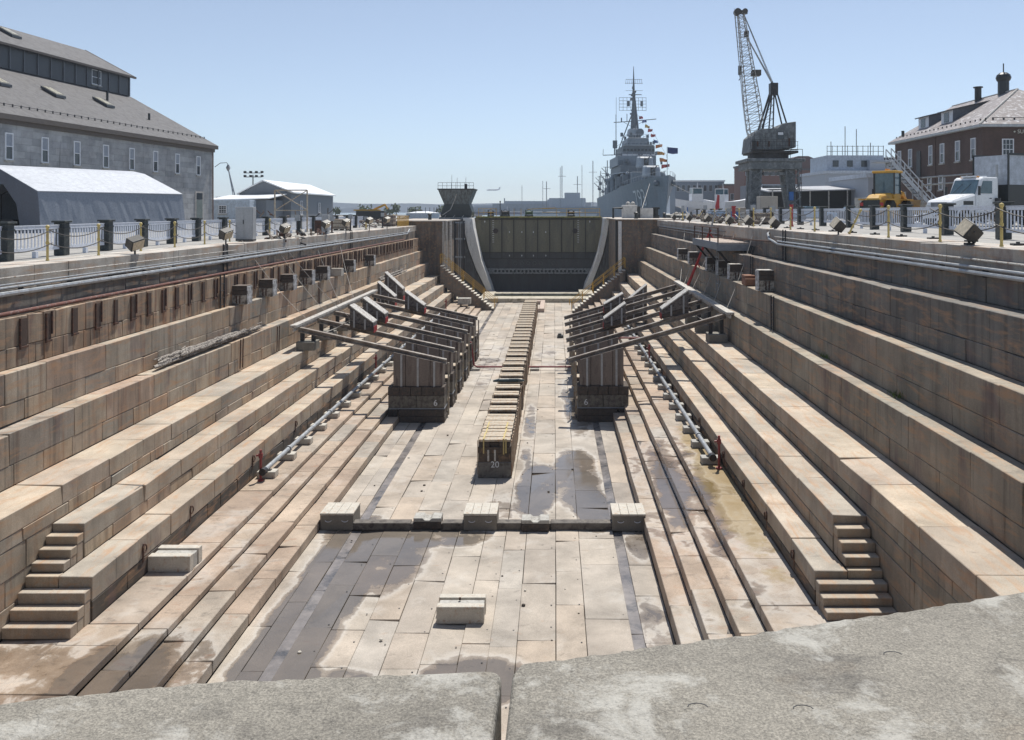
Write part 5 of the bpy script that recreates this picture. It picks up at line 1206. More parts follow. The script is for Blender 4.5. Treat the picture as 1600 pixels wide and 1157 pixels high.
for p in ((39.9,4.6,21.3),(39.9,3.2,21.1),(39.8,-3,23.5),(39.8,3.5,23.6),(39.8,5,23.3),(37.8,-3.9,21.2)): m.obox(sp(*p),dS*.2,dL*.45,Vector((0,0,.45)))
m.build('locker',navyd,t)
# main director
MB(so).cyl(sp(48,.3,29.8),1.7,1.0,14).build('director_base',navyd,t);blk(46.3,49.6,1.7,2.3,30.8,32.6,navyl,'gun_director',.85);MB(so).tube([sp(46.2,-.9,31.6),sp(45.6,-.9,31.6)],1.0,14).build('director_radar',navyd,t)
def turret(s,z,label):
    T=MB(so);T.cyl(sp(s,0,z-2.5 if z>19.5 else z-1.4),2.0,2.6,16).build('gun_barbette',navyd,t)
    g=MB(so).add([sp(s-2.2,-1.9,z+.1),sp(s-2.2,1.9,z+.1),sp(s+1,2.3,z+.1),sp(s+2.3,1.6,z+.1),sp(s+2.3,-1.6,z+.1),sp(s+1,-2.3,z+.1),
      sp(s-1.6,-1.7,z+2.9),sp(s-1.6,1.7,z+2.9),sp(s+1,2.0,z+3.2),sp(s+2.1,1.4,z+3.1),sp(s+2.1,-1.4,z+3.1),sp(s+1,-2.0,z+3.2)],[(0,1,2,3,4,5),(6,7,8,9,10,11)]+[(i,(i+1)%6,6+(i+1)%6,6+i) for i in range(6)]).build('gun_turret',navyl,t,bevel=.35)
    MB(so).tube([sp(s-2,0,z+1.6),sp(s-2.8,0,z+1.8),sp(s-8,0,z+2.6)],[.45,.24,.12],10).build('gun_barrel',navyd,g);MB(so).obox(sp(s-2.15,0,z+1.5),dS*.1,dL*.55,Vector((0,0,.95))).build('gun_slot',black,g)
turret(22,18.4,'');turret(32,21.2,'')
# mast
mb=MB(so);base=[sp(50,1.0,29.5),sp(50,-1.2,29.5),sp(53,-.1,29.5)];top=sp(50.5,.2,44)
for p in base: mb.tube([p,top],[.36,.2],7)
for k in range(1,12):
    q=[p.lerp(top,k/12) for p in base];q0=[p.lerp(top,(k-1)/12) for p in base]
    for i in range(3): mb.bar(q[i],q[(i+1)%3],.12);mb.bar(q0[i],q[(i+1)%3],.09)
mb.tube([sp(50,0.2,29.5),top,sp(50.5,.2,50)],[.8,.3,.06],8);rr=random.Random(3)
for z in range(31,45): mb.obox(sp(50+rr.uniform(-.6,.6),.2+rr.uniform(-.6,.6),z),dS*rr.uniform(.2,.6),dL*rr.uniform(.25,.9)*(1-(z-30)/22),Vector((0,0,rr.uniform(.12,.35))))
mb.build('tripod_mast',navyd,t)
MB(so).tube([sp(53,4.2,27),sp(51,.6,37)],.16,6).tube([sp(52,4.9,25),sp(52,4.9,37)],.06,5).tube([sp(47,5.4,25),sp(47,5.4,41)],.05,5).build('mast_stay',navyd,t)
MB(so).tube([sp(50,5.7,34.6),sp(50,.2,35),sp(50,-5.9,35.6)],.12,6).tube([sp(50,3,34.7),sp(50,.5,33.3),sp(50,-3,35.3)],.06,5).cyl(sp(50,3.6,34.7),.18,1.2,6).cyl(sp(50,2.1,34.8),.1,2.2,6).build('yardarm',navyd,t)
m=MB(so)
for i in range(8): m.bar(sp(50.0,4.2-i*1.05,37.9),sp(50.0,4.2-i*1.05,41.4),.09)
for i in range(5): m.bar(sp(50.0,4.2,37.9+i*.87),sp(50.0,-3.2,37.9+i*.87),.09)
m.obox(sp(49.8,1.7,39.7),dS*.1,dL*.35,Vector((0,0,.7))).obox(sp(49.8,-1.9,39.7),dS*.1,dL*.35,Vector((0,0,.7)));m.build('air_search_radar',navyd,t)
m=MB(so);m.bar(sp(50,2.6,45.3),sp(50,-2.2,45.3),.1).bar(sp(50,2.4,46.3),sp(50,-2.0,46.3),.08)
for i in range(9): m.bar(sp(50,2.5-i*.56,45.1),sp(50,2.3-i*.52,46.5),.07)
m.bar(sp(50,2.5,43.3),sp(50,-2.2,43.3),.08).cyl(sp(50.5,.2,41.8),.5,1.0,8).bar(sp(50,1.6,42.2),sp(50,-1.9,42.2),.2).ball(sp(50,.2,43),.45);m.build('surface_radar',navyd,t)
m=MB(so);m.box(*(0,0,0,0,0,0)) if 0 else None
p=sp(44,8,28);m.bar(sp(44,4.3,25.5),sp(44,9.3,25.3),.18).bar(sp(44,9.3,25.3),sp(44,9.2,26.9),.12).bar(sp(44,6.2,25.5),sp(44,6.2,27.5),.3).obox(sp(44,6.1,28.2),dS*.5,dL*.55,Vector((0,0,1)));m.build('side_lamp_boom',navyd,t)
# after masts, guns, funnels
blk(62,100,2.8,2.8,15.5,18.2,navy,'after_deckhouse')
for s in (64,78): MB(so).tube([sp(s,0,18),sp(s+1.5,0,24.5)],[1.7,1.5],12).build('funnel',navy,t)
for s,z in ((88,18),(97,18),(106,14.5)): turret(s,z+.4,'')
m=MB(so)
for s,l,h in ((70,5.2,25.5),(78,4.8,24),(86,3.5,23.5),(92,2,22),(96,4.9,22),(104,3.6,24),(112,2,21.5)): m.tube([sp(s,l,14.5),sp(s,l,h)],.14,6).bar(sp(s,l-1,h-2),sp(s,l+1.2,h-2),.14).ball(sp(s,l,h-4.2),.55,8,5).bar(sp(s,l,h-4),sp(s+1,l+1.6,h-2.2),.18)
m.build('gun_mount_and_davit',navyd,t)
m=MB(so)
for s,l in ((44,6.0),(52,6.1),(60,5.6),(68,5.6)): m.ball(sp(s,l-.5,19.6),.8,8,6).cyl(sp(s,l-.5,16),.5,3.4,8)
m.build('gun_tub',navy,t)
m=MB(so);m.slab([sp(34,5.3,20.2),sp(48,7.2,20.2),sp(48,4,20.2),sp(34,4,20.2)],.25);m.build('side_platform',navyl,t)
rr=random.Random(21);m=MB(so)
for i in range(60):
    s=rr.uniform(36,58);z=rr.choice([20.4,22.6,25.1,27.8,29.9]);w={20.4:4.8,22.6:5.2,25.1:4.1,27.8:3.2,29.9:2.6}[z];l=rr.choice([-1,1])*w+rr.uniform(-.2,.2);k=rr.uniform(.15,.5);m.obox(sp(s if i%3 else 39.6,l if i%3 else rr.uniform(-4,5),z+k),dS*k*.8,dL*k*.6,Vector((0,0,k)))
m.build('deck_gear',navyd,t)
m=MB(so)
for z,w0,w1,s in ((24.95,4.2,5.8,40),(27.65,4.0,4.3,41),(29.85,2.6,3.0,42)):
    m.tube([sp(s,w1,z+.9),sp(s,-w0,z+.9),sp(s+14,-w0,z+.9)],.05,5).tube([sp(s,w1,z+.9),sp(s+14,w1,z+.9)],.05,5)
    for i in range(9): m.tube([sp(s,-w0+(w0+w1)*i/8,z),sp(s,-w0+(w0+w1)*i/8,z+.9)],.045,4)
m.build('bridge_railing',navyl,t)
for i,(s,l,z) in enumerate([(33,4.3,19.4),(36,5.2,19.0),(29,-4.2,19.0),(36,-5,19)]):
    MB(so).cyl(sp(s,l,z-2),1.3,2.3,12).build('gun_tub',navyd,t);MB(so).tube([sp(s,l,z+.6),sp(s-2.2,l,z+1.4)],.12,6).ball(sp(s,l,z+.6),.5,8,5).build('gun_mount',navyl,t)
m=MB(so)
for i in range(14): m.ball(sp(2+rr.random()*14,rr.uniform(-1.5,1.5),18.0-rr.random()*.2),rr.uniform(.2,.5),7,5)
m.build('capstan_gear',navyd,t)
# hull number on the side facing left
def hullpos(s,u):
    s0=max([a for a in ST if a<=s]);s1=min([a for a in ST if a>s]);k=(s-s0)/(s1-s0)
    def at(q):
        zd=interp(DK,q);return sp(q+3.2*(1-u)*max(0,1-q/20),interp(WB,q)+(interp(HB,q)-interp(WB,q))*(u**1.7),7.6+(zd-7.6)*u)
    return at(s0).lerp(at(s1),k)
o=text('793',1.0,(0,0,0),(0,0,0),numw,t,'hull_number',ext=.0)
bm=bmesh.new();bm.from_mesh(o.data);bmesh.ops.subdivide_edges(bm,edges=bm.edges,cuts=2);bm.to_mesh(o.data);bm.free()
for v_ in o.data.vertices:
    s_=17.5-v_.co.x*6.6;u_=.42+v_.co.y*.56
    v_.co=hullpos(s_,u_)-so+dL*.14-dS*.05
# flags dressing line from mast to bow
MB(so).tube([sp(50,-.4,37.2),sp(30,-1.5,30.5),sp(10,-1.5,23),sp(1,-.2,19.5)],.035,4).build('signal_halyard',navyd,t)
fc=[((.6,.03,.05),'red'),((.05,.12,.4),'blue'),((.75,.45,.05),'yellow'),((.65,.05,.06),'scarlet'),((.7,.1,.1),'crimson'),((.08,.2,.5),'azure'),((.85,.3,.05),'orange'),((.75,.35,.03),'amber'),((.8,.25,.03),'tangerine'),((.6,.05,.04),'brick')]
P0=sp(50,-.2,36);P1=sp(30,-1.2,29.0);P2=sp(6,1.4,20.3)
for i,(c,nm_) in enumerate(fc):
    u=i/(len(fc)-1);p=(P0.lerp(P1,u*1.8) if u<.55 else P1.lerp(P2,(u-.55)/.45));p=P0*(1-u)**2+P1*2*u*(1-u)+P2*u*u+dL*-1.0
    m=MB();k=1.15 if i<6 else 1.7;vs=[];fs=[]
    for a in range(7):
        x=a/6*k;w=.28*math.sin(a*1.3+i);q_=.25*math.sin(i*2.3)*a/6*k;vs+= [(x,w*2,.45-.25*a/6+q_),(x+.1*math.sin(i*1.7+a),w*2+.05,-.45+.1*a/6+q_)]
    for a in range(6): fs.append((2*a,2*a+1,2*a+3,2*a+2))
    m.add(vs,fs);m.build('signal_flag',M('flag_%s'%nm_,tuple(.07+x*.72 for x in c),.8,var=.1,bmp=0),None,label='%s signal flag, %s down from the mast on the warship dressing line'%(nm_,ORD[i]),cat='flag',group='signal flags dressing the warship').location=p
MB(so).tube([sp(1.2,0,18.2),sp(1.2,0,24.4)],.06,5).build('jackstaff',navyd,t)
m=MB();m.add([(0,0,0),(1.1,.2,-.1),(2.2,0,-.2),(2.2,0,-1.4),(1.1,.2,-1.5),(0,0,-1.3)],[(0,1,4,5),(1,2,3,4)]);m.build('jack_flag',M('flag_navy',(.03,.05,.16),.7),None,label='small navy blue flag flying from the staff at the warship bow',cat='flag').location=sp(1.2,-.1,24.3)
for i,(a,b) in enumerate([((6,3,16.6),(11.5,115,10.2)),((3,-1,16.5),(31,150,10))]): MB().tube([sp(*a),Vector(b)],.035,5).build('mooring_line',rope,None,label=['pale mooring line from the warship bow down to the right pier head','mooring line from the warship bow to the quay on its right'][i],cat='rope')
# background moored ship behind the gate on the harbour
t=thing('moored_ship','pale grey vessel with masts moored behind the stern of the warship','ship',(6,330,8.1));MB().prism([(-14,0),(16,0),(19,4.6),(-15,3.4)],'y',0,14).build('hull',navyl,t);MB().box(-8,6,2,10,3.8,7.5).box(-2,4,3,9,7.5,9.6).build('superstructure',M('pale_ship',(.5,.53,.57),.6),t);m=MB()
for x,h in ((-9,14),(-3,20),(3,16),(9,22),(13,12)): m.tube([(x,5,4),(x,5,h)],.16,5).bar((x-1.5,5,h*.8),(x+1.5,5,h*.8),.14)
m.build('mast',M('far_steel',()),t)
for i,(x,y,h) in enumerate([(-4,300,13),(2,285,17),(10,310,19),(-12,320,12)]): 
    t=thing('sailing_yacht','%s slim yacht mast and white hull in the basin behind the gate'%['tallest left','second','rightmost','leftmost'][i],'yacht',(x,y,8.1));MB().prism([(-5,.0),(4,0),(5.5,1.3),(-5.5,1.2)],'y',0,3).build('hull',white,t);MB().tube([(0,1.5,1),(0,1.5,h)],.1,6).tube([(0,1.5,2.2),(-4.5,1.5,2.2)],.09,5).build('mast',galv,t)
# ================================================================= portal crane
co=Vector((23.5,95,QR));t=thing('harbour_crane','weathered grey green portal crane with raised lattice boom on the right quay','crane',co)
m=MB(co)
for x0,x1,y in ((21.1,21.7,92.6),(25.6,25.1,92.6),(21.6,22.1,96.4),(26.2,25.7,96.4)):
    if 1:
        sx=1 if x0<23 else -1
        m.add([(x0-.3,y-.3,QR),(x0+.3,y-.3,QR),(x0+.3,y+.3,QR),(x0-.3,y+.3,QR),(x1-.6,y-.35,14.9),(x1+.6,y-.35,14.9),(x1+.6,y+.35,14.9),(x1-.6,y+.35,14.9)],[(0,3,2,1),(4,5,6,7),(0,1,5,4),(1,2,6,5),(2,3,7,6),(3,0,4,7)])
m.build('portal_leg',verdigris,t,bevel=.04)
m=MB(co)
for x in (20.55,21.7,24.95,26.2):
    for y in (91.8,): m.bar((x,y,QR),(x+(.3 if x<23 else -.3),y,14.9),.14)
for z in (10.8,12.2,13.6):
    for a,b in ((20.8,22.1),(24.9,26.2)): m.bar((a,91.75,z),(b,91.75,z+1.2),.1);m.bar((b,91.75,z),(a,91.75,z+1.2),.1)
m.build('leg_lattice',verdigris,t)
MB(co).box(20.7,26.3,91.6,97.2,14.9,15.7).box(20.4,26.6,91.4,97.4,15.7,16.05).build('portal_beam',verdigris,t,bevel=.04)
MB(co).box(22.3,24.8,92,92.6,14.3,14.6).box(22.3,24.8,92,92.6,12.9,13.2).build('cross_beam',verdigris,t);MB(co).cyl((23.5,95,16.05),2.2,.7,20).build('slewing_ring',M('dark_rust_crane',(.07,.065,.06),.7,var=.3),t)
m=MB(co).prism([(21.1,16.8),(26.0,17.3),(26.0,20.1),(24.6,19.9),(24.1,19.4),(22.2,19.3),(21.3,18.5)],'y',92.9,97.4);m.build('machinery_house',verdigris,t,bevel=.06)
MB(co).box(21.3,26.2,92.7,97.6,16.7,16.95).build('house_floor',MATS['dark_rust_crane'],t);MB(co).box(24.0,24.7,92.84,92.9,18.2,19.0).build('house_opening',glass,t);MB(co).box(24.05,24.6,92.8,92.86,18.65,18.92).build('house_window',white,t);MB(co).box(21.2,21.6,92.6,93.2,17,18).build('cab_ladder',steeld,t)
m=MB(co)
for i in range(8): m.box(21.5+i*.6,21.53+i*.6,92.87,92.9,17.3,18.9)
m.box(21.2,25.9,92.875,92.895,18.1,18.14)
m.build('panel_seam',MATS['dark_rust_crane'],t)
m=MB(co)
for i in range(9):
    m.bar((26.1,92.7,QR+.4+i*.6),(26.5,92.7,QR+.4+i*.6),.04)
m.bar((26.1,92.7,QR),(26.1,92.7,15),.05).bar((26.5,92.7,QR),(26.5,92.7,15),.05);m.build('rung_ladder',steeld,t)
m=MB(co).box(21.0,26.1,92.4,92.85,17.0,17.06)
for i in range(9): m.bar((21.0+i*.63,92.42,17.05),(21.0+i*.63,92.42,17.9),.035)
m.bar((21.0,92.42,17.9),(26.1,92.42,17.9),.035).bar((21.0,92.42,17.5),(26.1,92.42,17.5),.03);m.build('house_walkway',steeld,t)
m=MB(co)
for x in (21.8,23.0,25.2): m.box(x-.02,x+.16,92.855,92.89,17.4,18.0+.3*(x>23))
m.build('rust_patch',rust,t)
# boom lattice
F=[Vector((21.45,94.1,18.3)),Vector((22.95,94.1,18.9)),Vector((22.95,95.6,18.9)),Vector((21.45,95.6,18.3))];T_=[Vector((20.15,94.6,32.2)),Vector((20.75,94.6,32.3)),Vector((20.75,95.1,32.3)),Vector((20.15,95.1,32.2))]
# bulge in the middle third like a real jib
def bp(i,u): 
    c0=sum(F,Vector())/4;c1=sum(T_,Vector())/4;c=c0.lerp(c1,u);w=1.0 if u<.25 else (1-(u-.25)/.75*.62);w=min(w,.8+u*3)
    dx=(F[1]-F[0])*.5*w;dy=(F[2]-F[1])*.5*w;sg=[(-1,-1),(1,-1),(1,1),(-1,1)][i];return c+dx*sg[0]+dy*sg[1]
m=MB(co);n=26
for i in range(4): m.tube([bp(i,k/n) for k in range(n+1)],.055,5)
for k in range(n):
    for i in range(4):
        j=(i+1)%4;m.bar(bp(i,k/n),bp(j,(k+1)/n),.045) if k%2 else m.bar(bp(j,k/n),bp(i,(k+1)/n),.045)
        m.bar(bp(i,k/n),bp(j,k/n),.04)
m.build('lattice_boom',cranel,t)
m=MB(co)
for k in range(0,n+1): 
    p=bp(0,k/n);m.bar(p,p+Vector((-.45,0,.0)),.035)
m.tube([bp(0,k/n)+Vector((-.45,0,0)) for k in range(n+1)],.025,5).tube([bp(0,k/n)+Vector((-.45,0,.5)) for k in range(n+1)],.02,5);m.build('boom_catwalk',cranel,t)
MB(co).tube([(20.1,94.5,32.3),(20.1,95.2,32.3)],.38,14).tube([(20.9,94.5,32.35),(20.9,95.2,32.35)],.3,14).box(19.9,21.2,94.7,95,32.1,32.5).box(20.9,21.3,94.5,95.2,29.6,30.2).box(21.7,22.6,94.3,95.4,25.3,25.9).build('head_sheave',MATS['dark_rust_crane'],t)
m=MB(co)
A=Vector((24.1,95,24.4))
for p,r in (((22.5,94,18.9),.12),((22.5,96,18.9),.12),((23.8,94,19.0),.08),((23.8,96,19.0),.08),((25.4,94,19.6),.09),((25.4,96,19.6),.09)): m.tube([p,A+Vector((0,-.35 if p[1]<95 else .35,0))],r,6)
for k in range(1,7):
    u=k/7;m.bar(Vector((22.5,94,18.9)).lerp(A,u),Vector((23.8,94,19)).lerp(A,u),.05);m.bar(Vector((22.5,94,18.9)).lerp(A,u-.14),Vector((23.8,94,19)).lerp(A,u),.04)
m.box(23.7,24.5,94.5,95.5,23.2,24.5);m.build('gantry_frame',steeld,t)
m=MB(co)
for dy in (-.3,-.1,.1,.3): m.tube([(24.1,95+dy,24.3),(20.9,94.85+dy*.5,30.0)],.025,4);m.tube([(24.1,95+dy,24.3),(20.8,94.85+dy*.5,32.1)],.02,4)
m.tube([(19.85,94.8,32.2),(20.35,94.8,26.4)],.02,4);m.build('hoist_cable',galv,t)
MB(co).box(20.2,20.5,94.65,94.95,25.4,26.4).tube([(20.35,94.8,25.4),(20.4,94.8,25.0),(20.25,94.8,24.8)],.05,6).build('hook_block',steeld,t)
m=MB(co)
for x in (20.9,22.3,25,26.3): m.tube([(x,91.5,16.05),(x,91.5,17)],.03,5)
m.tube([(20.9,91.5,17),(22.3,91.5,17)],.03,5).tube([(25,91.5,17),(26.3,91.5,17)],.03,5);m.build('portal_railing',steeld,t)
m=MB(co)
for x in (20.9,25.3): m.tube([(x+.2,92.0,QR+.35),(x+.2,92.7,QR+.35)],.35,12).tube([(x+.2,97,QR+.35),(x+.2,97.7,QR+.35)],.35,12)
m.build('travel_wheel',steeld,t)
MB(co).box(24.9,25.35,91.5,91.8,11.6,12.5).build('blue_sign',blue,t)
# small red fixtures
for i,(x,y,z,h,r,lab) in enumerate([(13.4,64.5,QR,1.2,.13,'wide red pump column on the right coping beside the beige crane housing'),(14.0,51,QR,1.2,.09,'slim red hydrant post in front of the right balustrade')]):
    tt=thing('red_column',lab,'hydrant',(x,y,z));MB().cyl((0,0,0),r,h,10).cyl((0,0,h),r*1.3,.1,10).build('column',red,tt);MB().cyl((0,0,0),r*1.5,.08,10).build('flange',red,tt)
MB().cyl((21,75,QR),.01,.01,4)
tt=thing('orange_barrel','orange traffic barrel behind the right fence near the crane','barrel',(18.6,78,QR));MB().cyl((0,0,.05),.28,1.2,10,.22).build('barrel_body',orange,tt);MB().box(-.35,.35,-.35,.35,0,.05).build('rubber_base',tyre,tt)
tt=thing('red_banner_post','red wrapped post beside the white boats','post',(17.4,92,QR));MB().tube([(0,0,0),(0,0,1.5)],.06,6).build('pole',steeld,tt);MB().prism([(-.22,.9),(.2,.9),(.16,1.7),(.2,2.6),(-.02,2.7),(-.12,2.0),(-.25,1.5)],'y',-.1,.1).build('red_wrap',red,tt)
# ================================================================= boats on stands
def boat(x,y,L_,label,rz,cab=1,mat=None):
    t=thing('boat',label,'boat',(x,y,QR+1.0),rz=rz);v=[];f=[];S=[0,.15,.4,.7,.9,1.0];Wd=[.8,.95,1,.85,.45,.03]
    for s,w in zip(S,Wd):
        xx=-L_/2+L_*s;k=L_*.17*w;dz=.25*s*s*2
        v+=[(xx,-k,1.0+dz),(xx-.0,-k*.75,.3+dz*.5),(xx,0,-.15+dz*.7*(s>.8)*2),(xx,k*.75,.3+dz*.5),(xx,k,1.0+dz)]
    for i in range(5):
        for j in range(4): a=i*5+j;f.append((a,a+1,a+6,a+5))
        f.append((i*5+4,i*5,i*5+5,i*5+9))
    f.append((0,1,2,3,4));MB().add(v,f).build('hull',mat or white,t)
    if cab:
        c=MB().box(-L_*.22,L_*.08,-.8,.8,1.1,2.1).box(-L_*.2,L_*.05,-.9,.9,2.75,2.85);c.build('cabin',white,t);MB().box(-L_*.2,L_*.06,-.78,.78,2.1,2.75).build('cabin_window',glassb,t)
        m=MB()
        for a in (-L_*.2,L_*.06):
            for b in (-.8,.8): m.bar((a,b,2.0),(a,b,2.8),.07)
        m.tube([(-.5,0,2.8),(-.5,0,3.5)],.03,5);m.build('cabin_frame',white,t)
    m=MB()
    for a in (-L_*.3,L_*.2):
        for b in (-1,1): m.bar((a,b,-1.0),(a,b*.6,.4),.1)
    m.build('stand',blue if cab else steeld,t)
boat(17.4,108,4.6,'white cabin boat on blue stands behind the right fence, nearest the warship',R(185));boat(21.4,112,4.4,'white cabin cruiser on stands left of the harbour crane',R(150));boat(21.0,99,3.8,'open white boat hull on stands between the cruiser and the crane leg',R(20),0);boat(25,112,5,'pale covered boat hull seen under the crane portal',R(10),0,navyl)
boat(26.5,70,4,'upturned pale boat hull beyond the fence right of the crane',R(0),0,conc)
tt=thing('car','pale blue parked car behind the fence right of the crane','car',(26.5,88,QR));MB().prism([(-2.1,.3),(2.1,.3),(2.1,.75),(1.3,.85),(-1.9,.9),(-2.1,.8)],'y',-.85,.85).build('body',blueg,tt,bevel=.06);MB().prism([(-1.5,.9),(1.0,.86),(.4,1.4),(-1.0,1.42)],'y',-.75,.75).build('cabin_glass',glassb,tt,bevel=.04)
m=MB()
for a in (-1.35,1.35):
    for b in (-.86,.7): MB().tube([(a,b,.32),(a,b+.16,.32)],.32,12).build('wheel',tyre,tt)
tt=thing('car','dark parked car farther right behind the fence','car',(31.5,90,QR));MB().prism([(-2.1,.3),(2.1,.3),(2.1,.75),(1.3,.85),(-1.9,.9),(-2.1,.8)],'y',-.85,.85).build('body',steeld,tt,bevel=.06);MB().prism([(-1.5,.9),(1.0,.86),(.4,1.4),(-1.0,1.42)],'y',-.75,.75).build('cabin_glass',glassb,tt,bevel=.04)
for a in (-1.35,1.35): MB().tube([(a,-.86,.32),(a,-.7,.32)],.32,12).build('wheel',tyre,tt)
# ================================================================= right background buildings
def bgb(name,label,x0,x1,y,z1,mat,roof=None,d=14,rows=2,n=8,wh=1.2,ww=1.0,z0=QR,fm=None,rh=.5):
    t=thing(name,label,'building',((x0+x1)/2,y,z0));o=t.location.copy();MB(o).box(x0,x1,y,y+d,z0,z1).build('wall',mat,t);MB(o).box(x0-.3,x1+.3,y-.3,y+d+.3,z1,z1+rh).build('roof',roof or slate,t)
    for r in range(rows):
        for k in range(n):
            x=x0+(x1-x0)*(k+.5)/n;zz=z0+(z1-z0)*(r+.6)/rows
            f=MB(o).box(x-ww/2-.12,x+ww/2+.12,y-.08,y,zz-wh/2-.12,zz+wh/2+.12).build('window',fm or offwhite,t);MB(o).box(x-ww/2,x+ww/2,y-.1,y-.075,zz-wh/2,zz+wh/2).build('pane',glass,f)
    return t
bgb('office_building','long blue grey office building behind the white boats',42,59,300,20.8,M('blue_grey_far',(.20,.24,.29),.8),whiteroof,rows=2,n=9,wh=2,ww=1.0)
bgb('brick_warehouse','low brown brick warehouse between the office and the crane',57,66,290,19.2,brown,rows=1,n=5,wh=2)
t=bgb('brick_mill','tall dark brick building behind the crane portal',55,66,250,23.6,brown,rows=3,n=6,wh=1.6);MB(t.location).prism([(55,23.6),(61,23.6),(60,25.6),(56,25.6)],'y',250,256).build('gable',brown,t)
t=bgb('domed_brick_building','brick building with a rounded dark roof right of the crane leg',67,80,255,22.6,brown,rows=2,n=6,wh=1.6);MB(t.location).prism([(67,22.9),(80,22.9),(78,25.6),(75,26.8),(72,26.8),(69,25.6)],'y',255,266).build('curved_roof',M('dark_red_roof',(.10,.06,.06),.8),t)
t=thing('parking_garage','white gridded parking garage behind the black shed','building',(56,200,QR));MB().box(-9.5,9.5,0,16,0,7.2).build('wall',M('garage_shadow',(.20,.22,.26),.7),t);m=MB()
for i in range(26): m.box(-9.5+i*.75,-9.3+i*.75,-.15,0,3,7.2)
for i in range(7): m.box(-9.5,9.5,-.2,-.0,3+i*.65,3.25+i*.65)
m.build('facade_grid',M('garage_grid',(.42,.47,.54),.6),t)
t=thing('black_shed','long black open shed with a pale roof edge behind the right fence','shed',(34,112,QR));MB().box(-6,9,0,8,0,3.8).build('wall',M('black_cladding',(.018,.02,.022),.7,var=.2),t);MB().slab([(-6.6,-1.4,3.5),(9.6,-1.4,3.9),(9.6,8,4.6),(-6.6,8,4.2)],.15).build('roof',M('grey_metal_roof',(.35,.36,.38),.5),t)
m=MB()
for i in range(7): m.bar((-6+i*2.4,-1.2,0),(-6+i*2.4,-1.2,3.6),.14)
m.build('shed_post',steelw,t)
t=bgb('white_block','white two storey industrial block with roof railings beyond the black shed',47,62,150,17.0,offwhite,M('pale_parapet',(.5,.54,.6),.7),rows=1,n=9,wh=1.5,ww=.8);o=t.location.copy()
MB(o).box(48,58,152,162,17.5,20.3).build('upper_storey',M('pale_blue_wall',(.42,.47,.54),.7),t);MB(o).box(55,61,150.5,160,17.5,19.4).build('upper_wing',offwhite,t);m=MB(o)
for i in range(12): m.bar((48+i*.9,152,20.3),(48+i*.9,152,22.0),.08)
for z in (21,21.9): m.bar((48,152,z),(58,152,z),.07)
for x,h in ((49,22.8),(51.5,25.5),(53.5,25),(56,22.6)): m.bar((x,153,20.3),(x,153,h),.1)
m.build('roof_railing',steeld,t);m=MB(o)
for x in (49,51.5,54,56.5): m.box(x,x+1,151.9,152,18.3,19.4)
m.build('upper_window',glass,t)
bgb('brick_annexe','dark brown brick block between the white block and the corner brick building',57.5,72,155,19.6,M('dark_brick_far',(.09,.05,.045),.85),rows=1,n=3)
t=bgb('white_annexe','pale annexe with small windows beside the brick building steps',38.5,46,106,14.6,offwhite,M('pale_parapet',()),rows=1,n=5,wh=1.2,ww=.6)
# brick building with hipped slate roof
bo=Vector((40,81,QR));t=thing('brick_building','red brick two storey building with hipped slate roof, dormers and white windows','building',bo)
ze=18.4
MB(bo).box(40,54,80.6,101.4,QR,ze).build('brick_wall',brick,t)
MB(bo).box(39.93,40.0,91.2-.6,91.2+.1,QR,ze-.1).box(39.9,40,80.5,81.2,QR,ze-.1).build('brick_pilaster',brick,t)
a=[(39.4,80,ze),(54.6,80,ze),(54.6,102,ze),(39.4,102,ze),(47,87.6,22.7),(47,102,22.7)]
MB(bo).add([(x,y,z+.12) for x,y,z in a],[(0,3,5,4),(0,4,1),(1,4,5,2),(2,5,3),(0,1,2,3)]).build('slate_roof',slater,t)
MB(bo).box(39.4,54.6,80,102,ze-.12,ze+.1).build('eaves',M('pale_gutter',(.45,.47,.48),.5),t)
MB(bo).tube([(39.4,80,ze+.15),(47,87.6,22.85)],.09,5).tube([(47,87.6,22.85),(47,102,22.85)],.09,5).build('ridge_flashing',steelw,t)
m=MB(bo)
for i in range(22): m.box(40.25,40.32,80.6+i,80.75+i,ze+.55,ze+.78)
for i in range(14): m.box(41+i,41.15+i,80.85,80.92,ze+.55,ze+.78)
m.tube([(41,80.9,ze+.8),(54,80.9,ze+.8)],.03,5);m.build('snow_guard',steeld,t)
for y in (100,97,91.7,89,85.6,82.4): window(t,bo,(39.98,y,16.4),(0,1,0),(-1,0,0),.85,1.95,blind=1,bars=0)
for y in (92,89.3): window(t,bo,(39.98,y,13.4),(0,1,0),(-1,0,0),.85,1.4,bars=0)
for x in (42.3,46.5): window(t,bo,(x,80.58,16.2),(1,0,0),(0,-1,0),1.0,1.9,bars=1);window(t,bo,(x,80.58,12.6),(1,0,0),(0,-1,0),1.0,1.7,bars=1)
MB(bo).box(39.9,39.98,94.2,95.2,14.2,17.0).build('balcony_door',M('door_dark',(.03,.03,.03),.5),t);m=MB(bo)
m.box(38.3,40,92.8,99,14.0,14.12)
for y in (92.8,94.5,96.2,98.9): m.bar((38.3,y,14.1),(38.3,y,15.1),.05)
for z in (14.5,14.8,15.1): m.bar((38.3,92.8,z),(38.3,99,z),.04)
m.build('balcony',galv,t)
for y in (96.4,90.6):
    D=MB(bo).prism([(41.8,19.2),(41.8,21.1),(45.4,21.9),(45.4,21.0)],'y',y,y+2.6).build('dormer',M('dormer_grey',(.12,.13,.15),.7),t);MB(bo).slab([(41.4,y-.25,21.1),(41.4,y+2.85,21.1),(46.2,y+2.85,22.2),(46.2,y-.25,22.2)],-.12).build('dormer_roof',slate,D)
    MB(bo).box(41.74,41.8,y,y+2.6,19.7,21.1).build('dormer_front',white,D);MB(bo).box(41.7,41.74,y+.8,y+1.9,19.9,20.9).build('dormer_window',glass,D)
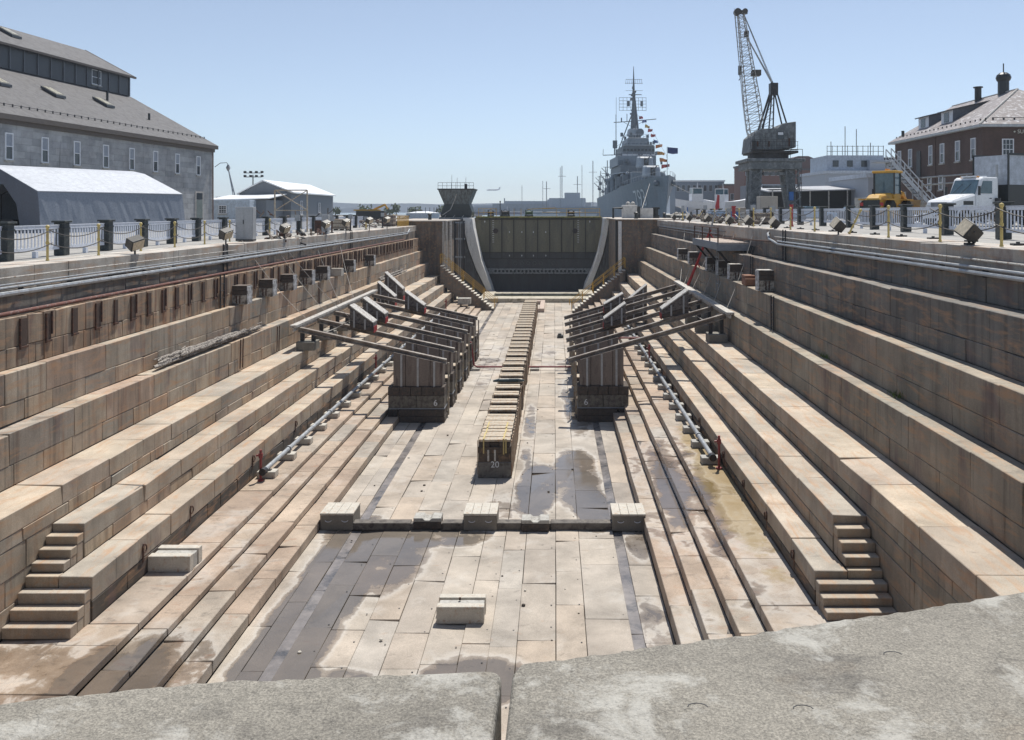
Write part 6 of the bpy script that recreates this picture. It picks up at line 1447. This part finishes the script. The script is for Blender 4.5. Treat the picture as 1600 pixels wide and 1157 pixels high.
MB(bo).cyl((46.6,95,22),.35,2.0,10).cyl((46.6,95,24),.5,.12,10).build('chimney_pipe',steeld,t);MB(bo).cyl((47,90.4,22.2),.55,2.0,10).ball((47,90.4,24.4),.75,12,6,.8).cyl((47,90.4,24.9),.06,1,6).build('ventilator',black,t);MB(bo).cyl((40.6,100.6,18.8),.18,1.0,8).build('vent_pipe',black,t)
sg=thing('wall_sign','pale lettering fixed high on the end wall of the brick building','sign',(43.4,80.5,17.75));text('SUP',.50,(.18,0,-.05),UP,M('sign_gold',(.62,.62,.55),.5),sg,'sign_lettering');MB((43.4,80.5,17.75)).tube([(42.88,80.45,17.85),(42.88,80.5,17.85)],.08,10).build('sign_bullet',MATS['sign_gold'],sg)
# steps
t=thing('metal_steps','white railed mobile metal steps leading up towards the brick building','steps',(29.5,70,QR));o=Vector((0,0,0));m=MB()
for y in (-.0,1.1):
    m.bar((-2.2,y,5.0),(2.3,y,.0),.08,.28);m.bar((-2.2,y,6.0),(2.3,y,1.0),.07).bar((-2.2,y,5.5),(2.3,y,.5),.05)
    for k in range(5): m.bar((-2.2+k*1.1,y,5.0-k*1.22),(-2.2+k*1.1,y,6.0-k*1.22),.06)
m.build('stringer_rail',M('steps_grey_white',(.48,.50,.53),.5),t);m=MB()
for k in range(18): m.box(-2.2+k*.25,-1.95+k*.25,0,1.1,4.85-k*.277,4.9-k*.277)
m.build('step_tread',steeld,t);m=MB()
for x in (-2.2,0): m.bar((x,0,0),(x,0,4.9 if x<0 else 2.5),.08);m.bar((x,1.1,0),(x,1.1,4.9 if x<0 else 2.5),.08)
m.bar((-3.4,.55,4.9),(-2.1,.55,4.9),1.1,.08);m.build('leg',galv,t)
# ================================================================= wheel loader
t=thing('wheel_loader','yellow wheel loader with glazed cab parked behind the right balustrade','loader',(22.0,57,QR),rz=R(48));t.scale=(.86,.86,1.08)
MB().add([(-3.1,-.7,.8),(-3.1,.7,.8),(-.6,.8,.7),(-.6,-.8,.7),(-3.0,-.55,1.55),(-3.0,.55,1.55),(-.7,.62,1.95),(-.7,-.62,1.95),(-2.6,-.5,1.8),(-2.6,.5,1.8)],[(0,3,2,1),(0,1,5,4),(4,5,9,8),(8,9,6,7),(0,4,8,7,3),(1,2,6,9,5),(2,3,7,6)]).build('engine_hood',loader,t,bevel=.10);MB().box(-3.16,-3.08,-.6,.6,.95,1.5).build('rear_grille',black,t);MB().cyl((-1.6,.4,1.85),.06,.8,8).build('exhaust_pipe',black,t)
for y in (-.75,.75): MB().box(-3.17,-3.1,y-.12,y+.12,1.15,1.35).build('tail_lamp',red,t)
MB().box(-.3,.2,-.1,.1,3.3,3.42).build('beacon',orange,t)
MB().box(-.6,1.2,-.55,.55,.6,1.3).prism([(1.1,.5),(1.9,.5),(1.7,2.1),(1.2,2.1)],'y',-.5,.5).build('front_frame',loader,t,bevel=.05)
MB().box(-.75,.55,-.8,.8,1.3,1.9).box(-.85,.7,-.9,.9,3.15,3.3).build('cab_body',loader,t,bevel=.04);MB().box(-.68,.48,-.74,.74,1.9,3.15).build('cab_glass',glassb,t);m=MB()
for x in (-.72,.5):
    for y in (-.77,.77): m.bar((x,y,1.85),(x,y,3.2),.09)
m.build('cab_pillar',black,t);m=MB()
for y in (-.6,.6): m.bar((1.4,y,1.9),(3.2,y,.7),.18,.3).bar((1.2,y,1.0),(2.6,y,1.1),.12)
m.build('lift_arm',loader,t);MB().prism([(3.0,.15),(4.0,.1),(3.95,.2),(3.2,.35),(3.1,1.2),(3.3,1.5),(3.15,1.55),(2.95,1.2)],'y',-1.35,1.35).build('bucket',M('bucket_steel',(.35,.25,.12),.6,.2),t)
for x in (-1.9,1.35):
    for y in (-1.15,.7):
        w=MB().tube([(x,y,.75),(x,y+.02,.75),(x,y+.43,.75),(x,y+.45,.75)],[.66,.75,.75,.66],18).build('wheel',tyre,t);MB().tube([(x,y-.02,.75),(x,y+.47,.75)],.34,12).build('rim',loader,w)
    MB().box(x-.75,x+.75,-1.2,-.7,1.5,1.58).box(x-.75,x+.75,.7,1.2,1.5,1.58).build('mudguard',loader,t)
# ================================================================= truck
t=thing('dump_truck','white bonneted truck with a high black and grey box body parked behind the right fence','truck',(24.6,52,QR),rz=R(-156));t.scale=(1.0,1.0,1.06)
MB().box(-8,1.6,-.42,.42,.55,.85).build('chassis',steeld,t)
MB().prism([(.05,.85),(1.95,.85),(2.0,1.25),(1.9,1.45),(.05,1.85)],'y',-.98,.98).build('hood',truckw,t,bevel=.10)
MB().box(.3,1.1,-.99,-.975,1.2,1.42).box(.3,1.1,.975,.99,1.2,1.42).build('hood_vent',black,t);MB().box(-1.4,-.4,-.5,.5,2.78,2.86).build('roof_visor',truckw,t)
for y in (-.6,-.2,.2,.6): MB().box(-.62,-.5,y-.05,y+.05,2.78,2.84).build('marker_lamp',orange,t)
for y in (-.3,.3): MB().bar((.12,y-.35,1.86),(-.2,y+.1,2.4),.02).build('wiper',black,t)
MB().cyl((-1.9,.8,.9),.07,2.6,8).build('exhaust_stack',galv,t)
MB().box(1.96,2.04,-.55,.55,.8,1.35).build('grille',M('grille_grey',(.25,.27,.3),.4,.5),t);MB().box(1.95,2.15,-1.1,1.1,.45,.75).build('bumper',truckw,t,bevel=.04)
for y in (-.8,.8): MB().box(1.93,2.0,y-.16,y+.16,.95,1.2).build('headlight',M('lamp_clear',(.6,.62,.65),.1),t)
MB().prism([(-1.75,.75),(.05,.75),(.05,1.75),(-.38,2.68),(-.6,2.78),(-1.75,2.78)],'y',-1.02,1.02).build('cab',truckw,t,bevel=.06)
MB().add([(.075,-.9,1.82),(.075,.9,1.82),(-.33,.84,2.62),(-.33,-.84,2.62)],[(0,1,2,3)]).slab([(.08,-.9,1.82),(.08,.9,1.82),(-.32,.84,2.62),(-.32,-.84,2.62)],.02).build('windscreen',glassb,t)
for y in (-1.03,1.03):
    D=MB().box(-1.25,-.1,y-.012,y+.012,.85,1.82).build('door',truckw,t,bevel=.01);MB().prism([(-1.2,1.85),(-.15,1.85),(-.45,2.55),(-1.2,2.55)],'y',y-.015,y+.015).build('door_window',glassb,D);MB().box(-1.15,-.98,y-.03,y+.03,1.55,1.6).build('handle',black,D)
    MB().box(.0,.08,y*1.15-.06,y*1.15+.06,1.75,2.25).build('mirror',black,t)
    MB().cyl((-1.55,y*1.12,.9),.16,.7,10).build('fuel_tank',steeld,t)
MB().box(-8.0,-2.3,-1.2,1.2,.95,2.35).build('box_body_lower',M('box_black',(.025,.028,.03),.4),t);m=MB().box(-7.95,-2.35,-1.17,1.17,2.36,4.05);m.build('box_body_upper',M('box_grey',(.42,.46,.52),.5),t);m=MB()
for x in (-8.02,-6.2,-4.2,-2.35): m.box(x-.06,x+.06,1.2,1.26,.95,4.1);m.box(x-.06,x+.06,-1.26,-1.2,.95,4.1)
for y in (-1.23,1.23): m.box(-8.05,-2.28,y-.03,y+.03,4.04,4.16)
m.box(-2.33,-2.27,-1.2,1.2,.95,2.2);m.build('box_frame',black,t)
for x in (1.0,-5.2,-6.5):
    for y in (-1.1,.8):
        w=MB().tube([(x,y,.5),(x,y+.02,.5),(x,y+.28,.5),(x,y+.3,.5)],[.44,.5,.5,.44],16).build('wheel',tyre,t);MB().tube([(x,y-.02,.5),(x,y+.32,.5)],.25,12).build('rim',steelw,w)
for y in (-1.0,1.0): 
    MB().tube([(1.0+.62*math.cos(a),y,.5+.62*math.sin(a)) for a in [math.pi*i/10 for i in range(11)]],.07,6).build('wheel_arch',truckw,t)
t=thing('pipe_rack','pale tubular rack standing behind the white truck','rack',(26.5,58,QR));m=MB()
for z in (3.0,3.5): m.tube([(-1.8,0,z-.35),(2.6,0,z)],.06,6)
for x in (-1.8,-.3,1.2,2.6): m.tube([(x,0,0),(x,0,3.0+(x+1.8)*.11)],.05,6)
m.build('rack_frame',galv,t);MB().box(-3,3,.5,1.2,.9,1.5).build('stacked_load',M('load_grey',(.3,.31,.33),.7),t)
t=thing('flatbed_trailer','low flatbed trailer with a tan deck between the loader and the truck','trailer',(26.0,58,QR));MB().box(-2.6,2.6,-1,1,.75,.95).build('deck',M('trailer_tan',(.42,.32,.16),.7,var=.2),t);MB().box(-2.4,2.4,-.4,.4,.5,.75).build('frame',steeld,t)
for x in (-1.2,1.4): MB().tube([(x,-1.0,.35),(x,-.75,.35)],.35,12).build('wheel',tyre,t)
# sparse weeds on the altars
for i,(x,y,z,n) in enumerate([(9.35,29.8,5.36,60),(9.3,23.6,5.36,40),(-14.1,71.5,4.9,90),(-9.4,82,.9,60)]):
    rr=random.Random(i);m=MB()
    for k in range(n):
        a=rr.uniform(0,6.28);h=rr.uniform(.08,.22);p=Vector((rr.uniform(-.12,.12),rr.uniform(-.35,.35),0));m.add([p,p+Vector((.02,0,0)),p+Vector((math.cos(a)*.1,math.sin(a)*.1,h))],[(0,1,2)])
    m.build('weed_tuft',moss,None,label=['small weed tuft growing on the shaded right altar','tiny weed tuft near the front of the shaded right altar','weed tuft growing between the blocks of the far left altar','green weed tuft on the far left low steps'][i],cat='weed').location=(x,y,z)
def crate(x,y,z,w,d,h,mat,label,cat='crate',rz=0,name='wooden_crate'):
    t=thing(name,label,cat,(x,y,z),rz=rz);MB().box(-w/2,w/2,-d/2,d/2,.1,h).build('crate_side',mat,t,bevel=.02);m=MB()
    for q in (-.4,0,.4): m.box(w*q-.05,w*q+.05,-d/2,d/2,0,.1)
    m.build('skid',timber,t);m=MB()
    for q in (.25,.6,.9): m.box(-w/2-.02,w/2+.02,-d/2-.02,d/2+.02,h*q,h*q+.06)
    m.build('batten',timber if mat is not timber else timberl,t)
def drum(x,y,z,mat,label):
    t=thing('oil_drum',label,'drum',(x,y,z));MB().cyl((0,0,0),.29,.88,14).build('drum_body',mat,t);MB().cyl((0,0,.3),.305,.03,14).cyl((0,0,.6),.305,.03,14).cyl((0,0,.88),.28,.02,14).build('drum_rib',steeld,t)
def pole(x,y,z,h,mat,label,arm=0):
    t=thing('service_post',label,'post',(x,y,z));MB().cyl((0,0,0),.06,h,8).build('shaft',mat,t);MB().box(-.14,.14,-.1,.1,h-.35,h).build('junction_box',galv,t);MB().cyl((0,0,0),.14,.05,8).build('flange',steeld,t)
crate(14.6,60,QR,1.0,1.4,.8,timber,'low brown crate on the right quay between platform and fence');crate(15.2,72,QR,1.3,1.2,1.2,beige,'beige crate beside the steel housing near the crane');crate(15.8,84,QR,1.4,1.6,1.0,blueg,'faded blue crate on the right quay beyond the crane front')
crate(13.6,77,QR,.9,1.2,.6,timberl,'pale wooden crate on the right coping in line with the crane');crate(-17.2,70,QL,1.2,1.2,.9,timberl,'pale wooden crate behind the scrap on the left quay');crate(-17.0,89,QL,1.1,1.6,1.2,timber,'brown crate near the yellow railing on the left quay')
crate(33,66,QR,3.0,2.2,1.6,steeld,'large dark crate behind the fence between loader and crane');crate(29,63,QR,2.0,1.6,1.0,conc,'grey crate behind the fence left of the loader')
drum(14.2,68,QR,blue,'blue oil drum on the right quay near the beige crate');drum(14.9,69,QR,steelw,'white oil drum beside the blue one near the crane');drum(-16.9,62,QL,rust,'rusty oil drum near the braced trestle on the left quay')
for i,(x,y,h,mt) in enumerate([(12.0,47.5,1.2,steeld),(12.2,53,1.3,rust),(12.0,59.5,1.1,steeld),(12.4,71,1.4,steeld),(12.2,82,1.2,yellow),(13.4,90,1.5,steeld),(14.6,98,1.4,yellow)]): pole(x,y,QR,h,mt,'%s service post with junction box along the right coping near the crane'%ORD[i])
for i,(x,y,h,mt) in enumerate([(-15.6,52.5,1.3,steeld),(-15.7,61,1.2,rust),(-15.8,67,1.3,steeld),(-15.9,73,1.1,yellow),(-15.9,80,1.4,steeld)]): pole(x,y,QL,h,mt,'%s service post with junction box along the left coping past the cabinet'%ORD[i])
junk(13.8,80,QR,31,'jumble of chain and pipe ends on the right coping beside the crane legs',1,3,.6);junk(14.5,93,QR,32,'jumble of mooring gear near the right pier head',1.5,3,.7,[(steeld,'dark_part'),(yellow,'yellow_part'),(concl,'pale_sack')]);junk(-17.5,84,QL,33,'jumble of pipes and sacks near the yellow railing',1,3,.7)
junk(31,78,QR,34,'dark scrap metal piled in front of the black shed',4,2,1.4,[(steeld,'dark_part'),(rust,'rusty_part'),(timber,'wood_piece')]);junk(24.5,62,QR,35,'pale tarpaulins and timber left of the wheel loader',2,1.5,1.2,[(conc,'pale_bag'),(timber,'wood_piece')])
# people-free clutter on gate/pier: bollards
for i,(x,y,z) in enumerate([(-14.4,100,9.45),(9.0,95,9.62),(14.5,114,QR)]):
    t=thing('bollard','%s black iron mooring bollard'%['left pier','right pier','right quay edge'][i],'bollard',(x,y,z));MB().cyl((0,0,0),.22,.55,12,.17).build('shaft',black,t);MB().ball((0,0,.6),.27,12,6,.6).build('head',black,t)
m=MB()
for i in range(14): m.bar((-15.6+i*.0,86+i*.5,QL),(-15.6,86+i*.5,QL+1.05),.05)
m.bar((-15.6,86,QL+1.05),(-15.6,92.5,QL+1.05),.05).bar((-15.6,86,QL+.55),(-15.6,92.5,QL+.55),.05)
m.build('yellow_railing',yrail,None,label='yellow pipe railing on the far left coping near the control tower',cat='railing')
hz,tt_,bb_=nt('haze_air')
vol=tt_.nodes.new('ShaderNodeVolumePrincipled');vol.inputs['Density'].default_value=.00028;vol.inputs['Color'].default_value=(.80,.88,1,1);vol.inputs['Anisotropy'].default_value=.2
tt_.nodes.remove(bb_);tt_.links.new(vol.outputs[0],tt_.nodes['Material Output'].inputs['Volume'])
HZ=MB().box(-2600,2600,-60,2700,-1.6,90).build('haze',hz,None,kind='stuff')
# ================================================================= light, sky, camera
w=bpy.data.worlds.new('World');sc.world=w;w.use_nodes=True;nt_=w.node_tree
for n_ in list(nt_.nodes): nt_.nodes.remove(n_)
sky=nt_.nodes.new('ShaderNodeTexSky');sky.sky_type='NISHITA';sky.sun_disc=False
SD=Vector((.16,.50,1.0)).normalized();el=math.asin(SD.z);az=math.atan2(SD.x,SD.y)
sky.sun_elevation=el;sky.sun_rotation=az;sky.altitude=1500;sky.air_density=1.0;sky.dust_density=.6;sky.ozone_density=2.2
bg=nt_.nodes.new('ShaderNodeBackground');bg.inputs[1].default_value=.125;ow=nt_.nodes.new('ShaderNodeOutputWorld')
hs=nt_.nodes.new('ShaderNodeHueSaturation');hs.inputs['Saturation'].default_value=.60;hs.inputs['Value'].default_value=.88;mx=nt_.nodes.new('ShaderNodeMix');mx.data_type='RGBA';mx.blend_type='MULTIPLY';mx.inputs[0].default_value=1;mx.inputs[7].default_value=(.88,.965,1.05,1);nt_.links.new(sky.outputs[0],hs.inputs['Color']);nt_.links.new(hs.outputs[0],mx.inputs[6]);nt_.links.new(mx.outputs[2],bg.inputs[0]);nt_.links.new(bg.outputs[0],ow.inputs[0])
sl_=bpy.data.lights.new('sun','SUN');sl_.energy=4.95;sl_.angle=R(.53);sl_.color=(1,.95,.87);so_=bpy.data.objects.new('sun',sl_);COL.objects.link(so_)
so_.rotation_euler=SD.to_track_quat('Z','Y').to_euler();so_.location=(0,0,60)
cd=bpy.data.cameras.new('camera');cam=bpy.data.objects.new('camera',cd);COL.objects.link(cam);sc.camera=cam
cd.lens=36*1350/1600;cd.sensor_width=36;cd.shift_y=(331-578.5)/1600;cd.shift_x=(800-866)/1600;cd.clip_end=20000;cd.clip_start=.1
cam.location=(0,0,10.4);cam.rotation_euler=(R(90+CAMPITCH),0,R(CAMYAW))
sc.view_settings.view_transform='Standard';sc.view_settings.look='None';sc.cycles.volume_bounces=0;sc.view_settings.exposure=0.12;sc.view_settings.gamma=1

for o_ in sc.objects:
    if 'label' in o_ and len(o_['label'].split())>16: print('LONG',o_.name,len(o_['label'].split()),o_['label'])
